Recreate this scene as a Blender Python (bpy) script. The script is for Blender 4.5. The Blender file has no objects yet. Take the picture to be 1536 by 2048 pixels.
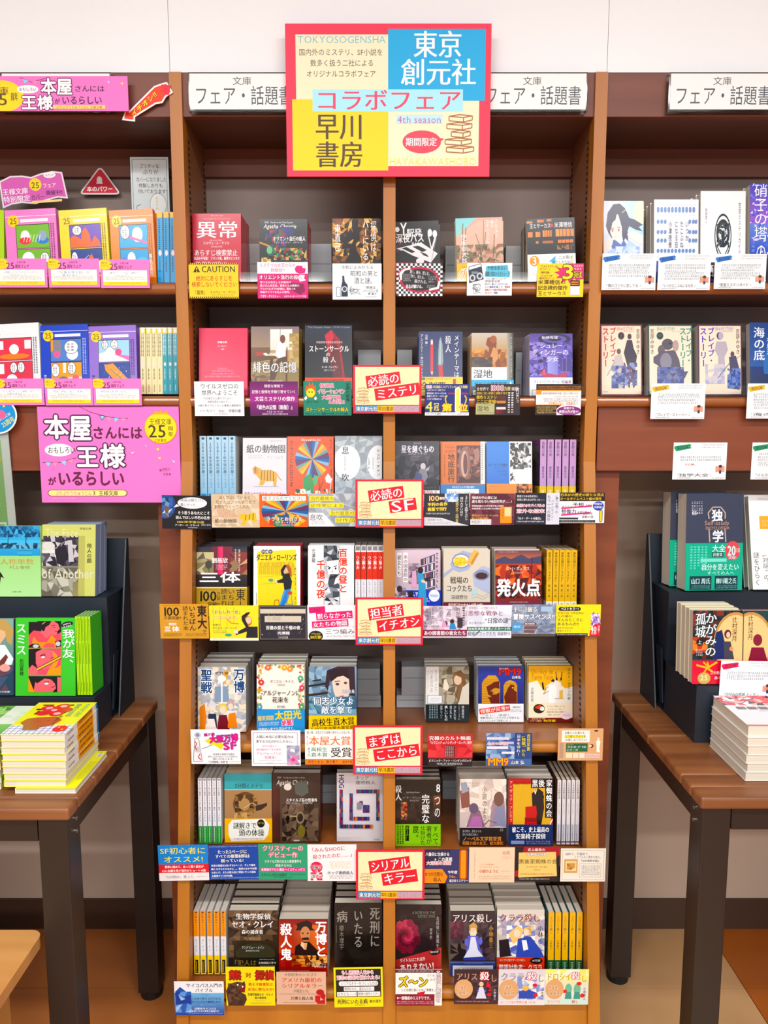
import bpy, math, random
from mathutils import Vector, Matrix
from mathutils.geometry import tessellate_polygon

# ---------------------------------------------------------------- camera, world, lamps, exposure
SC = bpy.context.scene
COL = SC.collection
TH = math.radians(6.8); F = 1480.0; EYE = 1.367
CT, ST = math.cos(TH), math.sin(TH)
cam = bpy.data.cameras.new('camera'); cam_o = bpy.data.objects.new('camera', cam); COL.objects.link(cam_o)
cam_o.location = (0, 0, EYE); cam_o.rotation_euler = (math.pi/2 - TH, 0, 0)
cam.sensor_fit = 'VERTICAL'; cam.sensor_height = 36; cam.lens = F/2048*36; cam.clip_start = .02
SC.camera = cam_o
w = bpy.data.worlds.new('world'); SC.world = w; w.use_nodes = True
w.node_tree.nodes['Background'].inputs[0].default_value = (.88, .94, 1, 1)
w.node_tree.nodes['Background'].inputs[1].default_value = .52
SC.view_settings.view_transform = 'Standard'; SC.view_settings.look = 'None'
SC.view_settings.gamma = 1; SC.view_settings.use_curve_mapping = False
SC.view_settings.exposure = -0.05
LAMPS = [(-1.5, -2.2, 1.2, .2, 100), (.25, -2.2, 1.2, .2, 100), (2.0, -2.2, 1.2, .2, 85),
         (-.8, -.1, 1.2, .16, 62), (.8, -.1, 1.2, .16, 62), (-1.2, -4.4, 1.2, .3, 220), (1.2, -4.4, 1.2, .3, 220)]
CEIL = 2.75

# ---------------------------------------------------------------- helpers
def lin(c):
    c = c.strip('#')
    if len(c) == 3: c = ''.join(k*2 for k in c)
    v = [int(c[i:i+2], 16)/255 for i in (0, 2, 4)]
    v = [(x/12.92 if x <= .04045 else ((x+.055)/1.055)**2.4)**1.1 for x in v]; g = sum(v)/3
    return tuple(min(1, max(0, g+(x-g)*1.08)) for x in v)
def ray(px, py):
    u = (px-768)/F; v = (1024-py)/F
    return (u, CT+v*ST, -ST+v*CT)
def P(px, py, D):                 # the point of the vertical plane y=D that the photograph shows at (px, py)
    r = ray(px, py); t = D/r[1]
    return Vector((r[0]*t, D, EYE+r[2]*t))
def depth(y, z): return y*CT-(z-EYE)*ST
def proj_y(y, z): return 1024-F*((y*ST+(z-EYE)*CT)/depth(y, z))
def front(z):                     # front of the bookcase: upright, then sloping out below the knee
    return 1.58 if z > 1.287 else 1.58-.15*(1.287-z)

def mat(name, col, rough=.5, spec=.5, metal=0, noise=None, bump=None, coat=0):
    m = bpy.data.materials.new(name); m.use_nodes = True
    nt = m.node_tree; b = nt.nodes['Principled BSDF']
    b.inputs['Base Color'].default_value = (*lin(col), 1)
    b.inputs['Roughness'].default_value = rough; b.inputs['Metallic'].default_value = metal
    b.inputs['Specular IOR Level'].default_value = spec; b.inputs['Coat Weight'].default_value = coat
    b.inputs['Coat Roughness'].default_value = .12
    if noise:                     # (second colour, (sx,sy,sz), detail)
        tc = nt.nodes.new('ShaderNodeTexCoord'); mp = nt.nodes.new('ShaderNodeMapping'); nz = nt.nodes.new('ShaderNodeTexNoise')
        mx = nt.nodes.new('ShaderNodeMix'); mx.data_type = 'RGBA'
        mp.inputs['Scale'].default_value = noise[1]; nz.inputs['Scale'].default_value = 1; nz.inputs['Detail'].default_value = noise[2]
        nt.links.new(tc.outputs['Object'], mp.inputs['Vector']); nt.links.new(mp.outputs[0], nz.inputs['Vector'])
        rp = nt.nodes.new('ShaderNodeMapRange'); rp.inputs[1].default_value = .35; rp.inputs[2].default_value = .65
        nt.links.new(nz.outputs['Fac'], rp.inputs[0]); nt.links.new(rp.outputs[0], mx.inputs['Factor'])
        mx.inputs['A'].default_value = (*lin(col), 1); mx.inputs['B'].default_value = (*lin(noise[0]), 1)
        nt.links.new(mx.outputs['Result'], b.inputs['Base Color'])
        if bump:
            bp = nt.nodes.new('ShaderNodeBump'); bp.inputs['Strength'].default_value = bump; bp.inputs['Distance'].default_value = .002
            nt.links.new(nz.outputs['Fac'], bp.inputs['Height']); nt.links.new(bp.outputs[0], b.inputs['Normal'])
    return m
def attr_mat(name, rough, coat):
    m = mat(name, 'ffffff', rough, .4, coat=coat); nt = m.node_tree
    a = nt.nodes.new('ShaderNodeAttribute'); a.attribute_name = 'Col'
    nt.links.new(a.outputs['Color'], nt.nodes['Principled BSDF'].inputs['Base Color'])
    return m
def glass_mat(name, tint='fcfefd'):
    m = bpy.data.materials.new(name); m.use_nodes = True; nt = m.node_tree
    out = nt.nodes['Material Output']; nt.nodes.remove(nt.nodes['Principled BSDF'])
    t = nt.nodes.new('ShaderNodeBsdfTransparent'); g = nt.nodes.new('ShaderNodeBsdfGlossy'); f = nt.nodes.new('ShaderNodeFresnel'); mx = nt.nodes.new('ShaderNodeMixShader')
    t.inputs[0].default_value = (*lin(tint), 1); g.inputs['Roughness'].default_value = .06; f.inputs[0].default_value = 1.45
    nt.links.new(f.outputs[0], mx.inputs[0]); nt.links.new(t.outputs[0], mx.inputs[1]); nt.links.new(g.outputs[0], mx.inputs[2]); nt.links.new(mx.outputs[0], out.inputs[0])
    return m
M = dict(
    oak=mat('oak_wood', 'b97d36', .42, noise=('ad702d', (14, 14, 1.2), 4)),
    dark=mat('mahogany_wood', '84513f', .5, noise=('764535', (1.5, 14, 22), 4)),
    fascia=mat('red_brown_wood', '8e5034', .45, noise=('80442b', (1.2, 10, 26), 5)),
    inner=mat('grey_brown_board', '93827a', .55, noise=('8b7a72', (6, 6, 6), 2)),
    shelf=mat('dark_shelf_board', '6a4a40', .5, noise=('5f4138', (1.5, 12, 22), 3)),
    lip=mat('shelf_lip_wood', 'a5673a', .32, noise=('935a30', (1.2, 22, 22), 4), coat=.3),
    wall=mat('beige_wall', 'c2ae9d', .7, noise=('bca897', (3, 3, 3), 2)),
    white=mat('white_wall_panel', 'f4f8fa', .5, noise=('f2f6f8', (3, 3, 3), 2)),
    skirt=mat('dark_skirting', '4b3a30', .35),
    steel=mat('black_steel', '2e2723', .38, spec=.5),
    card=mat('black_cardboard', '27303c', .5, noise=('222b36', (9, 9, 9), 2)),
    cut=mat('cardboard_cut_edge', '7f878c', .7),
    page=mat('page_edges', 'e6dfd0', .8, noise=('cfc7b6', (1.5, 900, 1.5), 2)),
    plank=mat('table_plank_wood', '9c6a45', .4, noise=('7d5034', (2.2, 36, 12), 6), bump=.35),
    foot=mat('rubber_foot', '1c1a19', .6),
    box=mat('white_cardboard', 'c9cdd0', .6),
    stool=mat('pale_birch_wood', 'd6a36b', .4, noise=('c9955d', (2, 26, 8), 4)),
    hole=mat('peg_hole_shadow', '1d120d', .9),
    metal=mat('bright_steel', 'b8b4ae', .25, metal=1),
    ceil=mat('ceiling_panel', 'ececea', .8),
    glass=glass_mat('clear_acrylic'), film=glass_mat('clear_film', 'ffffff'),
    print=attr_mat('printed_gloss', .24, 0), matte=attr_mat('printed_matte', .5, 0))

def obj(name, verts, faces, m, parent=None, cols=None, smooth=False):
    me = bpy.data.meshes.new(name); me.from_pydata([tuple(v) for v in verts], [], faces); me.materials.append(m)
    if cols is not None:          # one colour per vertex
        a = me.color_attributes.new('Col', 'FLOAT_COLOR', 'POINT')
        a.data.foreach_set('color', [k for c in cols for k in (c[0], c[1], c[2], 1.0)])
    if smooth:
        for p in me.polygons: p.use_smooth = True
    o = bpy.data.objects.new(name, me); COL.objects.link(o)
    if parent: o.parent = parent
    return o
def empty(name, loc=(0, 0, 0), rot=(0, 0, 0)):
    o = bpy.data.objects.new(name, None); COL.objects.link(o); o.location = loc; o.rotation_euler = rot; o.empty_display_size = .02
    return o
def tag(o, label=None, cat=None, group=None, kind=None):
    if label: o['label'] = label
    if cat: o['category'] = cat
    if group: o['group'] = group
    if kind: o['kind'] = kind
    return o
def copy_tree(o, parent=None):
    c = o.copy(); COL.objects.link(c); c.parent = parent
    for ch in list(o.children): copy_tree(ch, c)
    return c
class MB:
    def __init__(s): s.v = []; s.f = []; s.c = []
    def box(s, x0, x1, y0, y1, z0, z1, col=(1, 1, 1)):
        n = len(s.v)
        s.v += [(x0, y0, z0), (x1, y0, z0), (x1, y1, z0), (x0, y1, z0), (x0, y0, z1), (x1, y0, z1), (x1, y1, z1), (x0, y1, z1)]
        s.f += [tuple(n+i for i in q) for q in ((0, 3, 2, 1), (4, 5, 6, 7), (0, 1, 5, 4), (1, 2, 6, 5), (2, 3, 7, 6), (3, 0, 4, 7))]
        s.c += [col]*8; return s
    def prism(s, pts, a, b, axis='x', col=(1, 1, 1)):   # pts: 2D outline extruded along axis from a to b
        n = len(s.v); k = len(pts)
        for t in (a, b):
            for p, q in pts: s.v.append((t, p, q) if axis == 'x' else ((p, t, q) if axis == 'y' else (p, q, t)))
        s.f += [tuple(range(n+k-1, n-1, -1)), tuple(range(n+k, n+2*k))]
        s.f += [(n+i, n+(i+1) % k, n+k+(i+1) % k, n+k+i) for i in range(k)]
        s.c += [col]*(2*k); return s
    def tube(s, p0, p1, r, seg=14, col=(1, 1, 1), r1=None):
        p0, p1 = Vector(p0), Vector(p1); d = (p1-p0).normalized(); u = d.orthogonal().normalized(); v = d.cross(u); n = len(s.v)
        for p, rr in ((p0, r), (p1, r if r1 is None else r1)):
            for i in range(seg):
                a = 2*math.pi*i/seg; s.v.append(tuple(p+u*math.cos(a)*rr+v*math.sin(a)*rr))
        s.f += [tuple(range(n+seg-1, n-1, -1)), tuple(range(n+seg, n+2*seg))]+[(n+i, n+(i+1) % seg, n+seg+(i+1) % seg, n+seg+i) for i in range(seg)]
        s.c += [col]*(2*seg); return s
    def make(s, name, m, parent=None, cols=False, bevel=0):
        o = obj(name, s.v, s.f, m, parent, s.c if cols else None)
        me = o.data
        if bevel:
            b = o.modifiers.new('bevel', 'BEVEL'); b.width = bevel; b.segments = 3; b.limit_method = 'ANGLE'
        return o

# ---------------------------------------------------------------- lettering: glyph outlines become flat printed shapes
_gl = {}
def glyph(ch, off):
    k = (ch, off)
    if k not in _gl:
        c = bpy.data.curves.new('glyph', 'FONT'); c.body = ch; c.resolution_u = 2; c.fill_mode = 'FRONT'; c.size = 1; c.offset = off
        o = bpy.data.objects.new('glyph', c); me = o.to_mesh()
        vs = [(v.co.x, v.co.y) for v in me.vertices]; fs = [tuple(p.vertices) for p in me.polygons]
        o.to_mesh_clear(); bpy.data.objects.remove(o); bpy.data.curves.remove(c)
        _gl[k] = (vs, fs)
    return _gl[k]
def adv(ch):
    o = ord(ch)
    if o > 0x2e00 or ch in '×…—「」『』': return 1.0
    if ch == ' ': return .3
    vs, _ = glyph(ch, 0)
    return (max(v[0] for v in vs) if vs else .3)+.06
ROT = 'ー—…～「」『』（）〜〈〉(){}'
class Art:
    """Flat print on a W x H sheet. u,v in percent from the top left corner."""
    def __init__(s, W, H, seed=1):
        s.W = W; s.H = H; s.v = []; s.f = []; s.c = []; s.k = 0; s.rt = None; s.rnd = random.Random(seed); s.bg = (1, 1, 1); s.band = None; s.bandz = 0
    def tf(s, x, y):
        X = x/100*s.W; Z = (1-y/100)*s.H
        if s.rt:
            a, cx, cy = s.rt; cX = cx/100*s.W; cZ = (1-cy/100)*s.H; c, q = math.cos(a), math.sin(a); dx, dz = X-cX, Z-cZ
            X, Z = cX+dx*c-dz*q, cZ+dx*q+dz*c
        return min(max(X, 0), s.W), min(max(Z, 0), s.H)
    def add(s, pts, faces, cols):
        n = len(s.v); y = -(1.2e-4+s.k*2.2e-5+s.bandz); s.k += 1
        for x, yy in pts:
            X, Z = s.tf(x, yy); s.v.append((X-s.W/2, y, Z))
        s.f += [tuple(n+i for i in f) for f in faces]
        s.c += cols if isinstance(cols, list) else [cols]*len(pts)
    def rect(s, x0, y0, x1, y1, c, c2=None, horiz=False):
        c2 = c2 or c
        s.add([(x0, y0), (x1, y0), (x1, y1), (x0, y1)], [(0, 3, 2, 1)], [c, c2, c2, c] if horiz else [c, c, c2, c2])
    def poly(s, pts, c):
        tr = tessellate_polygon([[Vector((p[0], p[1], 0)) for p in pts]])
        s.add(pts, [tuple(t) for t in tr], c)
    def ell(s, cx, cy, rx, ry, c, n=26):
        s.add([(cx+rx*math.cos(6.2832*i/n), cy+ry*math.sin(6.2832*i/n)) for i in range(n)], [tuple(range(n))], c)
    def line(s, pts, wd, c):
        ar = s.W/s.H
        for i, (a, b) in enumerate(zip(pts, pts[1:])):
            dx, dy = b[0]-a[0], (b[1]-a[1])/ar; l = math.hypot(dx, dy) or 1; nx, ny = -dy/l*wd/2, dx/l*wd/2*ar
            if i: s.k -= .8
            s.add([(a[0]+nx, a[1]+ny), (b[0]+nx, b[1]+ny), (b[0]-nx, b[1]-ny), (a[0]-nx, a[1]-ny)], [(0, 1, 2, 3)], c)
    def text(s, x, y, w_, h_, c, txt, vert=False, off=0, shear=0):
        bold, off = off, 0; pts = []; fs = []
        if vert:
            y0 = 0.0; cells = []
            for ch in txt:
                a = .5 if ch == ' ' else 1.0
                cells.append((ch, y0, a)); y0 += a
            for ch, t, a in cells:
                vs, ff = glyph(ch, off); n = len(pts)
                if not vs: continue
                if ch in ROT: q = [(.5+(.38-v[1])*1.0, t+v[0]) for v in vs]
                elif ord(ch) < 0x2000:
                    m = (min(v[0] for v in vs)+max(v[0] for v in vs))/2; q = [(.5+(v[0]-m)*1.15, t+.9-v[1]*1.15) for v in vs]
                elif ch in '、。': q = [(v[0]+.55, t+.38-v[1]) for v in vs]
                else: q = [(v[0], t+.88-v[1]) for v in vs]
                pts += q; fs += [tuple(n+i for i in f) for f in ff]
            tw, th_ = 1.0, y0
        else:
            cx = 0.0
            for ch in txt:
                vs, ff = glyph(ch, off); n = len(pts)
                pts += [(cx+v[0], .88-v[1]) for v in vs]; fs += [tuple(n+i for i in f) for f in ff]; cx += adv(ch)
            tw, th_ = cx, 1.0
            if pts and all(ord(ch) < 0x2000 for ch in txt):
                lo = min(p[1] for p in pts); hi = max(p[1] for p in pts); pts = [(p[0], (p[1]-lo)/(hi-lo)) for p in pts]
        if shear: pts = [(p[0]+(1-p[1])*shear, p[1]) for p in pts]
        em = (h_/th_)*s.H/100; ex, ey = em/s.W*100, em/s.H*100
        if vert: em2 = w_*s.W/100; ex = em2/s.W*100
        sh = [(0, 0)]
        if bold >= .05: sh = [(bold*math.cos(k*.7854), bold*math.sin(k*.7854)) for k in range(8)]
        elif bold: sh = [(-bold, 0), (bold, 0)]+([(0, -bold), (0, bold)] if bold > .02 else [])
        for k, (dx, dy) in enumerate(sh):
            s.add([(x+p[0]/tw*w_+dx*ex, y+p[1]/th_*h_+dy*ey) for p in pts], fs, c)
            if k: s.k -= .75
    def run(s, spec):
        R = s.rnd
        for ln in spec.split('\n'):
            ln = ln.strip()
            if not ln: continue
            t = ln.split(' '); o = t[0]
            fl = lambda i, j: [float(q) for q in t[i:j]]
            if o == 'bg':
                s.bg = lin(t[1])
                if len(t) > 2: s.rect(0, 0, 100, 100, lin(t[1]), lin(t[2]))
            elif o == 'band': s.band = (float(t[1]), lin(t[2])); s.k = 0; s.bandz = 4.5e-4
            elif o == 'r': s.rect(*fl(1, 5), lin(t[5]))
            elif o == 'g': s.rect(*fl(1, 5), lin(t[5]), lin(t[6]))
            elif o == 'h': s.rect(*fl(1, 5), lin(t[5]), lin(t[6]), True)
            elif o == 'e': s.ell(*fl(1, 5), lin(t[5]))
            elif o == 'p': q = fl(2, len(t)); s.poly(list(zip(q[::2], q[1::2])), lin(t[1]))
            elif o == 'l': q = fl(3, len(t)); s.line(list(zip(q[::2], q[1::2])), float(t[2]), lin(t[1]))
            elif o == 'f':        # frame: x0 y0 x1 y1 width colour
                a, b, c_, d, wd = fl(1, 6); s.line([(a, b), (c_, b), (c_, d), (a, d), (a, b)], wd, lin(t[6]))
            elif o == 'rot':
                a = float(t[1]); s.rt = (math.radians(a), float(t[2]), float(t[3])) if a else None
            elif o[0] in 'tv':    # t / v, optional b or B (bold), i (italic); colour may carry /outline
                x, y, w_, h_ = fl(1, 5); cc = t[5].split('/'); tx = ' '.join(t[6:])
                off = .028 if 'B' in o else (.014 if 'b' in o else 0); sh = .25 if 'i' in o else 0
                if len(cc) > 1: s.text(x, y, w_, h_, lin(cc[1]), tx, o[0] == 'v', off+.055, sh)
                s.text(x, y, w_, h_, lin(cc[0]), tx, o[0] == 'v', off, sh)
            elif o[0] == '@': s.macro(o, [float(q) for q in t[1:] if q.replace('.', '').isdigit()])
            elif o in 'mM':       # rows (m) or columns (M) of print too small to read: x0 y0 x1 y1 n colour
                x0, y0, x1, y1 = fl(1, 5); n = int(t[5]); c = lin(t[6]); pts = []; fs = []
                for i in range(n):
                    if o == 'm':
                        ph = (y1-y0)/n; a = y0+i*ph; x = x0+R.random()*2; e = x1-(R.random()*.25*(x1-x0) if i % 3 == 2 else 0); st = ph*.62*s.H/s.W
                        while x < e:
                            ww = st*R.uniform(.55, .8); k = len(pts); yy = a+ph*R.uniform(.05, .18); hh = ph*R.uniform(.1, .2)
                            for q in (0, .42):
                                k = len(pts); pts += [(x, yy+q*ph), (x+ww, yy+q*ph), (x+ww, yy+q*ph+hh), (x, yy+q*ph+hh)]; fs.append((k, k+3, k+2, k+1))
                            x += st*1.12
                    else:
                        pw = (x1-x0)/n; a = x1-(i+1)*pw; y = y0; e = y1-(R.random()*.3*(y1-y0) if i % 3 == 2 else 0); st = pw*.62*s.W/s.H
                        while y < e:
                            hh = st*R.uniform(.2, .35)
                            for q in (.05, .4):
                                k = len(pts); pts += [(a, y+q*st), (a+pw*.6, y+q*st), (a+pw*.6, y+q*st+hh), (a, y+q*st+hh)]; fs.append((k, k+3, k+2, k+1))
                            y += st*1.15
                s.add(pts, fs, c)
            elif o == 's':        # painterly dabs: x0 y0 x1 y1 n size colours
                x0, y0, x1, y1 = fl(1, 5); n = int(t[5]); sz = float(t[6]); cs = [lin(q) for q in t[7].split(',')]; pts = []; fs = []; co = []
                st = sz*1.15; nx = max(2, int((x1-x0)/st)); ny = max(2, int((y1-y0)*s.H/s.W/st)); keep = min(.92, n*sz*sz*1.9/max(1, (x1-x0)*(y1-y0)))
                dx, dy = (x1-x0)/nx, (y1-y0)/ny; g = [[(x0+i*dx+(R.uniform(-.42, .42)*dx if 0 < i < nx else 0), y0+j*dy+(R.uniform(-.42, .42)*dy if 0 < j < ny else 0)) for j in range(ny+1)] for i in range(nx+1)]
                for i in range(nx):
                    for j in range(ny):
                        if R.random() > keep: continue
                        q = [g[i][j], g[i+1][j], g[i+1][j+1], g[i][j+1]]; c1, c2 = cs[R.randrange(len(cs))], cs[R.randrange(len(cs))]; k = len(pts)
                        t_ = (q[0], q[1], q[2]), (q[0], q[2], q[3])
                        if R.random() < .5: t_ = (q[1], q[2], q[3]), (q[1], q[3], q[0])
                        for tr_, cc_ in zip(t_, (c1, c2 if R.random() < .5 else c1)):
                            k = len(pts); pts += list(tr_); fs.append((k, k+1, k+2)); co += [cc_]*3
                if not pts: continue
                s.add(pts, fs, co)
        return s
    def macro(s, o, q):
        R = s.rnd
        if o == '@SUN':           # a disc cut into coloured rays
            cs = [lin(c) for c in ('2a6aa8', 'e8c040', '7a2c4a', '88b8d8', 'd8a030', '3a4a8a', 'c85a30', '6aa0a8')]
            cx, cy, rx, ry = q; n = 32; pts = [(cx, cy)]; fs = []; co = []; pts = []
            for i in range(n):
                k = len(pts); a, b = 6.2832*i/n, 6.2832*(i+1)/n
                pts += [(cx, cy), (cx+rx*math.cos(a), cy+ry*math.sin(a)), (cx+rx*math.cos(b), cy+ry*math.sin(b))]; fs.append((k, k+1, k+2)); co += [cs[(i*3) % 8]]*3
            s.add(pts, fs, co)
        elif o == '@BOTTLES':
            for i in range(9):
                x = 12+i*8.6; c = lin('d8be28'); s.rect(x, 29, x+6, 40, c); s.rect(x+2, 24, x+4, 30, c); s.line([(x, 40), (x, 30), (x+2, 27), (x+2, 24), (x+4, 24), (x+4, 27), (x+6, 30), (x+6, 40)], .6, lin('b89a18'))
        elif o == '@SHELVES':
            for r in range(4):
                for i in range(11):
                    x = 58+i*2.6; y = 14+r*12-i*.6; s.rect(x, y, x+2, y+9, lin(R.choice(['e8e4f0', '7a3c50', '4a5a8a', 'c8a8b8', '3a3444', 'd8d0e0'])))
                s.line([(57, 24+r*12), (88, 18+r*12)], 1.2, lin('f0e8f0'))
        elif o == '@WREATH':
            cs = ['d8783a', 'e8a83c', '8a9a4a', 'd84a5a', 'a8b468', '5aa088', 'e8c860', 'b8a050']
            for i in range(110):
                e = R.random()*4
                if e < 1: x, y = R.uniform(2, 98), R.uniform(0, 10)*R.random()
                elif e < 2.5: x, y = R.uniform(1, 11), R.uniform(0, 68)
                else: x, y = R.uniform(88, 99), R.uniform(0, 68)
                z = R.uniform(1.2, 3); s.ell(x, y, z, z*.7, lin(R.choice(cs)), 7)
            for x, y, c in ((58, 4, 'e8b030'), (24, 4, 'e07a5a'), (70, 6, 'e89a50'), (10, 26, 'd84050'), (95, 34, 'e04a70'), (6, 62, '5aa0c0'), (92, 20, '5ab090'), (94, 62, '5aa070')):
                s.ell(x, y, 6, 4.4, lin(c), 9); s.ell(x, y, 2, 1.5, lin('f8e8a0'), 7)
        elif o == '@WINDOWS':
            for r in range(14):
                s.line([(8, 24+r*3), (47, 24+r*3)], .6, lin('9a6420')); s.line([(57, 30+r*2.6), (85, 30+r*2.6)], .6, lin('9a6420'))
        elif o == '@QUILT':
            cs = ['3a2a6a', '6a2a6a', 'c87a20', '2a4a8a', 'b02a3a', '2c6a7a', '4a2050']; n = 12; cw = 7.2; ch = 5.6
            gr = ['............', '............']
            for r in range(10):
                for c in range(12):
                    x = 6+c*cw; y = 24+r*ch
                    on = (r == 0 and 5 <= c <= 11) or (c == 0 and r < 9) or (r == 9 and c < 10) or (c == 3 and 1 <= r <= 7) or (c == 11 and r < 8) or (r == 7 and 3 < c < 9) or (4 <= r <= 5 and 7 <= c <= 8) or (c == 6 and r == 3)
                    if on:
                        for k in range(3): s.rect(x+k*cw/3, y, x+(k+1)*cw/3, y+ch, lin(R.choice(cs)))
            s.rect(44, 42, 54, 52, lin('8a8a94'))
        elif o == '@ROSE':
            cx, cy = q
            for i in range(46):
                a = i*2.4; r = 30*math.sqrt(i/46)*.9; s.ell(cx+r*math.cos(a), cy+r*.75*math.sin(a), 8, 6, lin(['7a1c34', 'a02c48', 'b8405c', '8a2440', '5c1428'][i*7 % 5]), 8)
        elif o == '@STRIPES':
            x0, y0, x1, y1 = q
            for i in range(26): x = x0+i*4; s.add([(x, y1), (x+2, y1), (min(x+4, 100), y0), (min(x+2, 100), y0)], [(0, 1, 2, 3)], lin('2a2410')); s.k -= .9
        elif o == '@CHECK':
            pts = []; fs = []
            for i in range(20):
                for j in range(14):
                    if (i+j) % 2 and (i < 4 or i > 15 or j < 3 or j > 10):
                        k = len(pts); x, y = i*5, j*7.14; pts += [(x, y), (x+5, y), (x+5, y+7.14), (x, y+7.14)]; fs.append((k, k+1, k+2, k+3))
            s.add(pts, fs, lin('2c2c34'))
        elif o == '@BURST':
            cx, cy = q[0], q[1]; n = 20; pts = []
            for i in range(2*n):
                a = math.pi*i/n; r = 46 if i % 2 else 30; pts.append((min(cx+r*math.cos(a), 100), max(cy+r*1.1*math.sin(a), 0)))
            s.poly([(60, 0), (100, 0), (100, 46), (84, 50), (80, 44), (70, 60), (66, 48), (52, 58), (54, 44), (40, 44), (48, 34), (36, 26), (48, 22), (40, 10), (52, 14)], lin('d83a78'))
        elif o == '@SCRIB':
            x0, y0, x1, y1 = q
            for i in range(7): s.line([(R.uniform(x0, x1), R.uniform(y0, y1)) for _ in range(4)], .6, lin('6a7884'))
        elif o == '@BLK': pass
        elif o == '@BOOKS':       # outline of a stack of closed books: x y w h
            x, y, w_, h_ = q; c = lin('b07a4a')
            for i, (dx, ww) in enumerate(((.12, .76), (.05, .82), (.2, .62), (0, .86), (.04, .9))):
                a = x+dx*w_; b = a+ww*w_; t = y+h_*(.02+i*.19)
                s.line([(a, t+h_*.04), (a+ww*w_*.45, t), (b, t+h_*.03), (a+ww*w_*.62, t+h_*.07), (a, t+h_*.04), (a, t+h_*.15), (a+ww*w_*.62, t+h_*.18), (b, t+h_*.13), (b, t+h_*.03)], .45, c)
                s.line([(a+ww*w_*.62, t+h_*.07), (a+ww*w_*.62, t+h_*.18)], .45, c)
    def make(s, name, parent, m=None, dy=0):
        if not s.v: return None
        # faces are wound either way: a flat print needs its front towards -y
        out = []
        for f in s.f:
            a, b, c = s.v[f[0]], s.v[f[1]], s.v[f[2]]
            ar = 0
            for i in range(len(f)):
                p, q = s.v[f[i]], s.v[f[(i+1) % len(f)]]; ar += p[0]*q[2]-q[0]*p[2]
            out.append(tuple(reversed(f)) if ar < 0 else f)
        o = obj(name, s.v, out, m or M['print'], parent, s.c)
        if dy: o.location.y = dy
        return o

# ---------------------------------------------------------------- books and cards
_seed = [7]
NTH = ['', 'first', 'second', 'third', 'fourth', 'fifth', 'sixth', 'seventh']
def make_book(W, H, T, spec='', spine='', cov='ffffff', spc=None, page='page'):
    """Front cover at local y=0 facing -y, spine on the right (+x), base at z=0."""
    _seed[0] += 1
    root = empty('paperback'); A = Art(W, H, _seed[0]); A.run(spec)
    if spec and not cov: pass
    fc = A.bg if spec else lin(cov); sc = lin(spc) if spc else fc; bc = lin(cov) if cov else fc; c = .0005
    mb = MB()
    mb.box(-W/2, W/2-c, 0, c, 0, H, fc); mb.box(-W/2, W/2-c, T-c, T, 0, H, bc); mb.box(W/2-c, W/2, 0, T, 0, H, sc)
    mb.make('cover', M['print'], root, True)
    MB().box(-W/2+.001, W/2-c, c, T-c, .0012, H-.0012).make('page_block', M[page], root)
    par = root
    if A.band:
        hb = (1-A.band[0]/100)*H; e = .0004; bcx = A.band[1]
        mb = MB(); mb.box(-W/2-e/4, W/2+e, -e, 0, 0, hb, bcx); mb.box(-W/2, W/2, T, T+e, 0, hb, bcx); mb.box(W/2, W/2+e, 0, T, 0, hb, bcx)
        mb.make('paper_band', M['print'], root, True)
    A.make('cover_print', root)
    if spine:
        B = Art(T, H, _seed[0]+500); B.run(spine)
        o = B.make('spine_print', root)
        if o: o.rotation_euler = (0, 0, math.pi/2); o.location = (W/2, T/2, 0)
    return root
def place(root, X, Y, Z, lean=0, rz=0):
    root.rotation_mode = 'XYZ'
    root.matrix_basis = Matrix.Translation((X, Y, Z)) @ Matrix.Rotation(rz, 4, 'Z') @ Matrix.Rotation(-lean, 4, 'X')
    return root
def solve(D, zb, lean, ytop):
    a, b = .05, .4
    for _ in range(30):
        m = (a+b)/2
        if proj_y(D+m*math.sin(lean), zb+m*math.cos(lean)) > ytop: a = m
        else: b = m
    return (a+b)/2
ROWS = {  # shelf height, front face of the books, lean
    1: (1.656, 1.612, 5), 2: (1.423, 1.612, 7), 3: (1.183, 1.600, 8), 4: (.948, 1.565, 8), 5: (.697, 1.545, 6), 6: (.462, 1.497, 5), 7: (.192, 1.455, 4)}
def faced(row, x0, x1, yt, spec, T, n, label, cov=None, spc=None, spine='', D=None, what=None, roll=0, rz=0, h=None, lean=None):
    """a pile of n copies facing out; the first shows its cover"""
    hh, DD, ln = ROWS[row] if row else (h, D, lean)
    D = D or DD; lean = math.radians(ln if lean is None else lean); zb = (h or hh)+T*math.sin(lean)+.0004
    L = solve(D, zb, lean, yt); zm = zb+L*.6*math.cos(lean); ym = D+L*.6*math.sin(lean)
    k = depth(ym, zm)/F; X0, X1 = (x0-768)*k, (x1-768)*k
    W = X1-X0
    b = make_book(W, L, T, spec, spine, cov or '', spc)
    place(b, (X0+X1)/2, D, zb, lean, math.radians(rz))
    if roll: b.matrix_basis = Matrix.Translation((0, 0, W/2*abs(math.sin(math.radians(roll))))) @ b.matrix_basis @ Matrix.Rotation(math.radians(-roll), 4, 'Y')
    tag(b, label, 'book', 'paperbacks faced out on the shelves' if row else 'books on the table stands')
    what = what or 'same title'
    if n > 1:
        proto = make_book(W, L-.0005, T, '', '', cov or ('%02x%02x%02x' % (200, 200, 200)), spc)
        for i in range(1, n):
            c = proto if i == 1 else copy_tree(proto)
            place(c, (X0+X1)/2+random.Random(i+int(x0)).uniform(-.0008, .0008), D+i*(T+.0012)/math.cos(lean), zb, lean, math.radians(rz))
            tag(c, f'{NTH[i]} spare copy behind the {what}', 'book', f'spare copies behind the {what}')
    return b
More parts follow.
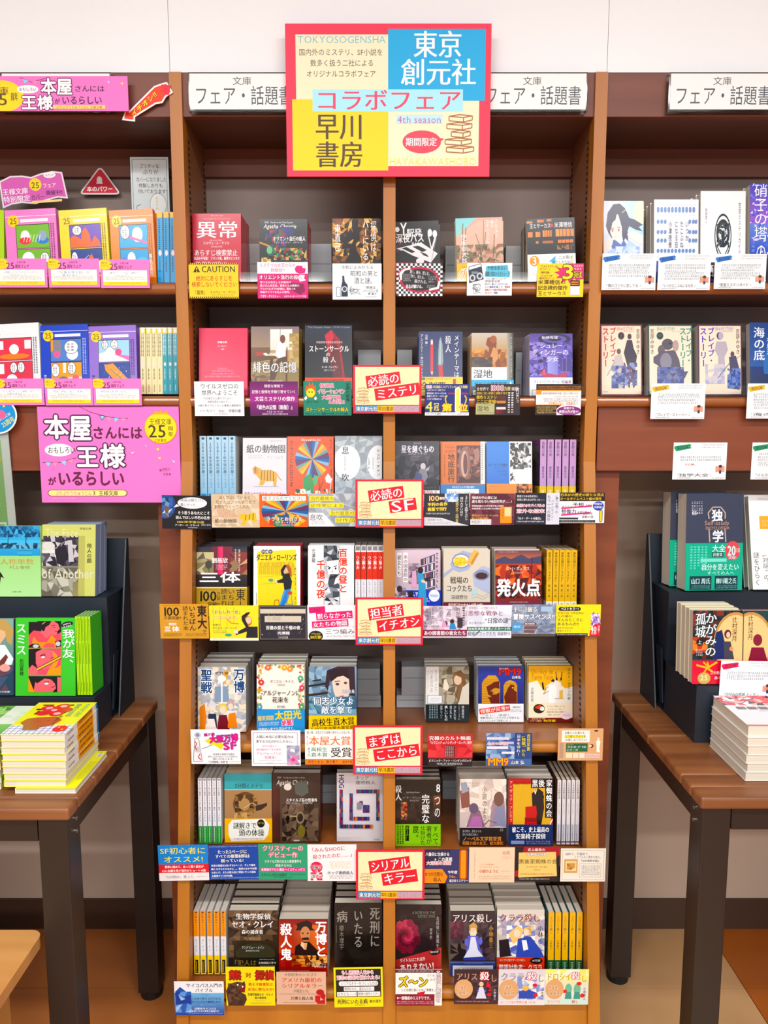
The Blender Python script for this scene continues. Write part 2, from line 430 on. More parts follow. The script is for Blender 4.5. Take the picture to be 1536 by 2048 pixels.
def spines(row, xs, yt, spec, label, cov='ffffff', spc=None, front_spec='', dp=.104, D=None, h=None, lean=None, back=None, nback=0):
    hh, DD, ln = ROWS[row] if row else (h, D, lean)
    D = D or DD; lean = math.radians(3 if lean is None else lean)
    zb = (h or hh)+dp*math.sin(lean)+.0004
    L = solve(D, zb, lean, yt); zm = zb+L*.6*math.cos(lean); ym = D+L*.6*math.sin(lean); k = depth(ym, zm)/F
    first = None
    for i, (x0, x1) in enumerate(xs):
        X0, X1 = (x0-768)*k, (x1-768)*k; T = X1-X0
        if first is None:
            first = make_book(dp, L, T, front_spec, spec, cov, spc); b = first
        else: b = copy_tree(first)
        # spine towards the viewer
        b.matrix_basis = Matrix.Translation((X0, D, zb)) @ Matrix.Rotation(-lean, 4, 'X') @ Matrix.Translation((0, dp/2, 0)) @ Matrix.Rotation(-math.pi/2, 4, 'Z')
        pos = ['leftmost', 'second from left', 'third from left', 'fourth from left', 'fifth from left'][i]
        tag(b, f'{pos} of the {label}', 'book', label)
    return first
def sheet(name, x0, y0, x1, y1, D, spec, label, cat='card', group=None, th=.0008, roll=0, m='matte', lean=0, rz=0):
    a = P(x0, y1, D); b = P(x1, y1, D); t = P(x0, y0, D); W = (b.x-a.x); Hh = t.z-a.z
    mid = (P(x0, (y0+y1)/2, D)+P(x1, (y0+y1)/2, D))/2; W = P(x1, (y0+y1)/2, D).x-P(x0, (y0+y1)/2, D).x
    _seed[0] += 1; A = Art(W, Hh, _seed[0]); A.run(spec)
    mb = MB(); mb.box(-W/2, W/2, 0, th, 0, Hh, A.bg)
    o = mb.make(name, M[m], None, True)
    A.make('print', o, M[m])
    o.matrix_basis = Matrix.Translation((mid.x, D, a.z)) @ Matrix.Rotation(math.radians(rz), 4, 'Z') @ Matrix.Rotation(-math.radians(lean), 4, 'X') @ Matrix.Translation((0, 0, Hh/2)) @ Matrix.Rotation(math.radians(-roll), 4, 'Y') @ Matrix.Translation((0, 0, -Hh/2))
    tag(o, label, cat, group)
    return o

# ---------------------------------------------------------------- the room
def struct(o, label=None): o['kind'] = 'structure'; return o
fl = struct(MB().box(-4, 4, -5.5, 2.0, -.06, -.004).make('floor', mat('tile_joint', '6a3f22', .7)))
tm = [mat('orange_floor_tile', 'c27f4c', .38, noise=('b87543', (5, 5, 5), 3)), mat('beige_floor_tile', 'd1a97e', .38, noise=('c79e72', (5, 5, 5), 3)),
      mat('deep_orange_floor_tile', 'b3682f', .38, noise=('a85f29', (5, 5, 5), 3))]
for i in range(-4, 5):
    for j in range(-6, 2):
        x0 = .28+.6*i; y0 = 1.055+.6*j
        if x0 > 2.5 or x0 < -3: continue
        k = 0 if x0 < -.4 else (1 if x0 < .5 else 2)
        y1 = min(y0+.6, 2.0)
        struct(MB().box(x0+.001, x0+.599, y0+.001, y1-.001, -.01, 0).make('floor_tile', tm[k], fl))
struct(MB().box(-4, 4, -5.5, 2.0, CEIL, CEIL+.05).make('ceiling', M['ceil']))
wb = struct(MB().box(-4, 4, 1.875, 2.0, .084, CEIL).make('wall_back', M['wall']))
struct(MB().box(-4, 4, 1.868, 1.875, 0, .086).make('baseboard_back', M['skirt']))
wu = struct(MB().box(-4, 4, 1.6, 1.875, 2.07, CEIL).make('wall_upper', mat('panel_gap', '9aa2a4', .8)))
for a, b in ((-2.2, -1.314), (-1.312, -.4325), (-.4315, .4495), (.4505, 1.33), (1.332, 2.2)):
    struct(MB().box(a, b, 1.588, 1.6, 2.071, CEIL).make('wall_panel', M['white'], wu))
for x, y, sx, sy, pw in LAMPS:
    r = empty('ceiling_light', (x, y, CEIL)); tag(r, f'long flush ceiling light panel, {["left", "middle", "right", "near left", "near right", "far left", "far right"][LAMPS.index((x, y, sx, sy, pw))]} above the aisle', 'light', 'ceiling light panels')
    MB().box(-sx/2-.02, sx/2+.02, -sy/2-.02, sy/2+.02, -.03, 0).make('light_frame', M['ceil'], r)
    l = bpy.data.lights.new('lamp', 'AREA'); l.shape = 'RECTANGLE'; l.size = sx; l.size_y = sy; l.energy = pw*.55; l.color = (.955, .985, 1)
    lo = bpy.data.objects.new('lamp', l); COL.objects.link(lo); lo.parent = r; lo.location = (0, 0, -.035)

# ---------------------------------------------------------------- centre bookcase
BC = empty('bookcase', (0, 0, 0)); tag(BC, 'tall central wooden bookcase with orange oak uprights and seven slanting display shelves', 'bookcase')
prof = [(1.58, 2.068), (1.58, 1.287), (front(0), 0), (1.86, 0), (1.86, 2.068)]
prof2 = [(1.583, 2.068), (1.583, 1.287), (front(0)+.003, 0), (1.86, 0), (1.86, 2.068)]
st = [(1.578, 2.068), (1.578, 1.287), (front(0)-.002, 0), (front(0)+.03, 0), (1.61, 1.287), (1.61, 2.068)]
sidem = mat('brown_side_board', '946445', .45, noise=('8b5c3e', (4, 4, 2), 3))
for a, b in ((-.431, -.408), (.426, .449)):
    MB().prism(prof2, a, b).make('side_panel', sidem, BC); MB().prism(st, a-.001, b+.001).make('stile', M['oak'], BC)
MB().prism([(1.62, 1.98), (1.62, 1.287), (front(0)+.04, 0), (1.77, 0), (1.77, 1.98)], .004, .018).make('partition', sidem, BC)
MB().prism([(1.579, 1.985), (1.579, 1.287), (front(0)-.001, 0), (front(0)+.03, 0), (1.61, 1.287), (1.61, 1.985)], -.0015, .0235).make('centre_stile', M['oak'], BC)
MB().box(-.408, .426, 1.584, 1.602, 1.985, 2.068).make('header', M['dark'], BC)
MB().box(-.408, .426, 1.602, 1.775, 1.985, 2.0).make('top_panel', M['shelf'], BC)
MB().box(-.408, .426, 1.775, 1.787, 0, 1.985).make('back_panel', M['inner'], BC)
MB().box(-.408, .426, 1.762, 1.775, 1.925, 1.985).make('back_rail', M['dark'], BC)
MB().prism([(front(0)+.006, 0), (front(.165)+.006, .165), (front(.165)+.02, .165), (front(0)+.02, 0)], -.408, .426).make('plinth', M['oak'], BC)
def peg_rows(par, xs, zmax, zmin, ys):
    mb = MB()
    for x in xs:
        z = zmax
        while z > zmin:
            for dy in ys:
                y = front(z)+dy if dy < .1 else 1.755
                s = 1 if x > 0 else -1; s = -s
                mb.box(min(x, x+s*.0006), max(x, x+s*.0006), y-.0045, y+.0045, z-.0028, z+.0028)
            z -= .0125
    o = mb.make('peg_holes', M['hole'], par); o['kind'] = 'stuff'
peg_rows(BC, (-.408, .426), 1.95, .2, (.045, .2))
def shelf(par, x0, x1, h, D, back=1.775, lipm='lip', board='shelf'):
    MB().box(x0, x1, D+.012, back, h-.018, h).make('shelf', M[board], par)
    mb = MB(); k = 9; pts = [(D+.014, h-.021), (D+.014, h+.002)]
    for i in range(k+1):
        a = math.pi/2+math.pi*i/k; pts.append((D+.006+math.cos(a)*.010, h-.0095+math.sin(a)*.0115))
    mb.prism(pts, x0, x1).make('shelf_lip', M[lipm], par)
for r, (h, D, ln) in ROWS.items():
    f = front(h)
    shelf(BC, -.408, -.0015, h, f, board='shelf' if r < 5 else 'lip', lipm='lip' if r < 5 else 'oak'); shelf(BC, .0235, .426, h, f, board='shelf' if r < 5 else 'lip', lipm='lip' if r < 5 else 'oak')
    for a, b in (((-.405, -.004), (.026, .423)) if r < 4 else ()):
        MB().box(a, b, f-.0065, f-.005, h+.0025, h+.022).box(a, b, f-.0065, f+.012, h+.0020, h+.0032).make('acrylic_rail', M['glass'], BC)

# ---------------------------------------------------------------- bays at either side
def bay(name, x0, x1, label, sgn):
    b = empty(name); tag(b, label, 'bookcase')
    MB().box(x0, x1, 1.584, 1.602, 1.985, 2.068).make('header', M['dark'], b)
    MB().box(x0, x1, 1.602, 1.775, 1.985, 2.0).make('top_panel', M['shelf'], b)
    MB().box(x0, x1, 1.775, 1.787, 1.25, 1.985).make('back_panel', M['inner'], b)
    MB().box(x0, x1, 1.762, 1.775, 1.925, 1.985).make('back_rail', M['dark'], b)
    for h in (1.656, 1.423): shelf(b, x0, x1, h, 1.58)
    MB().box(x0+(.006 if sgn > 0 else 0), x1-(.006 if sgn < 0 else 0), 1.59, 1.605, 1.267, 1.402).make('fascia', M['fascia'], b)
    MB().box(x0, x1, 1.605, 1.787, 1.267, 1.28).make('bottom_board', M['dark'], b)
    pa, pb = (x0, x0+.062) if sgn > 0 else (x1-.062, x1)
    MB().box(pa, pb, 1.61, 1.86, 0, 1.267).make('post', M['fascia'], b)
    ea, eb = (x1, x1+.023) if sgn > 0 else (x0-.023, x0)
    MB().box(ea, eb, 1.584, 1.787, 1.25, 2.068).make('side_panel', sidem, b); MB().box(ea, eb, 1.61, 1.86, 0, 1.25).make('leg', M['fascia'], b)
    return b
BL = bay('wall_shelf', -1.31, -.4325, 'dark brown shelf bay on the left with two shelves of pink and blue books', -1)
BR = bay('wall_shelf', .4505, 1.33, 'dark brown shelf bay on the right with two shelves of pale books', 1)
for par, a, b in ((BR, .456, 1.3),):
    MB().box(a, b, 1.5735, 1.575, 1.4255, 1.447).box(a, b, 1.5735, 1.590, 1.4250, 1.4262).make('acrylic_rail', M['glass'], par)

# ---------------------------------------------------------------- tables
def table(x0, x1, y0, y1, joints, label, legx):
    t = empty('table', (0, 0, 0)); tag(t, label, 'table'); H0 = .724
    ys = [y1]+joints+[y0]
    for k in range(len(ys)-1):
        b, a = ys[k], ys[k+1]
        MB().box(x0, x1, a+.0007, b-.0007, H0-.022, H0-.0004*(k % 2)).make('plank', M['plank'], t, bevel=.005)
    s = 1 if legx > 0 else -1
    inner = x0 if s > 0 else x1
    MB().box(inner+s*.010 if s > 0 else inner-.035, inner+.035 if s > 0 else inner-.010, y0+.05, y1-.05, H0-.064, H0-.022).make('side_rail', M['steel'], t)
    MB().box(min(inner+s*.06, legx*2.6), max(inner+s*.06, legx*2.6), y0+.012, y0+.035, H0-.064, H0-.022).make('front_rail', M['steel'], t)
    MB().box(min(inner+s*.06, legx*2.6), max(inner+s*.06, legx*2.6), y1-.035, y1-.012, H0-.064, H0-.022).make('back_rail', M['steel'], t)
    far = (x1 if s > 0 else x0)
    for yy in (y0+.006, y1-.056):
        for xx in (inner+s*.006, far-s*.056):
            a, b = sorted((xx, xx+s*.05))
            l = MB().box(a, b, yy, yy+.05, .018, H0-.022).make('leg', M['steel'], t, bevel=.002)
            MB().tube(((a+b)/2, yy+.025, 0), ((a+b)/2, yy+.025, .020), .026, 18).make('foot', M['foot'], l)
            if yy < y0+.02 and xx == inner+s*.006:
                for zz in (.665, .688): MB().tube(((a if s > 0 else b), yy+.03, zz), ((a if s > 0 else b)-s*.003, yy+.03, zz), .0035, 10).make('screw', M['metal'], l)
    return t
TL = table(-1.25, -.530, 1.175, 1.672, [1.56, 1.40, 1.29, 1.215], 'left display table with brown plank top and black steel legs', -.55)
TR = table(.549, 1.27, 1.212, 1.722, [1.641, 1.471, 1.301, 1.256], 'right display table with brown plank top and black steel legs', .55)
s_ = empty('stool'); tag(s_, 'low pale wooden bench with open shelf under the left table edge', 'bench')
pts = [(-1.17, .85), (-.60, .85), (-.595, .86)]+[(-.615+.02*math.cos(a), 1.18+.02*math.sin(a)) for a in [i*math.pi/12 for i in range(7)]]+[(-1.17, 1.2)]
MB().prism(pts, .466, .487, 'z').make('bench_top', M['stool'], s_)
MB().box(-.665, -.647, .87, 1.17, 0, .466).make('end_panel', M['stool'], s_); MB().box(-1.16, -1.142, .87, 1.17, 0, .466).make('end_panel', M['stool'], s_)
MB().box(-1.142, -.665, 1.14, 1.155, .03, .466).make('back_panel', M['stool'], s_); MB().box(-1.142, -.665, .88, 1.14, .2, .215).make('shelf', M['stool'], s_)

# ---------------------------------------------------------------- centre bookcase: faced-out books, top shelf
faced(1, 385, 482, 427, '''bg c71a42
m 38 2 62 4.5 1 fdd
tb 7 10 88 25 fff 異常
m 22 6.5 78 9 1 fcd
t 36 36 26 2.6 fcd Hervé Le Tellier
t 22 39 54 4.5 fff エルヴェ・ル・テリエ
m 36 45 62 48 1 fff
t 3 50 90 9.5 fff あらすじ検索禁止
tb 3 60 94 5 fff 先読み不可能！ フランス発、衝撃のエンタメ
t 3 67 70 4.5 fff 『異常』帯裏に驚いて本を落とした！
t 3 72.5 70 4.5 fff いっきつを読み！ 異常な面白さ！''', .022, 4, 'bright red paperback with two large white characters, far left of top shelf', cov='c71a42', what='bright red paperback')
faced(1, 519, 615, 438, '''bg 12201f
g 0 0 100 20 10181a 0d1512
t 8 3 62 4 ddd 〔新訳〕 Murder on the Orient Express
ti 8 8 68 8 fff Agatha Christie
h 40 12 72 26 1a2f8f 1b1f60
s 12 16 55 45 70 6 a01a2c,132b22,1d6a4a,2a2f7a,0e1614,7a2030
p c88a28 0 34 0 37 100 62 100 60
p 1e5b4c 18 42 28 38 34 44 34 56 20 56 14 50
s 30 44 98 62 80 4 1d8f6a,12352c,ab2f3c,d8b050,0f1f1c
s 4 58 24 66 18 3 e8d8a0,b08a30
p 8f1c4a 60 72 100 62 100 72
tb 28 26 68 7.5 fff オリエント急行の殺人
t 30 33.5 36 4 eee アガサ・クリスティー
t 70 33.5 20 3.5 ccc 山本やよい訳
e 21 47 6 6 6fbf8f''', .02, 4, 'dark paperback with a lit night train and white script heading, top shelf', cov='b01838', what='night train paperback')
faced(1, 665, 762, 437, '''bg 2a1c10
g 0 0 100 45 6b4518 d09a40
s 0 0 100 100 260 7 c98f3a,8f5c1c,4a2d10,e4bf70,2a1a0c,6f4618
p 0f0b0a 40 2 54 2 52 14 56 22 56 32 48 38 50 48 60 60 56 72 62 92 50 100 32 92 24 66 34 54 38 40 44 32 40 14
p 0f0b0a 38 14 20 34 26 40 44 30 42 22
p 0f0b0a 22 36 18 46 40 44 40 38
v 78 3 13 47 fff 探偵は
vb 62 3 13 60 fff バーにいる
vb 4 8 13 41 fff 東直己
t 6 2 20 3 c33 Hayakawa
m 6 4 24 6 1 c44''', .018, 3, 'paperback with a black silhouette over rippling gold water, top shelf', cov='1b1510', what='gold water paperback')
faced(1, 792, 881, 444, '''bg 16181c
e 7 12 5 4 fff
s 0 26 34 48 20 4 3a3e46,6a2c34,24262c
p e8e8ea 4 42 60 34 96 52 80 66 40 54
p 16181c 16 42 26 40 46 48 38 50
p 16181c 40 40 52 38 72 46 62 49
p 16181c 10 46 18 45 40 54 30 56
p 16181c 56 48 70 52 78 58 64 54
e 56 63 9 5 e8e8ea
l e8e8ea 2.5 76 22 84 50 70 62
l e8e8ea 4 92 26 76 62
e 80 19 5 6 f4f4f4
e 91 21 5 6 f4f4f4
l 999 1 94 28 82 62
tb 14 2 16 20 fff Y
tb 28 11 34 14 fff 駅発
tb 3 18 64 16 fff 深夜バス
tb 38 33 24 7 fff 青木知己
rot -3 50 70
r -2 66 102 102 d8243f
tb 3 70 50 6.5 ffe08a KaBoSコレクション
tb 56 70 12 5 ffd040 2025
r 84 69 96 74 fff
s 30 80 90 88 14 5 f4b83a,e88a2a
rot 0''', .016, 3, 'black paperback with white street shapes and red band, top shelf', cov='16181c', spc='222', what='black street paperback', roll=2)
faced(1, 915, 1009, 437, '''bg d4a088
g 0 0 45 40 7fd0d8 b0d8d0
p d9a892 45 0 100 2 100 60 0 45 0 30
p e4b9a4 0 28 50 4 100 6 100 46 40 40 0 50
p b97f68 46 40 82 42 82 78 46 78
l c08070 2 60 4 58 40
s 0 40 100 66 120 6 7d7a58,c9a58c,9a6a58,5f5c40,d8b09a
l 6a6448 1.6 10 66 14 30 16 8
l 6a6448 1.6 22 66 20 30 22 14
l 8f8460 2.5 14 30 15 12
l 5d5a3a 1.2 44 70 60 40 64 22
l 5d5a3a 1.2 56 70 50 42 42 24
l 7a5a50 1.6 78 60 82 26
v 64 3 7 44 fff コインロッカー
v 74 4 7 12 fff 鴨の
v 83 3 7 28 fff アヒルと
v 10 24 13 44 fff 伊坂幸太郎
r 0 68 72 100 f0c22c
m 10 71 66 75 1 8a6410
tb 4 75 66 18 e09020/fff グランド
r 72 68 100 100 2a2a20
v 76 70 9 16 d8c040 直木賞
v 87 70 9 16 d8c040 大賞''', .017, 4, 'paperback showing a pinkish barn and tall grass under turquoise sky, top shelf', cov='d8c8a0', spc='c8a050', what='barn cover paperback', roll=2)
faced(1, 1057, 1153, 438, '''bg 1f1c20
r 0 4 12 7 e0924a
h 22 2 36 6 d9853a c07030
h 42 1 52 5 d9853a c07030
t 6 7 44 8 fff 王とサーカス
e 52 11 3 2.5 c33
t 57 6 38 9 fff 米澤穂信
h 18 20 28 28 e89a4a c97a34
h 33 18 52 28 e89a4a c97a34
h 60 17 98 28 f0a050 d88840
r 2 20 12 28 e08a40
l 1f1c20 1 38 18 38 28
l 1f1c20 1 43 18 43 28
l 1f1c20 1 48 18 48 28
l 1f1c20 1 68 17 68 28
l 1f1c20 1 75 17 75 28
l 1f1c20 1 82 17 82 28
l 1f1c20 1 90 17 90 28
r 18 34 24 38 d07a38
r 32 34 54 38 b5693a
r 64 33 96 38 d8833c
l 1f1c20 1 72 33 72 38
l 1f1c20 1 80 33 80 38
l 1f1c20 1 88 33 88 38
s 62 41 96 48 14 2.5 8a6a50,a87848
r 0 54 100 100 f4f6f7
e 14 64 10 8 e8a030
tb 9 58 10 12 fff 3
p 5ab8dc 44 66 58 57 58 80 50 80 50 66
t 64 57 30 6 333 この男は
t 52 64 42 6 333 わたしのために
t 52 71 42 6 333 殺されたのか？
v 90 55 7 24 e8c020 100''', .02, 4, 'black paperback with rows of lit orange windows, far right of top shelf', cov='2a2730', spc='222', what='lit windows paperback', roll=2)

# second shelf
faced(2, 398, 495, 656, '''bg dc2f5c
m 0 0 0 0 1 fff
tb 38 19 20 3.5 fff 伊藤計劃
tb 38 25 20 3 fff ハーモニー
t 44 30 10 2.5 fff 〔新版〕
t 38 58 26 3.2 fbd これがわたし。
m 26 62 70 65 1 fbc
m 24 66 74 69 1 fbc
m 12 70 84 73 1 fbc''', .022, 4, 'plain crimson paperback with tiny white lettering, left end of second shelf', cov='c92450', what='plain crimson paperback')
faced(2, 502, 598, 653, '''bg b89a6a
g 0 0 100 30 8a7a78 a08a70
g 40 4 86 34 eaf0ee d8dcd0
r 60 4 62 34 b8b8a8
g 0 30 40 46 7a5a44 6a4a30
g 0 50 100 100 8f7a4a a08a50
p 6a4a28 0 44 52 40 54 46 0 52
p 4a3420 6 52 12 52 12 96 6 96
p 4a3420 40 46 46 46 44 80 38 80
r 10 37 26 42 b04030
s 26 38 50 42 10 3 e8e8e0,d0d0c0
p e8ecf2 52 34 58 22 66 20 72 30 72 44 60 46 50 42
e 66 18 5.5 6 7a4a34
p 5a3e2e 56 46 76 42 74 56 58 58 50 76 42 78 44 60
p 6e4020 74 30 76 30 76 90 72 90 72 60 58 62 58 58 72 56
s 0 60 40 90 30 6 8a6a40,a88a58,705030
s 80 10 100 60 24 6 b8a060,a89050,c8b078
t 4 50 92 17 fff/7a6a50 緋色の記憶
t 36 77 30 3 fff The Chatham School Affair
t 42 80 18 3 fff Thomas H. Cook''', .021, 4, 'paperback painting of a seated figure at a desk by a window', cov='c8a820', what='window desk paperback')
faced(2, 610, 704, 651, '''bg 141a26
g 0 0 100 30 24344a 141a26
t 6 1 90 3.5 9ab The Puppet Show / M.W.Craven
p a01c2c 42 14 56 6 74 20 82 60 90 96 70 98 60 60 50 44
p c8304a 42 14 56 6 62 16 50 30
p 6a1420 50 44 62 16 74 40 84 94 70 96
t 24 22 56 3.5 e8c8c8 英国推理作家協会賞受賞作
tb 8 28 86 10 fff ストーンサークル
t 44 38 10 6 fff の
t 38 44 28 9 fff 殺 人
t 36 57 34 4 fff M・W・クレイヴン
t 40 62 24 3 ccc 東野さやか 訳
band 74 e8501c
t 16 76 66 4.5 2a1810 英国推理作家協会賞最優秀長篇賞
t 28 81 42 4.5 2a1810 ゴールド・ダガー受賞''', .024, 4, 'dark blue paperback with a glowing red crystal shard and orange band', cov='151a24', what='red crystal paperback')
faced(2, 838, 925, 663, '''bg 22346c
v 80 5 13 66 fff メインテーマは
v 60 6 14 27 fff 殺人
v 3 4 7 68 fff アンソニー・ホロヴィッツ
v 14 4 6 20 fff 山田 蘭・
p 8fa2a4 46 14 50 8 54 20 56 46 54 52 44 52 44 32
p b4c4c4 48 16 50 10 50 50 46 50
p c82c38 44 52 54 52 56 70 46 72
r 27 14 32 20 ddd
r 27 12 32 14 c88
r 26.5 20 32.5 62 dc2c40
p e8d0a8 26.5 62 32.5 62 30 68
band 70 f2d31c
r 6 71 14 75 2a8a4a
t 16 71 58 4 b02020 2年連続ミステリランキング
tb 2 77 60 14 2a2410 全制覇
tb 66 73 22 20 c8202c 1''', .018, 5, 'navy paperback with red pencil and kitchen knife, yellow band below', cov='22346c', spc='222', what='knife and pencil paperback')
faced(2, 943, 1027, 666, '''bg a8703a
g 0 0 100 30 c8c4b8 c09858
g 0 30 100 54 a86a24 7a4a20
s 0 26 100 54 70 8 c8842c,a0601e,8a4c1a,d8a048
p 8a4a20 38 8 52 5 60 14 58 30 66 42 46 50 38 40 42 24 34 18
p d09a60 52 22 62 26 64 40 52 50 42 46 46 34
s 0 38 50 54 30 7 4a3a38,3c3236,5a4a44
e 52 10 8 6 a86238
r 0 54 86 74 eef1f4
tb 4 57 46 15 3a3430 湿地
h 84 0 100 76 b0b0a8 2a2420
v 92 6 5 64 e8e4dc アーナルデュル・インドリダソン
band 74 2ab0dc
tb 6 77 78 8 1c3a58 ガラスの鍵賞受賞
tb 86 77 10 14 fff 1
e 4 94 10 10 16304a
tb 1 90 10 8 fff 10''', .018, 4, 'paperback with a long-haired figure in amber haze and cyan band', cov='b89a78', spc='3a3028', what='amber haze paperback')
faced(2, 1059, 1145, 667, '''bg 6a5cb8
g 0 0 100 40 5a4ea0 8070c8
e 58 9 38 9 2e2858
e 58 9 28 6 6a60b0
e 58 9 16 3 2a2450
s 0 14 40 68 60 6 5a4ea8,8478cc,3e3888,a090d8
s 64 14 100 68 60 6 6a5cc0,4a3e98,7c70c8
h 42 36 66 68 a8a8e8 8a88d8
r 72 40 98 60 4a3e90
l 9088d0 1 76 40 76 60
l 9088d0 1 86 40 86 60
e 26 44 6 3 2a2450
p b8486a 22 60 62 66 90 60 84 70 36 72
p d8607a 30 58 36 56 38 66 30 66
t 28 4 38 5 fff 松崎有理
t 24 15 54 9 fff シュレー
t 6 25 84 10 fff ディンガーの
t 38 37 30 8 fff 少女
r 0 70 100 100 f2f2f4
t 10 74 60 6 444 ディストピア×ガール
tb 74 74 24 6 7a2a6a 短編集
f 6 90 30 99 1 234''', .018, 4, 'violet paperback of a flooded town with a red boat, second shelf right', cov='8a80a8', spc='666', what='violet town paperback')

# third shelf
SP5 = lambda r, xs, *a, **k: spines(r, xs, *a, **k)
spines(3, [(400, 413.5), (415, 428.3), (429.3, 442.6), (443.6, 456.6), (457.8, 471)], 872, '''bg a8cfe8
g 0 0 100 100 b8daee 98c4e0
r 30 2 70 5 3a5a70
vb 22 9 50 44 2a4a68 2001年宇宙の旅
v 28 50 44 24 2a4a68 アーサー・C・クラーク
r 12 82 88 95 2a9ad8''', 'pale blue spine-out paperbacks, third shelf left', cov='e4e8ea', spc='a8cfe8', front_spec='bg 3a5a70')
faced(3, 485.5, 573, 876, '''bg dcd9de
m 60 3 92 6 1 999
tb 8 9 90 13 26241f 紙の動物園
m 12 24 44 30 2 aaa
t 56 25 36 5.5 9a9aa0 ケン・リュウ
p d8a838 30 46 38 42 44 46 66 46 78 50 78 60 76 70 70 70 70 62 52 62 46 68 38 68 40 60 32 54 24 50
p c8942c 22 44 28 40 34 42 36 50 26 52
l 3a2c18 1.2 44 46 42 60
l 3a2c18 1.2 50 46 49 60
l 3a2c18 1.2 57 46 56 62
l 3a2c18 1.2 64 46 63 62
l 3a2c18 1.2 70 48 70 62
l 3a2c18 1.2 30 42 28 50
l c8942c 2 78 52 84 58 90 61
r 26 69 82 70 b8b0a8
band 74 f0dcea
t 4 77 92 8 4a3a5a 電車の中で読まないでください
t 6 88 88 7 6a4a7a 深いかなしみと優しさ''', .014, 2, 'pale grey paperback with a folded paper tiger, third shelf', cov='dcd9de', what='paper tiger paperback')
faced(3, 574.5, 667, 873, '''bg e8602c
t 30 3 42 3 fff Klara and the Sun
e 54 32 37 26 e8c030
@SUN 54 32 37 26
p 3f9a58 34 58 50 52 58 66 56 82 36 84
p 58b078 58 54 68 56 62 70 56 66
s 18 74 98 100 40 4 f4f4f0,d8e8f0,3a7a4a,f8a070,2a5a3a
l 3a3a20 1.2 72 80 68 60
l 3a3a20 1.2 70 74 78 62
l f4efe8 1.2 92 80 96 58
e 34 78 6 4.5 eaf2f8
e 46 80 5 4 c8e0f0
e 34 78 2 1.6 e8b030
p f0f0ec 82 58 88 52 98 60 92 66 84 64
v 4 5 10 66 2a1c18 クララとお日さま
v 91 4 6 38 2a1c18 カズオ・イシグロ
v 93 44 4 16 5a2a18 土屋政雄訳''', .016, 3, 'orange paperback with a multicoloured sunburst disc, third shelf', cov='e8602c', what='orange sunburst paperback')
faced(3, 670, 764, 872, '''bg a9b4bb
s 0 0 100 100 200 9 a0acb4,b4bec4,98a4ac,bcc6ca
l c4ccd0 1 4 4 20 30 8 60 30 100
l c4ccd0 1 44 60 60 72 56 100
l c8d0d4 1 70 80 90 70 100 84
e 26 37 28 24 e9edef
e 92 37 24 24 e9edef
tb 14 14 16 12 2a2c30 息
tb 14 52 16 11 2a2c30 吹
M 20 28 24 48 1 999
vb 88 18 8 38 2a2c30 テッド・チャン
v 70 30 4 16 666 大森望 訳
M 80 30 83 46 1 999
t 30 2 30 3 999 EXHALATION''', .016, 3, 'silver grey marbled paperback with two white circles, third shelf', cov='a9b4bb', what='silver marbled paperback')
faced(3, 790, 879, 882, '''bg 33323a
g 0 0 100 30 3c3a44 4a4852
s 0 22 100 66 110 9 2c2b33,48464f,3a3840,5a5560,262530
t 42 2 16 3 bbb 創元SF文庫
tb 14 6 74 12 eef/555 星を継ぐもの
t 30 17 42 4 ddd ジェイムズ・P・ホーガン
m 38 22 60 24 1 aaa
e 63 38 6 5 c8c4ca
p 8a8690 56 42 70 42 74 54 66 62 58 58 50 52
p a8a4ae 68 42 78 38 76 44 70 46
e 54 54 7 6 4a5a8a
p 5a5668 46 60 60 60 58 72 46 72
p 1f1e26 0 60 20 56 40 66 60 68 100 58 100 74 0 74
band 67 f1eeec
m 60 69 92 72 1 777
tb 60 74 36 7 c03030 継がれる
m 64 82 94 88 2 777''', .017, 2, 'dark paperback with spacesuited explorer in ruins, right half of third shelf', cov='33323a', what='space explorer paperback')
faced(3, 881, 970, 883, '''bg d27a38
r 90 0 100 64 ece8e4
h 0 0 6 64 a85a28 d27a38
M 92 4 98 56 1 888
ti 8 6 24 5 b04020 Voyage
ti 10 12 22 5 b04020 au centre
r 36 6 90 63 5c2c26
s 38 8 88 62 90 6 7a3c30,4a201e,8f5040,3c1a1a,a87868
e 54 34 13 26 8f6458
e 54 34 8 20 c8a898
e 56 34 5 16 6a3830
e 82 20 6 10 a07868
p 4a1c1c 38 62 46 52 60 58 72 54 88 60 88 62
vb 16 18 16 44 2a1a14 地底旅行
M 8 20 12 54 1 a05028
band 65 3a84c0
t 26 67 50 4 fff SFの父ヴェルヌ不滅の傑作
r 14 72 86 100 f2f2ee
t 18 75 62 5 555 先ずは通ったところの中心は、
m 18 81 82 95 3 888''', .017, 2, 'orange brown paperback with a cavern picture and blue band', cov='d27a38', spc='ece8e4', what='cavern paperback')
faced(3, 973, 1064, 883, '''bg 2c7ad0
g 0 0 50 62 3a86d8 2474cc
r 50 0 100 64 e8e8e6
s 52 2 98 40 70 5 222,444,888,ccc,fff
s 52 2 70 60 26 3 111,333
p f2f0ec 54 44 62 36 78 34 84 44 80 60 70 64 60 56
s 58 34 82 42 30 4 555,777,333
l 333 1.2 58 46 56 52 62 54
p f0eeea 76 60 90 54 100 56 100 64 70 64
tb 4 33 42 5 16243a ルナ・ゲートの彼方
m 14 39 40 41 1 16243a
t 24 43 22 4 16243a R・A・ハインライン
m 30 49 46 51 1 16243a
band 64 f0912c
m 6 67 24 69 1 222
s 66 64 98 88 50 4 2a1c10,a85a18,4a3010,f0912c''', .017, 2, 'paperback half blue half black ink drawing with orange band', cov='e8e8e6', what='blue and ink paperback')
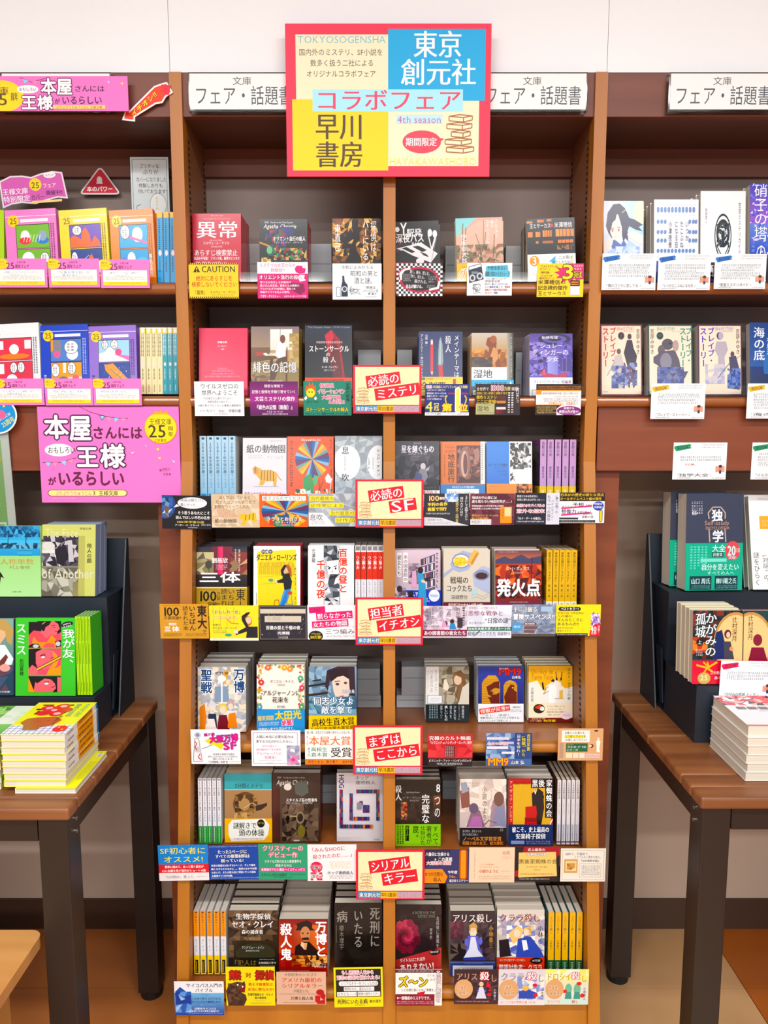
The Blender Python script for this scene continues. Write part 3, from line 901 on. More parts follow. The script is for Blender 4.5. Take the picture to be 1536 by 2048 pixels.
spines(3, [(1080, 1092.5), (1094.5, 1107.5), (1109.5, 1122), (1124.5, 1137), (1139.3, 1151.5)], 879, '''bg c8a4d2
v 24 3 50 22 3a2a4a 皆勤の徒
v 30 40 40 18 3a2a4a 酉島伝法
band 70 22408f
v 20 75 56 14 fff 待望の文庫
v 20 90 50 8 fff 第1位''', 'lilac spine-out paperbacks, third shelf right', cov='4a3a4c', spc='c8a4d2', front_spec='''bg 4a3a4c
g 0 0 100 14 a03a9a 6a3a6a
s 0 10 100 66 60 10 3a2c3c,6a5a68,504050
band 70 e8c820
vb 60 72 30 24 222 SF大賞''')

# fourth shelf
faced(4, 393, 494, 1093, '''bg 3c2c34
g 0 0 100 28 282c3c 6a5a48
h 30 0 70 58 6a2a3a 8a2a44
s 0 8 34 50 60 10 a8a07a,88805c,c8bf94,6a6450
s 66 8 100 50 50 10 8a4038,c8a878,9a7a58,5a3038
h 42 0 52 58 c83060 e84a7a
g 0 40 100 58 3a3028 1c1820
e 24 26 7 6 4a4a44
l 4a4a44 1.4 24 30 26 40
e 66 28 4 3 4a4038
tb 30 16 32 8 fff 劉慈欣
m 38 26 60 34 3 ddd
tB 4 36 42 16 fff 三
tB 46 36 42 16 fff 体
v 82 4 5 32 fff 天才一流・常識をくつがえす
M 76 4 80 20 1 ddd
band 58 bd9a34
r 0 58 100 59.5 e8d890
m 4 61 42 63 1 3a2c10
tB 3 64 38 14 1c160c 100
v 40 65 8 12 1c160c 万部
tb 22 79 24 7 1c160c 突破!!
v 48 60 14 33 1c160c 読まれた
v 62 60 14 34 1c160c いちばん
v 78 60 19 36 1c160c 東大''', .03, 3, 'thick dark paperback with magenta beam and gold band, fourth shelf left end', cov='2a2226', what='magenta beam paperback')
faced(4, 507, 601, 1092, '''bg eef0ec
p f2da2c 8 8 90 5 94 96 10 98
s 12 22 86 30 34 3 d8bc20,e6cc24
l c8a818 .8 10 26 86 22
l c8a818 .8 10 44 90 40
l c8a818 .8 12 54 90 50
@BOTTLES
r 12 5 0 0 fff
e 21 8 4.2 3 222
e 28 8 4.2 3 222
e 36 8 4.2 3 222
t 17.5 6 22 4.4 fff 弁護士
tb 6 11 86 10 222 ダニエル・ローリンズ
e 68 32 6 6 e8b898
p b06030 64 27 74 26 80 32 82 44 76 40 72 32
p 1e1e26 62 40 76 38 82 50 80 60 66 62 64 52 52 52 50 49 62 46
p 1e1e26 58 34 66 26 70 28 64 36 66 40 60 42
p 3a8ad0 66 62 80 60 74 74 62 90 56 98 50 96 60 74
p 5aa0e0 64 64 70 62 58 84 56 96 50 96
p b0582c 42 84 56 84 58 96 42 96
l b0582c 1 44 84 46 76 54 76 55 84
r 72 64 82 68 c84a4a
l 999 1.2 74 68 68 94
l 999 1.2 80 68 86 94
l 999 1.2 70 82 84 82
e 37 48 5 2 58a888
r 46 47 50 52 e8d0c0
v 87 30 4 60 444 ヴィクター・メソス
M 6 66 9 96 1 999''', .022, 3, 'white paperback with yellow bar scene and seated figure on stool', cov='b82c3c', spc='b82c3c', what='yellow bar scene paperback')
faced(4, 616, 708, 1091, '''bg eceded
h 34 0 70 100 b8c0c4 98a0a8
s 34 0 70 22 40 7 2c3038,6a7078,c8ccd0,3c424a
p f2f0ee 40 22 66 20 66 40 56 52 44 42
s 36 40 68 92 50 8 4a5058,c8ccd0,e8e8e8,2a2e34,8a9098
l 222 1.6 42 29 50 31
l 222 1.6 56 30 63 28
e 46 32 2 1.4 334
e 60 32 2 1.4 334
l a55 1 50 42 56 42
l 333 1 53 34 52 38
vB 66 4 20 62 e84a30/fff 百億の昼と
vB 18 20 20 54 e84a30/fff 千億の夜
v 8 4 8 20 2a2a2e 光瀬龍''', .016, 3, 'white paperback with red glowing title over grey ink portrait', cov='eceded', what='red glow title paperback')
spines(4, [(710.5, 721), (722.3, 732.6), (734, 744), (745, 754.5), (756, 764.8)], 1091, '''bg e9ebef
r 10 1 90 7 8a8c90
r 0 9 100 48 dc4434
vb 18 14 60 20 fff つ編み
v 24 50 46 40 445 レティシア・コロンバニ''', 'red and white spine-out paperbacks, fourth shelf', cov='e9ebef', front_spec='bg e9ebef')
faced(4, 790, 881, 1100, '''bg c9b8c2
g 0 0 100 40 d8c8d4 c0a8b8
r 4 4 14 40 f2f0f0
vb 5 7 9 32 333 彼女たち
r 18 4 28 48 f2f0f0
vb 18.5 7 9 40 333 あの図書館の
p 6a5a68 56 14 88 6 88 60 60 62
@SHELVES
s 30 20 54 50 20 6 8a7a88,b8a0b4,6a5a68
p d8a8c8 38 32 46 30 48 56 36 56
p 3fa0cc 50 34 60 32 66 48 70 84 50 84 52 56
e 56 30 6 5 2a2024
p e8c8b0 58 44 70 46 68 50 58 48
p 30303a 64 42 78 40 78 46 66 47
p 2c2430 28 62 40 60 42 76 30 78
s 0 56 24 74 16 6 e8e8ee,a898a8,6a5a6a
e 10 58 6 5 3a2c34
v 88 4 9 52 4a4058 The Paris L
band 60 2a44b8
tb 4 62 60 8 fff しかしは読んできた
t 4 71 76 7 fff 読んで生きていたいから。
e 86 68 12 9 e8eef8
t 77 65 18 5 2a44b8 Amazon''', .02, 2, 'pastel library scene paperback with blue dress figure and blue band', cov='c9b8c2', what='library scene paperback')
faced(4, 887, 980, 1099, '''bg d6cebe
p aab4cc 14 22 24 8 42 2 66 6 66 18 54 30 34 34 20 30
e 38 17 20 11 8a98b8
e 38 17 17 9 e8e4dc
e 36 18 14 7 f2c82c
p aab4cc 4 34 20 26 22 30 0 42 0 36
s 24 12 46 24 30 3 f8d848,e4b41c
p e8b868 48 20 66 -2 78 4 60 24
p c8903a 58 20 72 4 76 6 62 23
p b4bcd4 62 36 84 24 100 28 100 54 86 62 66 54
e 82 38 17 8 8a94b4
e 82 39 13 5 4a2c30
p b4bcd4 92 46 100 44 100 66 86 62
tb 14 40 40 11 3a3632 戦場の
tb 6 52 56 11 3a3632 コックたち
t 16 67 36 7 4a4640 深緑野分
l a8a090 .8 60 68 72 66 84 70 100 64
l a8a090 .8 60 72 72 70 84 74 100 68
p b8d0dc 60 60 72 58 72 66 62 68
band 78 701f3c
r 0 78 100 87 701f3c
tb 10 79.5 78 6 f4e8c8 東京創元社の中の人が選ぶ1冊！
r 6 88 94 100 f2efe6
t 12 91 76 5 333 ひたむきな戦場の料理兵と、日常の謎。''', .021, 3, 'beige paperback with mess tins of egg and coffee, maroon band', cov='d6cebe', what='mess tin paperback')
faced(4, 991, 1083, 1101, '''bg 8a2c20
g 0 0 100 20 6a4050 d87a3a
p 4a4668 0 14 20 9 34 13 56 6 72 12 100 8 100 22 0 22
g 0 20 100 44 b84428 7a2018
s 0 22 100 58 130 8 b83a24,8a2418,d85a30,5a1814,e87838
l 3a1010 1.4 80 10 76 60
s 0 52 100 72 110 5 3a1410,6a1c14,2a0e0c,a83018
m 4 1 50 4 1 caa
t 24 24 50 6 fff C・J・ボックス
m 38 33 60 35 1 fff
tB 2 42 96 28 fff 発火点
band 76 7a3050
m 30 77 70 79 1 edc
r 6 82 94 100 f2eff0
t 18 84 64 5 7a3050 大自然の脅威×背後の陰謀
t 38 91 26 5 c0392b ×家族愛''', .023, 3, 'fiery red landscape paperback with bold white title, fourth shelf right', cov='d0c0b8', what='fiery landscape paperback')
spines(4, [(1093, 1104.5), (1106, 1117), (1118.5, 1129), (1130.5, 1141), (1142.5, 1153)], 1100, '''bg e2b83c
vb 26 3 48 46 3a2c14 邪馬台国はどこですか？
v 30 52 38 20 3a2c14 鯨 統一郎
r 0 78 100 100 eceae4
v 26 80 46 18 333 邪馬台国は''', 'mustard spine-out paperbacks, fourth shelf right', cov='c8a030', spc='e2b83c', front_spec='''bg d8a82c
s 0 0 100 78 30 12 c89820,e0b840,a87818
r 0 78 100 100 eceae4''')

# fifth shelf
faced(5, 395.5, 492, 1334, '''bg d9d4cc
s 0 0 100 100 200 7 e8e4dc,c8c0b4,b8bcc4,e8dcc0,a8b0bc
p d8a850 46 18 56 6 66 4 60 20 54 28
p 88a0b8 36 30 62 30 66 54 34 54
l fff 3 50 10 50 60
e 50 18 9 5 f4f4f0
e 30 60 8 7 d8d8e0
e 68 58 8 7 c8a8a0
e 52 64 9 8 f0cc60
e 52 66 6 6 f4dcc8
e 30 63 5 5 f0dccc
e 68 61 5 5 f4dccc
p 7a1c2c 44 74 60 74 66 96 40 96
p 2c3850 22 72 38 72 40 94 20 94
p e88a2c 64 72 78 70 82 94 62 94
p e88a2c 4 62 14 56 18 78 14 100 4 100
p f4e8e0 20 80 34 80 40 100 18 100
vB 6 3 24 38 1f4f80/fff 聖戦
vB 74 2 24 38 1f4f80/fff 万博
t 36 7 28 5 333 牧野 修''', .028, 4, 'thick pale paperback with blue title and crowd of drawn figures', cov='d0ccc8', spc='b8b8b8', what='pale crowd paperback')
faced(5, 513.5, 609, 1329, '''bg f3efe4
@WREATH
t 28 22 50 5 333 ダニエル・キイス
t 42 28 18 3 777 小尾芙佐訳
tb 12 37 80 9 3a3026 アルジャーノンに
tb 32 47 36 9 3a3026 花束を
t 42 60 18 3.5 666 新版
band 66 3f9bd6
rot 3 50 80
tb 2 74 34 8 f6d838 爆笑問題
tB 38 68 56 14 f6d838 太田光
tB 52 82 30 9 e83a7a/fff 絶賛！
m 4 84 44 90 2 fff
tb 2 92 80 6 fff 読書初心者でも読みやすく、
rot 0''', .02, 4, 'cream paperback with floral wreath border and sky blue band', cov='eceadf', what='floral wreath paperback')
faced(5, 617.5, 713, 1333, '''bg 7fa2bc
g 0 0 100 70 88aac4 4f7f9c
s 0 0 46 46 40 8 98b8cc,7898b0,5a7a90
p 3c2c38 38 6 60 0 96 0 98 46 84 44 84 16 60 14 44 22 40 38 34 30
p ecd2c2 48 18 62 10 84 16 86 40 76 56 60 54 52 38
p 32242e 42 6 80 2 86 20 72 14 60 16 46 24
e 60 27 4 2 5a4a58
e 77 25 3.5 2 5a4a58
l 4a2c34 1.4 54 23 66 22
p b86a6a 64 45 74 44 70 48
l 2a2224 4 0 30 36 26
l 3a2a24 5 0 44 40 40
l 2a2224 3 8 22 26 20
s 0 46 100 72 70 7 5a88a0,78a8b8,3c6884,9cc0cc
t 70 35 26 6 fff/4a6a80 逢坂冬馬
tb 10 46 84 13 fff/3f6a88 同志少女よ
tb 26 60 66 13 fff/3f6a88 敵を撃て
band 75 f4cf1c
rot 3 50 86
tb 6 78 90 13 1f1c14 高校生直木賞
t 2 91 92 6 2a2414 ＆2022年本屋大賞受賞
rot 0''', .026, 3, 'blue-toned paperback with dark-haired portrait and rifle, yellow band', cov='d8dcdc', spc='6a4a68', what='rifle portrait paperback')
faced(5, 851.5, 938, 1333, '''bg 9a927c
g 30 0 100 70 a8a08c 7a725c
s 30 0 100 68 90 8 8a826c,a8a08a,6a624e,b8b09c
r 0 0 30 68 e9e7e3
v 20 6 7 42 3a3a38 ピクニック・アット・
v 10 7 7 40 3a3a38 ハンギングロック
v 3 8 4 34 666 ジョーン・リンジー
M 6 52 9 60 1 999
p e8dccc 42 24 48 22 54 38 50 44 40 40
p 8a6848 64 10 80 8 92 24 96 44 76 62 66 52 72 38 62 28
e 74 24 9 9 e0c4a8
p 7a5a3c 66 14 80 6 92 16 92 40 84 30 82 20
p d8d0c4 84 38 100 28 100 68 74 68
l 6a5238 1.6 78 34 66 66
l 6a5238 1.6 84 36 76 64
f 4 52 38 67 1 8a98b0
r 5 53 37 66 eceef0
m 10 56 32 64 3 aab
band 68 16262e
v 83 70 6 24 dfe4e4 映画原作
v 75 70 5 26 c8d0d0 ピクニックに
v 64 70 7 26 dfe4e4 少女たち
v 55 70 6 24 c8d0d0 喪失を
v 43 70 8 28 fff 美しいもの
v 33 70 6 24 c8d0d0 崩壊していく
M 8 70 30 94 4 9aa''', .021, 3, 'faded photographic paperback with long-haired girl and dark teal band', cov='c8c4b8', spc='888', what='long-haired girl paperback', D=1.60)
faced(5, 956.5, 1047, 1333, '''bg 34449c
g 0 0 100 66 3c4cac 26327c
p d8a040 8 30 14 22 18 20 22 16 38 16 44 22 48 30 48 66 8 66
p d8a040 56 34 60 28 70 24 82 28 86 34 86 66 56 66
@WINDOWS
p 6e2818 18 36 28 32 34 28 46 26 47 40 38 38 30 41 26 44 34 46 30 50 40 50 47 46 47 66 28 66 24 58 20 56 30 54 22 50
p 6e2818 57 54 62 46 66 38 72 32 80 34 78 42 85 46 85 66 60 66
e 76 38 2 1.6 f0b040
l 6e2818 1.4 24 42 30 43
tB 44 3 52 12 e83a2c/7a1010 MM9
t 46 2 20 3 fff 創元SF文庫
tb 74 16 20 6 fff 山本弘
band 67 eef1f4
rot 8 40 76
r 2 72 70 82 e84a2c
tb 4 73 64 8 fff 怪獣が災害!?
rot 0
t 74 71 22 4 333 〔連載/気特対〕
m 50 77 96 82 2 555
t 4 85 70 4.5 444 「よし、決定！
t 4 90 92 4.5 444 怪獣1号はレークラウドと呼称する。
t 4 95 70 4.5 444 マスコミにもそう発表しろ！」''', .019, 4, 'blue paperback with golden twin towers and red block title', cov='c8ccd0', spc='555', what='golden towers paperback', D=1.60)
faced(5, 1057, 1145, 1332, '''bg f0b83c
p f4eee2 0 30 20 26 34 44 60 40 70 32 84 40 100 36 100 66 0 66
p f4eee2 40 36 60 24 74 30 72 66 40 66
t 6 5 50 9 b87a1c Un rêve de
t 6 15 50 9 b87a1c Tarte Tatin
v 88 3 8 58 333 タルト・タタンの夢
v 5 38 7 26 444 近藤史恵
l 333 1.6 62 10 64 24
l 333 1.6 76 10 74 24
e 64 23 2 3 333
e 74 23 2 3 333
p fdfbf6 50 34 58 30 64 38 64 52 60 66 46 66 46 46 40 40
e 55 28 4 4 f0d8c0
p 222 51 26 55 23 60 25 58 28 52 28
l 333 1 46 36 40 40 34 50 46 44
p 222 30 30 33 28 36 42 32 42
l 333 .8 58 58 80 58
p e8c060 70 44 78 42 78 58 70 58
r 0 66 100 92 f7e8cc
e 24 76 13 8.5 3a2c24
p d8502c 14 74 26 68 34 76 26 78
e 31 76 5 4 f4efe6
t 42 70 42 3.6 554 ようこそ、下町のレストラン
t 42 75 42 3.6 554 〈ビストロ・パ・マル〉へ！
t 42 80 44 3.6 554 絶品料理と極上の謎解きを
t 42 85 34 3.6 554 ご用意しております。
band 91 7a1f1c
tb 6 92 34 3.6 f4d8a0 〈ビストロ・パ・マル〉
tb 4 96 26 3.4 f4d8a0 シリーズ累計
tB 34 95 28 4.5 f4d840 40万部
e 86 88 13 7 f4dce4
t 78 86 16 3 c0506a 文庫大賞''', .018, 4, 'amber paperback with line-drawn cook and cooking tools, fifth shelf right', cov='e8dcc0', spc='888', what='amber cook paperback', D=1.60)

# sixth shelf
spines(6, [(396.5, 404), (406, 413.6), (415.3, 423), (425, 432.5), (434.5, 442)], 1557, '''bg e6e6ea
v 24 4 52 62 444 5分間SF草上仁
r 10 1 90 3 888
r 0 73 100 100 2f9a3c
M 30 75 70 96 1 cfc''', 'white and green spine-out paperbacks, sixth shelf', cov='e6e6ea', front_spec='bg e6e6ea', D=1.50)
faced(6, 449, 543.5, 1548, '''bg a8835a
r 0 0 100 22 3fa5ac
r 0 22 100 23.5 8fd0cc
tb 22 13 60 7.5 2a4048 2分間ミステリ
e 44 44 26 18 6a4c2c
s 22 30 70 60 80 6 8a683c,5a4024,a88450,3a2c1c
e 42 44 12 9 b08a58
p 4a3820 28 34 34 28 40 34 34 40
l d8c8a0 1 40 50 58 42 68 46
p 3a2c20 66 46 90 42 90 46 78 52 66 54
s 20 56 48 66 20 6 b8905a,c8a068
band 65 eeb62c
p f0efe6 8 74 16 67 84 65 95 74 92 88 84 96 14 98 8 88
tb 18 70 50 10 333028 謎解きで
tb 30 80 54 11 333028 頭の体操
e 77 72 8 6 2a2a24
t 71 70 12 3 f0c040 1分で1話
m 18 93 80 96 1 2a4a8a''', .024, 3, 'tan paperback with teal top strip and mechanical head sketch', cov='b8905c', what='teal top tan paperback', D=1.51)
faced(6, 545, 640.5, 1546, '''bg 33241e
g 0 0 100 30 3c2c28 4a4038
h 0 22 16 100 5a2c28 4a2822
h 16 10 100 100 54443a 3a2a24
t 8 5 60 3 bbb 〔新訳〕 The Mysterious Affair at Styles
ti 8 10 66 9 e8e8e4 Agatha Christie
e 32 20 8 5 d8d4c8
p 5a6058 46 14 72 10 76 28 62 34 48 30
s 20 44 96 98 60 9 4a382e,6a5444,2c201a,7a6450
tb 28 36 66 5.5 f4f4f0 スタイルズ荘の怪事件
t 28 41.5 30 3.5 ddd アガサ・クリスティー
t 62 41.5 22 3 ccc 矢沢聖子訳
e 32 65 4 4 120c0a
r 30.5 65 33.5 73 120c0a
e 58 64 9 9 8a7a60
e 58 64 6 6 3a2a20
l a8946c 3 36 62 52 62
e 60 84 8 9 7a6c2c
l 8a7a50 2 58 72 60 78
r 44 96 56 98 ccc''', .024, 3, 'dark brown paperback with a keyhole and keys, sixth shelf', cov='33241e', spc='6a1c22', what='keyhole paperback', D=1.51)
faced(6, 673.5, 766, 1546, '''bg d3cfd2
tB 5 3 11 1 3a2a5a .
rot -90 10 13
tB -6 9 30 7.5 3a2a6a HOG
rot 0
t 40 4 30 6 4a4240 ホッグ
t 40 11 44 6 4a4240 連続殺人
m 40 20 76 22 1 888
@QUILT
t 80 95 12 2.5 666 早川書房''', .02, 1, 'white paperback with patchwork quilt squares left of the centre stile', cov='c8c4c6', what='quilt paperback', D=1.515)
faced(6, 791, 881, 1559, '''bg 241c1a
s 0 20 100 66 50 9 2c2220,1c1614,3a2a24,32241c
h 12 34 26 60 5a2a20 3a1c18
s 12 34 26 60 20 4 c8402c,8a5a3a,e8a060,4a2018
g 84 24 100 44 7a4a24 3a2418
tb 90 7 10 12 eee 8
vb 86 22 14 36 ddd つの
vb 58 22 18 44 f2f2f0 完璧な
vb -1 8 15 24 f2f2f0 殺人
t 24 18 30 3 aaa Eight Perfect Murders
t 16 25 42 4 aaa ピーター・スワンソン
t 32 30 20 3 999 務台夏子訳
band 67 8cc832
v 82 69 14 28 1c1c14 すべて
v 68 69 13 28 1c1c14 著者が
v 55 69 12 29 1c1c14 仕掛けた
vb 38 69 14 24 1c1c14 罠。
r 22 69 30 92 1c1c14
v 23 70 6 20 8cc832 第2の！
M 4 69 20 96 3 2a3a14''', .018, 4, 'black paperback with scattered white title and lime green band', cov='2a2422', what='lime band paperback')
faced(6, 919.5, 1012.5, 1558, '''bg d6c8be
s 0 0 100 72 80 12 e4d8cc,d0c0b8,c8b8b4,e8e0d8
p 8a5a50 0 18 20 12 22 42 4 44
p 9aa0b0 2 6 14 4 20 18 4 22
p 8a6a80 24 50 32 40 44 48 54 70 14 72
e 30 44 10 8 6a5a70
p b070a8 28 56 44 56 50 72 18 72
p a88a90 70 34 84 18 96 34 100 70 64 72
e 84 30 11 11 7a5a50
p 8a8aa8 76 42 96 40 100 72 70 70
l 7a6a60 2 50 72 62 62 80 66
v 48 10 10 64 4a4440 小説のように
v 66 16 4 44 777 アリス・マンロー
m 14 5 40 12 2 998
band 73 2c2628
t 6 76 44 4 bbb 身を寄せ、涙をふくる、
t 6 81 36 4 bbb 恋人のの自分に出会う。
tb 6 86 84 7 e89a48 ノーベル文学賞受賞
tb 6 93 88 6 e89a48 短篇小説の女王、初文庫化
t 86 74 8 4 aaa 25''', .03, 3, 'thick blurred pastel paperback with black band, sixth shelf', cov='b8aca4', spc='444', what='blurred pastel paperback')
faced(6, 1017, 1106, 1557, '''bg c0202c
r 10 8 96 68 d8ac3c
r 0 0 54 8 c0202c
t 12 4 36 5 3a1a1a Isaac Asimov
p 241c20 52 22 66 14 78 20 80 44 74 68 60 68 54 48
e 60 14 5 5 d8ac3c
p f4f0ea 56 16 60 24 64 16 60 20
p 241c20 70 20 80 26 76 42 66 52 60 50
p c4242c 38 42 62 40 64 52 62 58 64 68 36 68 38 56
p 8a1418 36 58 64 58 62 64 38 64
v 2 3 7 62 e8c8b8 アイザック・アシモフ
r 82 0 100 58 1c1a20
r 50 0 82 14 1c1a20
vb 84 1 14 56 fff 家蜘蛛の会
tb 52 1 14 12 fff 黒
tb 67 1 14 12 fff 後
ti 88 60 8 8 fff 1
band 68 1e3566
tb 8 71 84 9 fff 彼こそ、史上最高の
tb 16 81 68 9 fff 安楽椅子探偵
r 6 92 36 97 8aa0c8
m 40 92 94 98 2 aac''', .022, 3, 'red and yellow paperback with suited headless figure and red chair', cov='d0ccc8', spc='555', what='red chair paperback')
spines(6, [(1114.5, 1122), (1124, 1131), (1133.3, 1140.3), (1142.5, 1149.3), (1151.3, 1158.8)], 1560, '''bg d9d7da
vb 20 3 60 26 5a4a30 10の奇妙な話
v 26 36 44 18 777 ミック・ジャクソン
r 0 68 100 100 c8c8d0
M 30 70 70 94 1 335
r 0 95 100 97 5a3a4a''', 'grey-white spine-out paperbacks, sixth shelf right', cov='a08a60', spc='d9d7da', front_spec='bg 7a5a44')

# bottom shelf
spines(7, [(387.5, 398), (400.5, 412), (414.3, 425.8), (428, 439.6), (441.5, 452.5)], 1822, '''bg e4e4e8
r 0 0 100 40 f09a24
v 24 3 50 36 222 診断名サイコパス
r 30 1 70 3 333
v 28 44 40 20 555 ロバート・D・ヘア
r 0 70 100 100 f2cc1c
r 22 77 78 98 1a1a1a
M 36 79 64 96 1 f2cc1c''', 'orange and white spine-out paperbacks, bottom shelf', cov='e4e4e8', front_spec='bg e4e4e8')
faced(7, 457.5, 556, 1821, '''bg 4a382a
s 0 0 100 76 160 9 5a4634,3a2c20,6a543c,2c2018,7a6248
g 10 46 100 78 3a2e20 1c1812
e 54 66 40 16 3c3a28
tb 14 4 72 10 f4f4f4 生物学探偵
tb 6 15 86 12 f4f4f4 セオ・クレイ
tb 26 29 44 7 f4f4f4 森の捕食者
t 30 41 36 4 a89a78 THE NATURALIST
t 26 54 46 5 e4e4e4 アンドリュー・メイン
t 34 60 28 3 ccc 唐木田みゆき訳
band 72 1a1c18
tb 4 75 52 10 8a7a40 「犯人は
m 62 74 92 76 1 ddd
tb 60 78 36 4 ddd 生物情報工学で
m 62 84 92 88 2 ddd''', .024, 6, 'brown fur textured paperback with white sans title, bottom shelf left', cov='33291f', what='brown fur paperback')
faced(7, 557.5, 656, 1838, '''bg a8201c
g 0 0 100 60 8a1c1c c8482c
h 30 10 80 80 a8402c d8743a
p 1a1214 36 8 58 2 68 8 68 16 74 20 34 20 38 15
e 54 26 10 13 c88a60
p 241818 48 33 60 32 62 36 54 37 46 36
e 49 25 1.8 1.4 221
e 59 25 1.8 1.4 221
p 2a1a18 34 48 48 40 62 40 80 56 82 74 30 74
p d8a878 50 42 58 42 56 54 52 54
p f0c8a0 46 40 52 42 52 54 44 46
s 26 64 98 84 70 6 d8843a,f0b860,a8501c,6a2c14,e8a04c
l 5a2010 1 30 70 96 66
l 5a2010 1 30 76 96 73
vB 3 7 24 66 fff 殺人鬼
vB 74 3 24 64 fff 万博と
t 56 76 40 5.5 fff エリック・ラーソン
t 72 82 24 4 fff 野中邦子 訳
m 2 90 60 95 2 fcc
s 2 74 20 84 8 7 c01820,a81018''', .026, 6, 'red paperback with mustached man in bowler hat, bottom shelf', cov='9a8880', spc='c8c8c8', what='bowler hat paperback')
faced(7, 669, 764, 1806, '''bg 1c1716
s 0 0 100 100 60 12 201a19,181413,241e1c
vb 74 5 22 56 9a948c 死刑に
vb 40 8 20 54 9a948c いたる
vb 4 10 24 17 9a948c 病
v 10 30 10 34 8a847c 櫛木理宇
M 3 30 6 54 1 776''', .022, 6, 'black paperback with large faded grey title left of centre stile', cov='1c1716', what='black grey-title paperback')
faced(7, 791.5, 883, 1809, '''bg 2c2024
s 0 0 100 66 70 9 241a1e,34262a,2a1c20
@ROSE 22 44
t 36 9 50 4 887 A ROSE FOR THE
t 48 14 38 4 887 DETECTIVE
v 88 16 7 44 b8b0b0 名探偵に薔薇を
v 74 32 6 16 b8b0b0 城平京
rot 5 50 70
p b83c3c -4 74 104 62 104 110 -4 110
t 8 73 56 6 fff タイトルはこれ以外
tB 6 81 84 11 fff ありえない！
e 86 68 12 4 1c1416
t 76 66 18 3 fff 累計10万部
rot 0''', .018, 6, 'near-black paperback with crimson rose and slanted red band', cov='2c2024', spc='444', what='crimson rose paperback')
faced(7, 900.5, 990, 1822, '''bg 3c3036
s 0 14 100 76 120 8 4a3c42,2e2429,5a444a,3a2c34
s 0 16 30 40 24 6 5a2c3c,7a3c4c
s 0 50 40 76 16 9 6a5a50,2a2224
p e4dccc 44 24 54 22 60 32 56 40 46 40 42 32
e 50 27 6 5 e8c8a8
p c8a060 42 22 52 17 60 22 60 36 56 26 46 26 44 36
p 6a6cc8 40 38 62 38 66 56 72 66 34 68 38 52
p e4e4f0 46 40 56 40 62 60 74 70 30 72 42 58
e 36 48 4 6 7274d0
e 68 46 4 6 7274d0
p 3a44a0 28 72 80 70 78 76 30 76
tb 4 4 90 14 e8e0d8 アリス殺し
v 86 22 10 36 d8a848 小林泰三
band 78 34448a
r 0 78 100 80 6a78b0
m 30 80 74 82 1 99b
r 6 84 96 100 e4e6ee
t 12 87 76 5 4a4458 さあ、あなたは誰を信じますか？
t 22 93 56 5 4a4458 計算された“混乱”と、''', .024, 6, 'dark paperback with pale dress figure and blue band, bottom shelf', cov='7a6a60', spc='444', what='pale dress paperback')
faced(7, 994, 1089, 1819, '''bg d8cfc6
s 0 10 100 70 140 8 e4dcd0,c8bcb0,b0a8b8,e8e0d4,9a98b0
s 20 24 80 70 40 9 5a68b8,8890cc,f4f0e8
p f0c880 24 36 44 24 56 30 50 44 34 52
e 42 36 7 6 f4d8c0
p e8b868 56 28 72 24 72 38 58 40
e 62 34 6 5 f4dcc8
p 2c2428 4 46 24 44 30 70 6 72
p 3c54b4 44 44 70 40 92 60 100 72 40 72
p f4f4f4 52 46 62 46 66 60 56 62
tb 4 6 88 13 8a2c24 クララ殺し
vb 86 24 11 18 333 小林
vb 86 44 11 18 5a64b0 泰三
t 66 24 12 3 776 The
t 64 28 16 3 776 Murder
t 66 32 12 3 776 of Clara
band 72 d8402c
t 6 74 58 4 f8dcc8 おとぎの国のサーカス殺人、
e 83 77 13 5 1c1416
t 74 75 18 3.5 fff 10万部
tb 4 82 92 11 fff 警護対象者：クララ''', .022, 6, 'pale fantasy scene paperback with bright red band, bottom shelf', cov='c8bcb0', spc='444', what='fantasy scene paperback')
spines(7, [(1096.5, 1108), (1110.3, 1122.5), (1124.5, 1137), (1139, 1150.5), (1153, 1164.5)], 1825, '''bg e8b42c
v 26 6 46 28 333 ドロシイ殺し
v 30 44 36 16 444 小林泰三
band 77 256b3a
v 24 80 50 16 fff アリス殺し''', 'golden yellow spine-out paperbacks, bottom shelf right', cov='8a7a68', spc='e8b42c', front_spec='''bg 5a9aa8
s 0 0 100 80 30 10 3a7a9a,e8e0d0,7ab0b0
band 77 256b3a
bg 5a9aa8''')

# white cardboard risers behind the books
def riser(x0, y0, x1, y1, D, label):
    a = P(x0, y1, D); b = P(x1, y0, D)
    o = MB().box(a.x, b.x, D, D+.07, 0, b.z-a.z).make('box', M['box'], None, bevel=.001)
    o.location.z = a.z; MB().box(a.x+.004, b.x-.004, D-.0004, D, (b.z-a.z)*.5-.0006, (b.z-a.z)*.5+.0006).make('flap_seam', M['cut'], o)
    tag(o, label, 'box', 'white cardboard risers'); return o
def riser_h(x0, x1, y0, D, h, label):
    z = h; zz = P(x0, y0, D).z; k = depth(D, z)/F
    o = MB().box((x0-768)*k, (x1-768)*k, D, min(D+.05, 1.772), 0, zz-h).make('box', M['box'], None, bevel=.001)
    o.location.z = h+.0005
    MB().box((x0-768)*k+.003, (x1-768)*k-.003, D-.0005, D, (zz-h)*.6, (zz-h)*.6+.001).make('flap_seam', M['cut'], o)
    tag(o, label, 'box', 'white cardboard risers'); return zz
riser_h(500, 524, 488, 1.715, 1.656, 'white cardboard riser left of the night train paperback')
riser_h(622, 664, 488, 1.715, 1.656, 'white cardboard riser between night train and gold water books')
riser_h(890, 912, 492, 1.715, 1.656, 'white cardboard riser beside the barn cover paperback')
riser_h(1010, 1055, 492, 1.715, 1.656, 'white cardboard riser left of the lit windows paperback')
riser_h(716, 762, 700, 1.715, 1.423, 'white cardboard riser above the mystery sign, left of stile')
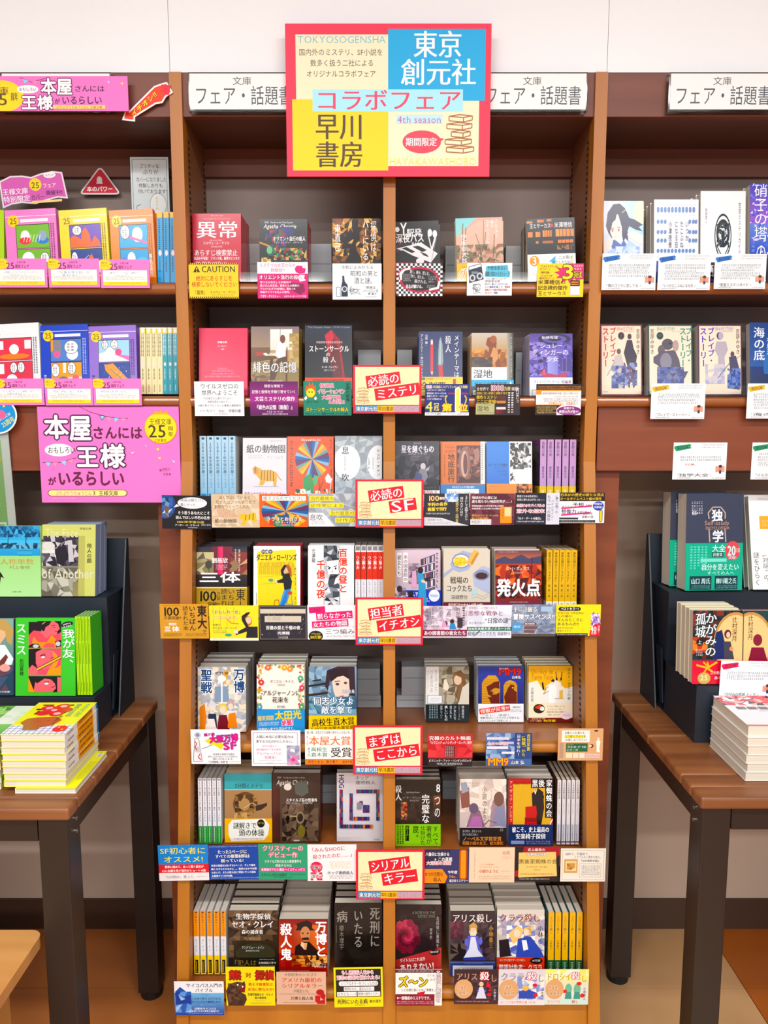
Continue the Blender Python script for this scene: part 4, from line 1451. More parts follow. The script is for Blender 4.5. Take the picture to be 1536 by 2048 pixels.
riser_h(794, 824, 700, 1.715, 1.423, 'white cardboard riser right of stile on the second shelf')
riser_h(1030, 1043, 705, 1.715, 1.423, 'narrow white riser between amber haze and violet books')
z1 = riser_h(714, 762, 1391, 1.69, .697, 'lower white riser left of the stile on the fifth shelf')
riser_h(713, 760, 1338, 1.69, z1+.0005, 'upper white riser left of the stile on the fifth shelf')
z1 = riser_h(793, 850, 1391, 1.69, .697, 'lower white riser right of the stile on the fifth shelf')
riser_h(803, 849, 1334, 1.69, z1+.0005, 'upper white riser right of the stile on the fifth shelf')
riser_h(644, 672, 1570, 1.68, .462, 'grey shaded riser left of the quilt paperback')
riser_h(885, 916, 1562, 1.70, .462, 'pale riser right of the lime band paperback')

# ---------------------------------------------------------------- cards along the shelf fronts
CN = [0]
def card(row, x0, y0, x1, y1, label, spec, roll=0, dd=0):
    h = ROWS[row][0]; CN[0] += 1; dd += .0013*(CN[0] % 2)
    return sheet('shelf_card', x0, y0, x1, y1, front(h)-(.010 if row < 4 else .016)-dd, spec, label, 'card', 'handmade cards on the centre bookcase', roll=roll)
card(1, 378, 526, 477, 597, 'yellow and black striped caution card under the bright red book', '''bg f2d21c
p 2a2410 0 0 4 0 0 5
@STRIPES 0 0 100 5
@STRIPES 0 95 100 100
p 2a2410 9 26 16 8 23 26
tb 13.5 13 5 12 f2d21c !
tb 26 9 68 17 2a2410 CAUTION
t 14 35 74 16 c8401c 絶対にあらすじを
t 5 52 92 16 c8401c 検索しないでください
t 8 76 28 14 5a4a10 『異常』
t 42 78 52 8 5a4a10 エルヴェ・ル・テリエ
m 44 88 90 92 1 8a7a30''', 0)
card(1, 515, 524, 616, 597, 'white and magenta card with jigsaw pieces under the night train book', '''bg d42c84
r 0 0 100 32 f4eef4
t 4 3 72 12 b03a80 ミステリの女王からの
t 26 16 28 12 b03a80 挑戦状!!
p 8a1f58 60 56 92 60 94 80 84 90 66 76
p d42c84 78 10 88 10 90 16 96 18 94 30 84 32 76 28 74 18
p f4eef4 84 34 94 36 92 44 96 50 84 54 80 42
tb 3 35 86 13 fff/a01860 オリエント急行の殺人
tb 5 52 62 7 fff 雪で立ち往生した列車内で
tb 5 61 78 7 fff 殺された有名家。乗客たちの鉄壁の
tb 5 70 70 7 fff アリバイにポアロが挑む。数多くの
tb 5 79 62 7 fff 映画やドラマを生んだ傑作。
tb 5 90 40 8 fff アガサ・クリスティー
t 52 91 44 6 fff 山本やよい訳 ハヤカワ文庫''')
card(1, 665, 527, 763, 599, 'white card with inked beer bottle and glass under the gold water book', '''bg eef4f6
t 18 5 66 11 3a4a5a 令和によみがえる
t 36 19 58 17 2c3c4c 昭和の男と
t 44 38 44 19 2c3c4c 酒と謎。
p 2c3c50 20 38 20 34 24 34 24 38 25 50 31 60 31 92 18 92 18 60 20 50
e 24.5 71 5.5 8 e8eef0
e 24.5 71 4 6 4a5a6c
f 8 66 16 92 1.4 8a98a4
@SCRIB 34 62 58 88
t 68 62 20 9 5a6874 探偵は
t 62 71 32 9 5a6874 バーにいる
t 72 80 18 8 5a6874 東 直己
m 66 90 92 95 1 8a98a4''')
card(1, 793, 527, 885, 592, 'checkerboard edged card with crimson wavy panel on black', '''bg f0f0f2
@CHECK
e 50 50 43 40 c0304c
e 22 34 18 22 c0304c
e 80 70 16 20 c0304c
e 50 50 38 34 2c2c34
e 26 38 14 18 2c2c34
e 76 66 14 18 2c2c34
rot -6 50 40
t 28 22 46 12 f0f0f2 驚く。痛み。悲しむ。
t 32 36 32 11 f0f0f2 閃く。悶える。
t 40 49 32 12 f0f0f2 騙される。
rot 0
tb 20 64 40 13 fff 意志が解ける。
m 14 32 32 56 4 ccc
m 68 38 86 60 3 ccc
m 66 66 82 76 2 ccc
p eee 6 30 12 20 18 16 30 12 30 18 18 22 12 34 12 50 8 52
p eee 70 78 88 72 92 52 96 54 92 78 72 84''')
card(1, 934, 526, 1024, 591, 'white card with drawn radio cassette player and cyan marker strokes', '''bg eef2f4
p 3a4454 3 22 32 10 37 50 5 62
e 12 46 7 11 c8d0d8
e 28 40 7 11 c8d0d8
e 12 46 3.5 6 3a4454
e 28 40 3.5 6 3a4454
r 10 26 24 33 8a94a0
l 3a4454 1.2 4 22 4 12 30 2 32 10
p 6ac4dc 42 10 90 6 92 24 96 26 94 44 40 42
tb 44 8 44 14 2c3c4c 予想出来ない
tb 40 25 54 17 2c3c4c 展開と切ないラストシーン
t 42 45 46 7 667 アヒルと鴨のコインロッカー
t 40 52 34 8 556 伊坂幸太郎
@SCRIB 10 62 32 94
tb 40 61 50 7 3a5a98 ほろりと、優しい。いいバランスの
tb 40 70 44 7 3a5a98 いい温度を通って、
tb 84 70 12 7 c8404c 緊張感
tb 40 79 52 7 c8404c 最後まで一体誰が何故か最後に
tb 40 88 16 7 c8404c ほろり
tb 60 88 12 7 3a5a98 感動。''')
card(1, 1074, 527, 1167, 594, 'yellow and pink starburst card with a huge number three', '''bg f0d81c
@BURST 60 34
tB 52 4 28 42 f0e030/5a3a10 3
tb 78 3 20 8 fff/d83a78 ミステリ
tb 78 12 18 8 fff/d83a78 ベスト
tb 78 22 19 22 f0e030/3a2a10 冠
tb 5 5 38 7 7a2a20 『このミステリーが
tb 5 13 24 7 7a2a20 すごい！』
tb 5 23 24 7 7a2a20 『週刊文春』
tb 5 33 28 7 7a2a20 『ミステリが
tb 5 40 34 7 7a2a20 読みたい！』
tb 2 48 60 15 5a2a1c 米澤穂信の
tb 2 65 64 15 5a2a1c 記念碑的傑作
t 2 82 62 14 5a3a20 王とサーカス
r 72 50 92 94 2a2430
r 72 68 92 94 e8eef2
h 74 54 90 58 e89848 c87838
h 74 61 90 64 e89848 c87838''')
card(2, 389, 763, 488, 832, 'plain white text card under the plain crimson book', '''bg eef2f4
t 12 5 78 17 3a4448 ウイルスゼロの
t 14 24 74 17 3a4448 世界へようこそ
t 18 45 62 7 556 行き過ぎた心身ケアにより、
t 26 55 50 7 556 自殺を図る少女たち——
t 6 66 88 7 556 14歳の若さで亡くなった著者の最高傑作
t 10 80 32 10 444 ハーモニー
t 44 82 20 8 888 〔新版〕
t 68 80 26 10 556 伊藤計劃
m 38 92 66 96 1 667''')
card(2, 500, 763, 596, 832, 'purple gradient card with white text under the window desk book', '''bg 8a2a80
g 0 0 100 60 6a2468 b03a98
g 0 60 100 100 8a2a80 5a1c5c
t 30 8 40 10 fff 精密な筆致で
t 4 24 92 11 fff 記憶と後悔を手繰り寄せていく
tb 10 43 84 14 fff 文芸ミステリの傑作
tb 10 67 82 15 fff 『緋色の記憶〔新版〕』
t 34 84 34 7 fff トマス・H・クック
m 24 92 78 97 1 fff''')
card(2, 607, 762, 703, 831, 'green card with flaming face sketch and pink handwriting', '''bg 2a8a74
p e86a3c 4 30 6 12 10 20 12 2 16 14 20 4 22 18 26 12 26 34 20 48 10 48
e 15 34 9 13 f0e040
e 12 32 1.4 2.4 322
e 18 32 1.4 2.4 322
p eee 1 50 6 42 8 50 4 56
p eee 22 50 26 44 28 52 24 56
tb 34 6 30 14 e83a78/f8d8e0 核弾風
tb 30 22 56 16 e83a78/f8d8e0 イモレーションマン
tb 38 40 40 14 e83a78/f8d8e0 大胆不敵
tb 52 54 34 13 e83a78/f8d8e0 &残忍!!
t 6 56 26 9 1c3a34 ボディアテイ
v 88 4 8 56 1c4a40 全頭の戦慄
tb 4 76 90 13 f0e858/1c3a20 ストーンサークルの殺人
t 4 91 88 7 123 M.W.クレイヴン 東野さやか訳 ハヤカワ文庫''')
card(2, 850, 768, 938, 831, 'navy card with golden laurel and number one under the knife book', '''bg 2c3c84
r 0 90 100 100 eef0f4
r 3 4 15 14 f4f4f8
tb 4 4 10 10 d0283c 快挙!
tb 17 4 80 10 f0e4a0 2年連続ミステリランキング全制覇!
tb 4 16 42 7 fff このミステリーがすごい!
tb 4 26 44 7 fff 週刊文春ミステリーベスト10
tb 4 35 44 7 fff 本格ミステリ・ベスト10
tb 4 44 34 7 fff ミステリが読みたい!
r 52 28 98 32 c83040
l e0c040 3 54 72 48 60 46 46 50 36
l e0c040 3 86 72 92 60 94 46 90 36
tB 62 16 18 70 f0e468/fff 1
tb 1 56 18 32 f0e468 4
tb 20 58 12 28 f0e468 冠
tB 38 62 24 26 f4e048/c87820 第
tB 78 62 20 26 f4e048/c87820 位
t 3 91 34 7 333 メインテーマは殺人
t 52 92 44 6 666 アンソニー・ホロヴィッツ''')
card(2, 951, 768, 1040, 830, 'dark card with pink ten million figure under the amber haze book', '''bg 3a3034
t 2 10 28 12 f0e8d8 全世界で
tB 32 4 32 18 f0507c/fff 1000
tb 64 8 14 14 f4e4a0 万部
t 80 10 18 12 fff 突破!
t 2 25 70 9 f0d048 読者に深い余韻と感動を残す
tb 2 36 46 13 f0d048 傑作ミステリ
tb 2 50 46 13 f0d048 ここに登場!
r 1 63 43 98 b8b888
m 4 65 34 70 1 776
t 3 70 28 18 222 湿地
m 4 90 40 96 1 554
g 47 38 68 70 6a3a3c 2c1c20
r 48 54 68 62 c88a4a
r 47 74 68 82 dcd8dc
h 47 82 68 96 8a2830 3a1820
M 73 26 88 94 2 ddd
v 90 4 8 60 fff 『おれはあいつ』''')
card(2, 1072, 768, 1162, 830, 'black orange and white card under the violet town book', '''bg f0efee
r 0 0 100 19 2e2220
m 2 6 98 18 2 e89a40
r 0 19 100 23 e89a30
r 0 23 12 34 e89a30
t 14 26 82 8 555 独自奇の結果を解決せる期にご仮たに公演だったは、
m 40 38 92 44 1 555
m 16 46 92 60 2 555
tb 28 58 68 10 e08a38 文字数足りない、全部面白い！
p e89a30 0 66 60 66 46 78 46 100 0 100
p 2e2220 0 68 56 68 46 80 46 100 0 100
m 2 72 46 96 4 f0d080
e 74 86 27 15 8a2a88
tb 62 73 24 9 fff 読者から
tb 52 84 44 10 fff 絶賛の声が続々!
m 56 95 92 98 1 ddd''')
SF = '夏'
card(3, 324, 991, 422, 1058, 'black card with a blue planet, left end of the third shelf', '''bg 14161e
e 6 30 22 40 2a4a8a
s 0 8 22 66 34 6 3a6ab0,6a98c8,c8d8e4,1c3464,7a5a40
e 62 22 30 17 f0f2f4
p f0f2f4 30 26 24 36 36 32
t 38 8 50 11 333 映画は観たけど
t 38 22 44 11 333 難しかった……
tb 32 46 66 11 fff そう思うあなたにこそ
tb 28 60 70 11 fff 読んでほしい不朽の名作
tb 30 75 56 8 f0d048 2001年宇宙の旅
tb 26 85 50 7 fff アーサー・C・クラーク
m 80 84 98 90 1 fff
m 52 94 72 98 1 fff''', -1)
card(3, 423, 988, 519, 1055, 'cream card with a drawn yellow tiger under the paper tiger book', '''bg dccbb0
s 0 0 100 100 50 12 e4d4bc,d4c0a2
t 16 4 66 12 5a4a3a ぼくが泣いていると
t 9 18 84 12 5a4a3a 母さんはいつも折り紙で
t 6 32 88 12 5a4a3a 動物をつくってくれた……
m 6 46 54 70 4 c85a5a
tb 6 74 46 13 4a3a2a 紙の動物園
p e0c040 58 64 66 58 76 62 88 54 92 58 94 82 86 84 82 76 74 80 68 94 62 92 66 76 58 74
l 6a5020 1.4 72 62 70 78
l 6a5020 1.4 80 60 78 76
l 6a5020 1.4 87 58 86 78
m 6 91 52 96 1 665''')
card(3, 519, 988, 616, 1054, 'card with multicoloured sunburst under the orange sunburst book', '''bg e8702c
@SUN 54 52 50 50
e 52 84 30 20 3a6a48
s 20 64 82 96 26 7 3f8a58,2a5a8a,c84a30,e8c040
r 6 6 96 20 eef2ee
t 8 7 86 12 3a3a34 揺さぶられてください
tb 14 69 74 13 fff/a86a40 クララとお日さま
tb 32 82 44 8 fff カズオ・イシグロ
m 34 92 74 97 1 fff''')
card(3, 617, 987, 712, 1053, 'silver marbled card with yellow highlighted lines', '''bg b4bcc4
s 0 0 100 100 90 10 a4aeb6,c4ccd2,b0b8c0,98a2ac
l d4dade 1 50 0 70 30 100 44
l d4dade 1 30 60 60 100
r 2 8 54 22 f0e434
t 4 9 50 12 555 当代最高の
r 2 28 74 43 f0e434
t 4 30 70 12 555 SF作家による
r 44 52 98 66 f0e434
t 46 53 50 12 555 当代最高の
r 56 74 98 88 f0e434
t 58 75 40 12 555 SF作品
p e8ecee 0 58 30 58 56 100 0 100
t 2 62 28 20 445 息吹
m 4 82 34 94 2 889''')
card(3, 848, 987, 938, 1051, 'dark card with laurel and gold lettering beside the science fiction sign', '''bg 34363e
tb 8 7 26 16 f0e8a0/a02838 100
tb 34 10 16 10 fff/a02838 刷突破
p 8ab8e0 46 0 72 2 76 20 64 28 50 20
s 46 0 76 26 24 5 a8c8f0,6a90d8,d8e4f8
rot 2 20 40
tB 8 28 44 12 f0e068/806020 不朽の名作
tB 8 43 42 12 f0e068/806020 新版で刊行
rot 0
m 4 60 58 66 1 fff
v 90 6 8 78 fff SFにして本格ミステリ
v 80 10 7 60 fff 謎は大きいほど
v 70 8 7 88 e8d488 小野不由美
p d8dce4 0 74 40 76 66 88 100 100 0 100
t 4 78 40 8 556 『星を継ぐもの』
m 6 88 60 96 2 778''')
card(3, 940, 987, 1029, 1050, 'maroon card with tiny orange book picture, third shelf', '''bg 6a3040
s 0 0 100 100 40 12 743848,5c2838,7c4050
tb 4 8 56 10 fff 地球の中心部には
tb 4 20 90 10 fff 誰も知らない地底世界が……!
tb 4 36 72 6 fff 地球創造論から少年を描き老人未知の
tb 4 45 66 6 fff 内部世界に2人の男たちが挑む!
tb 4 66 60 7 f0c058 現代SFの父ジュール・ヴェルヌが
tb 4 75 38 7 f0c058 描いた不滅の傑作!
r 1 82 48 99 e8e8ec
t 3 84 24 12 333 地底旅行
m 30 85 46 97 2 555
r 68 42 94 94 e89a30
r 78 44 92 72 f0d8a8
v 71 48 5 34 8a4a10 地底旅行''')
card(3, 1030, 986, 1119, 1049, 'navy card with pink and white vertical lettering, third shelf', '''bg 24283c
r 70 0 100 100 d8dce8
t 4 6 50 8 fff 若者たちは10日以内に、
t 4 17 62 8 fff 地球に帰れるはずだった——
tb 3 34 64 11 f05078/fff 命懸けのサバイバルの
tb 3 50 64 14 f05078/fff 意外な結末
tb 4 76 58 9 fff 『ルナ・ゲートの彼方』
m 4 88 64 94 1 fff
v 90 4 7 60 445 『夏への扉』の
v 81 20 6 70 445 ハインライン・
v 72 6 8 84 445 もう一つの傑作''')
card(3, 1119, 985, 1209, 1046, 'white and black card with pink marker bars at right end of third shelf', '''bg eef0f2
r 0 0 100 28 241c14
tb 1 2 97 11 f0c838 日本SFの歴史の新たな頂点
tb 1 15 92 11 f0c838 オールタイムベスト級の傑作
l e83a90 3.5 4 52 72 44
l e83a90 3.5 4 74 68 66
ti 4 42 24 9 333 あなたの
tb 28 32 26 17 222 予想
t 58 38 16 8 333 を超え
tb 4 54 34 17 222 想像力
t 40 60 32 9 333 を塗り替える
e 86 44 12 15 2a4ab8
tb 77 33 18 8 fff 待望の
tb 76 44 20 8 fff 文庫化!!
r 0 82 42 88 222
t 52 66 22 7 556 酉島伝法
t 50 75 26 9 556 皆勤の徒
r 0 90 80 98 1a1a1a
m 2 92 78 97 1 ccc
tB 84 60 12 34 f0d020/444 1''')
card(4, 320, 1208, 417, 1277, 'gold card with heavy black lettering at left end of fourth shelf', '''bg cf9c3e
m 6 3 44 7 1 6a4a18
tB 5 10 36 24 2a1e0c 100
tb 8 35 36 10 2a1e0c 万部突破!!
m 12 47 30 50 1 f4e4c0
tb 18 54 16 8 fff 劉慈欣
tB 8 64 14 16 fff 三
tB 24 64 16 16 fff 体
v 47 5 12 72 2a1e0c 読まれた本
vb 60 4 14 74 2a1e0c いちばん
vB 77 3 20 70 2a1e0c 東大
v 86 74 10 14 2a1e0c で
m 6 84 44 94 3 6a4a18
m 52 84 94 94 2 6a4a18''')
card(4, 419, 1211, 517, 1281, 'yellow card with seated figure drawing under the bar scene book', '''bg eadf48
r 0 94 100 100 f0f0ec
l c8b828 1 8 4 8 60
l c8b828 1 22 4 22 64
l c8b828 1 36 4 36 60
l c8b828 1 50 4 50 50
tb 2 12 66 12 444/f4e8a8 「おもしれー女」
tb 6 28 56 12 c85030/f8f0b8 ここにいます。
l e88a50 2 36 38 44 50 60 52
t 6 52 16 6 554 弁護士
t 6 60 50 8 554 ダニエル・ローリンズ
m 6 70 34 80 2 776
e 78 44 9 14 c86a30
e 80 42 6 10 f0c8a8
p 22242e 66 30 76 20 84 18 80 26 72 36 80 60 98 60 98 92 74 92 76 74 54 84 52 78 74 62 66 42
e 38 84 7 4 3aa88c
r 50 70 58 80 e8d8d4
m 6 95 30 98 1 666''')
card(4, 518, 1211, 614, 1280, 'black astrology patterned card with beige strips, fourth shelf', '''bg 2c2e3a
f 2 3 98 97 .8 9a9488
s 4 6 96 94 60 1.4 c8c0b0,8a8478,5a5a60
r 3 10 97 23 cfc8b8
r 12 30 88 48 cfc8b8
t 16 32 30 12 aaa49a 光瀬龍
e 50 80 14 16 4a4a54
tb 14 58 72 12 fff/777 百億の昼と千億の夜
tb 38 75 26 9 fff/777 光瀬龍
t 40 89 20 7 ddd ハヤカワ文庫''')
card(4, 615, 1210, 711, 1279, 'white card with hot pink slanting bars and black badge', '''bg f0eef2
rot 4 50 30
r 4 2 38 20 e02878
t 7 5 28 12 222 これは、
r 18 20 94 42 e02878
tb 20 22 72 18 fff 黙らなかった
r 8 44 84 64 e02878
tb 10 46 72 16 fff 女たちの物語
rot 0
m 78 62 96 65 1 888
t 36 68 62 17 334 三つ編み
m 38 88 96 94 1 666
e 17 90 15 16 26221e
tb 7 80 20 7 f0e040 フランスで
tb 5 88 24 10 f0e040 100万部!''')
card(4, 846, 1212, 934, 1276, 'library picture card with maroon title strip, fourth shelf', '''bg cfc4d0
s 0 0 100 80 60 9 d8ccd8,c0b4c4,e0d8e4,a8a0b4
v 4 6 10 40 333 希望
M 14 8 26 40 2 555
v 36 4 10 44 333 読まれるべき
v 54 4 10 30 333 一冊
v 74 4 10 50 333 胸が熱く
M 90 4 98 60 1 444
t 2 50 32 7 333 ありがとう
t 2 60 36 7 333 読めてよかった
e 50 54 6 8 5a4a60
p e0a0c8 44 50 50 46 54 66 42 66
e 66 48 5 7 3a2a30
p 3a90c8 62 54 72 54 76 72 60 72
p 3a3440 78 36 90 36 90 68 78 68
r 0 74 100 94 8a2c54
tb 2 77 96 14 fff あの図書館の彼女たち
m 4 95 96 98 1 555''')
card(4, 934, 1210, 1023, 1276, 'pale card with maroon and green lettering, fourth shelf right', '''bg dde2ee
s 0 0 100 100 30 16 e4e8f2,d4dae8
t 4 5 64 8 a8386a 命を賭し、心を擦り減らす
tb 2 17 80 16 8a2048 悲惨な戦争と
t 4 50 36 9 445 非日常の中の
tb 40 38 58 18 334 “日常の謎”
r 0 66 100 78 3a7a6c
tb 2 67 96 9 fff 2016年本屋大賞ノミネート作
t 2 80 64 14 445 戦場のコックたち
t 68 81 30 12 445 深緑野分''')
card(4, 1024, 1209, 1111, 1273, 'grey blue card with white outlined lettering under the fiery book', '''bg 8fa0b8
s 0 0 100 100 90 8 98a8c0,8090a8,a8b4c8,7a8aa4
r 0 92 100 100 5a5048
tb 2 6 56 18 fff/3a4458 手に汗握る
tB 2 28 96 20 fff/3a4458 冒険サスペンス!!
r 66 6 92 22 a8c4dc
e 12 70 12 16 5aa0d0
t 4 65 16 8 eef 面白
r 28 56 56 64 7a5a58
r 28 68 58 76 7a5a58
r 28 80 52 88 7a5a58
tb 30 57 22 6 eee 既刊情報
m 62 58 98 88 4 445''')
card(4, 1112, 1209, 1201, 1272, 'bright yellow card with purple cat and red badge, fourth shelf right end', '''bg f0e01c
@BLK
e 10 14 5 6 222
e 50 14 5 6 222
r 10 8 50 20 222
tb 10 8.5 40 10 fff ベストセラー!
t 3 23 26 8 c8401c 邪馬台国
t 32 23 30 8 333 の所在地は
t 3 33 34 8 333 九州?畿内?
tb 3 43 58 11 333 そんなところに
tb 3 56 48 11 333 あるもんか!!
t 3 70 36 8 554 目からウロコの
t 3 80 32 8 554 歴史ミステリ
r 0 91 72 100 222
m 2 93 70 98 1 ddd
p 9a78c8 78 34 84 22 88 32 94 26 100 50 98 70 84 66 80 54
s 78 30 98 66 20 4 b898d8,e8e0f0,7a58a8
p d8283c 76 100 78 76 88 62 100 62 100 100
tB 78 70 14 16 fff 40
t 79 86 13 9 fff 万部
v 94 66 5 26 fff 突破!''')
card(5, 382, 1459, 481, 1528, 'white card with inked tower figure and magenta lettering', '''bg eef0f4
p e8eaee 8 26 16 26 22 92 4 92
l 555 1 8 26 16 26 22 92 4 92 8 26
e 14 16 7 9 c8d0dc
e 14 16 4 5 8a94a8
e 14 58 7 9 c8ccd4
l 555 1 22 56 34 50 42 44
l d83048 2 8 34 12 42 8 50 12 60
l d83048 2 18 70 14 80 20 88
p f0d820 28 32 44 22 44 30 56 30 66 42 62 58 44 42 44 48
rot 5 70 30
tb 28 6 22 9 e83090/4a2a8a 超ド級
tB 38 14 58 22 e83090/4a2a8a 大阪万博
tB 64 38 28 20 e83090/4a2a8a SF
rot 0
t 44 68 44 6 555 近未来と昭和が交錯す
t 34 75 60 6 555 あることたちのユートピアを形けた
t 44 82 40 6 555 戦いがはじまる
t 32 90 42 7 333 『万博聖戦』牧野 修
m 78 91 98 95 1 666''')
card(5, 503, 1461, 601, 1532, 'white card with watercolour pink flower in the corner', '''bg eff0f4
f 4 6 94 93 .8 778
tb 10 13 76 9 444 人間に本当に必要な能力は
tb 10 26 78 9 444 愛する力なのかもしれない。
t 22 41 30 6 c068a8 世代を超えて
t 10 50 50 7 c068a8 読み継がれてきた名作
t 10 60 52 9 b84aa0 アルジャーノンに
t 26 71 24 9 b84aa0 花束を!
m 12 83 60 86 1 999
m 30 90 44 93 1 999
s 72 42 98 98 24 6 c8b0c8,8a98b8,a8a0c0,b8c0c8
p e888b8 74 84 82 74 80 66 88 74 98 72 92 82 98 92 88 90 82 98 80 90
e 85 82 4 4 c84a80''')
card(5, 610, 1459, 708, 1529, 'white card with orange award lettering and orange bottom strip', '''bg f2f0ee
r 0 84 100 100 f08a34
t 4 4 92 9 444 独ソ戦、女性だけの狙撃小隊がたどる生と死。
tb 8 18 86 28 e87a2c 本屋大賞
v 3 18 4 26 e87a2c 第19回
v 5 51 6 26 2a8a6c 第9回
tb 12 50 34 13 2a8a6c 高校生
tb 12 65 34 13 2a8a6c 直木賞
tb 52 50 44 30 2a2422 受賞
t 6 87 62 10 333 同志少女よ、敵を撃て
t 76 88 20 8 333 逢坂冬馬''')
card(5, 856, 1469, 945, 1533, 'red poster-like card with black title strip under the long-haired girl book', '''bg c8343c
s 0 20 100 70 30 14 d04048,c02c34,d84a50
r 0 74 100 100 2a2024
tb 2 4 94 14 fff/8a1c24 究極のカルト映画
t 2 20 96 10 fff 『ピクニック at ハンギング・ロック』原作
r 38 34 60 70 5a1c24
M 39 36 59 68 5 caa
t 2 77 96 9 fff ピクニック・アット・ハンギングロック
t 20 88 58 6 ddd PICNIC AT HANGING ROCK
m 30 95 60 98 1 bbb''')
card(5, 972, 1466, 1064, 1532, 'blue card with yellow vertical slogan under the golden towers book', '''bg 4a6ca4
s 0 0 62 78 80 8 7a9cc8,5a7cb0,9ab4d4,3a5890
h 62 0 100 78 2c4c88 34508c
r 2 12 50 20 e8e4ec
r 30 26 60 33 c8b8d8
r 2 40 48 48 e8e4ec
r 34 56 62 63 e8e4ec
m 3 13 48 19 1 555
tb 4 28 44 8 e04a68/fff 金属7体総対策
v 66 4 9 66 fff/1c2c54 日本を守れ!
vb 77 3 9 68 f0e048/1c2c54 『怪獣』から
vb 88 2 8 52 f0e048/1c2c54 自然災害
tB 4 76 46 22 f0b030/c82820 MM9
tb 54 82 30 13 fff/1c2c54 山本 弘''')
card(5, 1116, 1457, 1206, 1521, 'kraft coloured card with cook drawings, right end of fifth shelf', '''bg d8ac80
r 8 6 70 42 f0f0ec
tb 14 9 50 9 444 お腹と心を満たす、
r 14 20 60 30 f4e048
tb 14 20 48 9 444 三つ星ミステリを
tb 16 31 48 9 444 お楽しみください!
r 18 46 66 72 2a6a44
m 20 48 34 51 1 dc8
tb 19 53 46 8 fff 〈ビストロ・パ・マル〉
tb 19 63 26 7 fff シリーズ
e 74 54 5 6 7a3a2c
e 72 54 3 4 e8d8c0
p f4f0ea 84 40 90 34 94 40 92 62 94 74 86 74 86 56
e 89 32 3 4 f0d8c0
r 80 5 88 9 3a2a20
r 4 44 12 92 b89a88
r 18 76 32 92 f0e0c0
r 34 76 46 92 e8dcd0
r 48 76 60 92 e8e0d4
r 62 78 94 92 e8c8c0
m 64 80 92 90 2 a67''')
card(6, 317, 1690, 417, 1761, 'blue, red and white card with yellow lettering, left end of sixth shelf', '''bg 2a8ad0
tb 4 6 92 20 f0e048 SF初心者に
tb 10 30 80 20 f0e048 オススメ!
r 0 54 100 78 d8343c
tb 12 57 78 8 fff 簡単に読めて、あっと驚く結末が
tb 6 68 88 8 fff 心に余韻を残す傑作SFショート16篇
r 0 78 100 100 ece8e8
t 8 85 62 9 333 『5分間SF』草上仁
m 74 87 94 92 1 666''', 1)
card(6, 418, 1690, 517, 1759, 'royal blue card with dotted border under the teal top book', '''bg 2450a4
m 1 2 99 7 1 a8c8f0
m 1 93 99 98 1 a8c8f0
tb 18 13 60 12 fff/1a2040 たった2ページに
tb 13 26 70 12 fff/1a2040 すべての推理材料は
tb 24 39 46 11 fff/1a2040 揃っている!
tb 4 55 90 7 fff 本書の問題文はわずか2ページ、そして謎を
tb 4 65 92 7 fff 解くカギもそのなかに…。電車のなかや休憩
tb 4 75 90 7 fff のあいだ、または寝る前に手軽にサッと読め
tb 4 85 46 7 fff る推理クイズが70問。''', 1)
card(6, 517, 1688, 615, 1759, 'mint green card with pink outlined lettering under the keyhole book', '''bg 36a078
tb 8 3 84 17 f8d8e0/d83a78 クリスティーの
tb 20 22 60 17 f8d8e0/d83a78 デビュー作
t 12 44 76 9 fff スタイルズ荘の女主人毒殺事件を
t 34 56 34 8 fff 調査するのは
r 4 66 96 77 d83a90
tb 5 67 90 9 fff 名探偵ポアロと親友ヘイスティングス
t 4 82 54 9 234 スタイルズ荘の怪事件
m 62 84 94 88 1 234
m 30 92 68 96 1 234''')
card(6, 615, 1689, 713, 1762, 'white card with crimson slogan and splash badge, sixth shelf', '''bg efecee
rot 4 50 20
tb 4 5 74 14 c82848 「みんなHOGに
tb 10 24 86 13 c82848 殺されたのだ……」
rot 0
m 44 46 88 66 4 d0c040
e 18 62 13 15 d8305c
s 6 76 30 98 8 5 d8305c
tB 6 56 24 12 333/fff HOG
tb 14 69 8 8 fff とは
tb 6 80 26 13 333/fff 誰だ?
tb 40 72 54 10 333 ホッグ連続殺人
m 44 84 90 95 2 777''')
card(6, 849, 1699, 938, 1766, 'indigo card with giant orange number one, sixth shelf', '''bg 3a3c6c
p 2c2c50 0 0 60 0 50 30 0 50
tb 2 8 54 12 fff/333 八番目に仕掛ける
tb 22 22 40 14 fff/333 ×この真相
tb 4 34 56 12 e84858/fff 大逆転の展開
p e89030 0 58 40 58 52 80 46 100 0 100
tb 2 66 40 14 3a2418 8つの完璧な
tb 20 82 18 14 3a2418 殺人
tB 66 4 30 80 f09a30/a84a18 1
tb 52 62 22 10 fff 今年度
tb 56 76 16 8 f0a040 No.
tb 56 88 42 9 fff/223 最注目ミステリー''')
card(6, 938, 1695, 1029, 1765, 'pale peach card with light print under the pastel book', '''bg ecd0b4
rot 90 12 50
t -20 48 64 5 9a9088 Too Much Happiness
rot 0
t 72 9 18 12 b04a60 10月
m 72 24 94 34 2 b8a8a8
t 22 46 32 4 c87a60 ノーベル文学賞受賞
m 22 54 66 58 1 c87a60
tb 22 62 44 11 b83a40 小説のように
m 70 66 88 70 1 998
m 22 80 92 92 2 a99a90''')
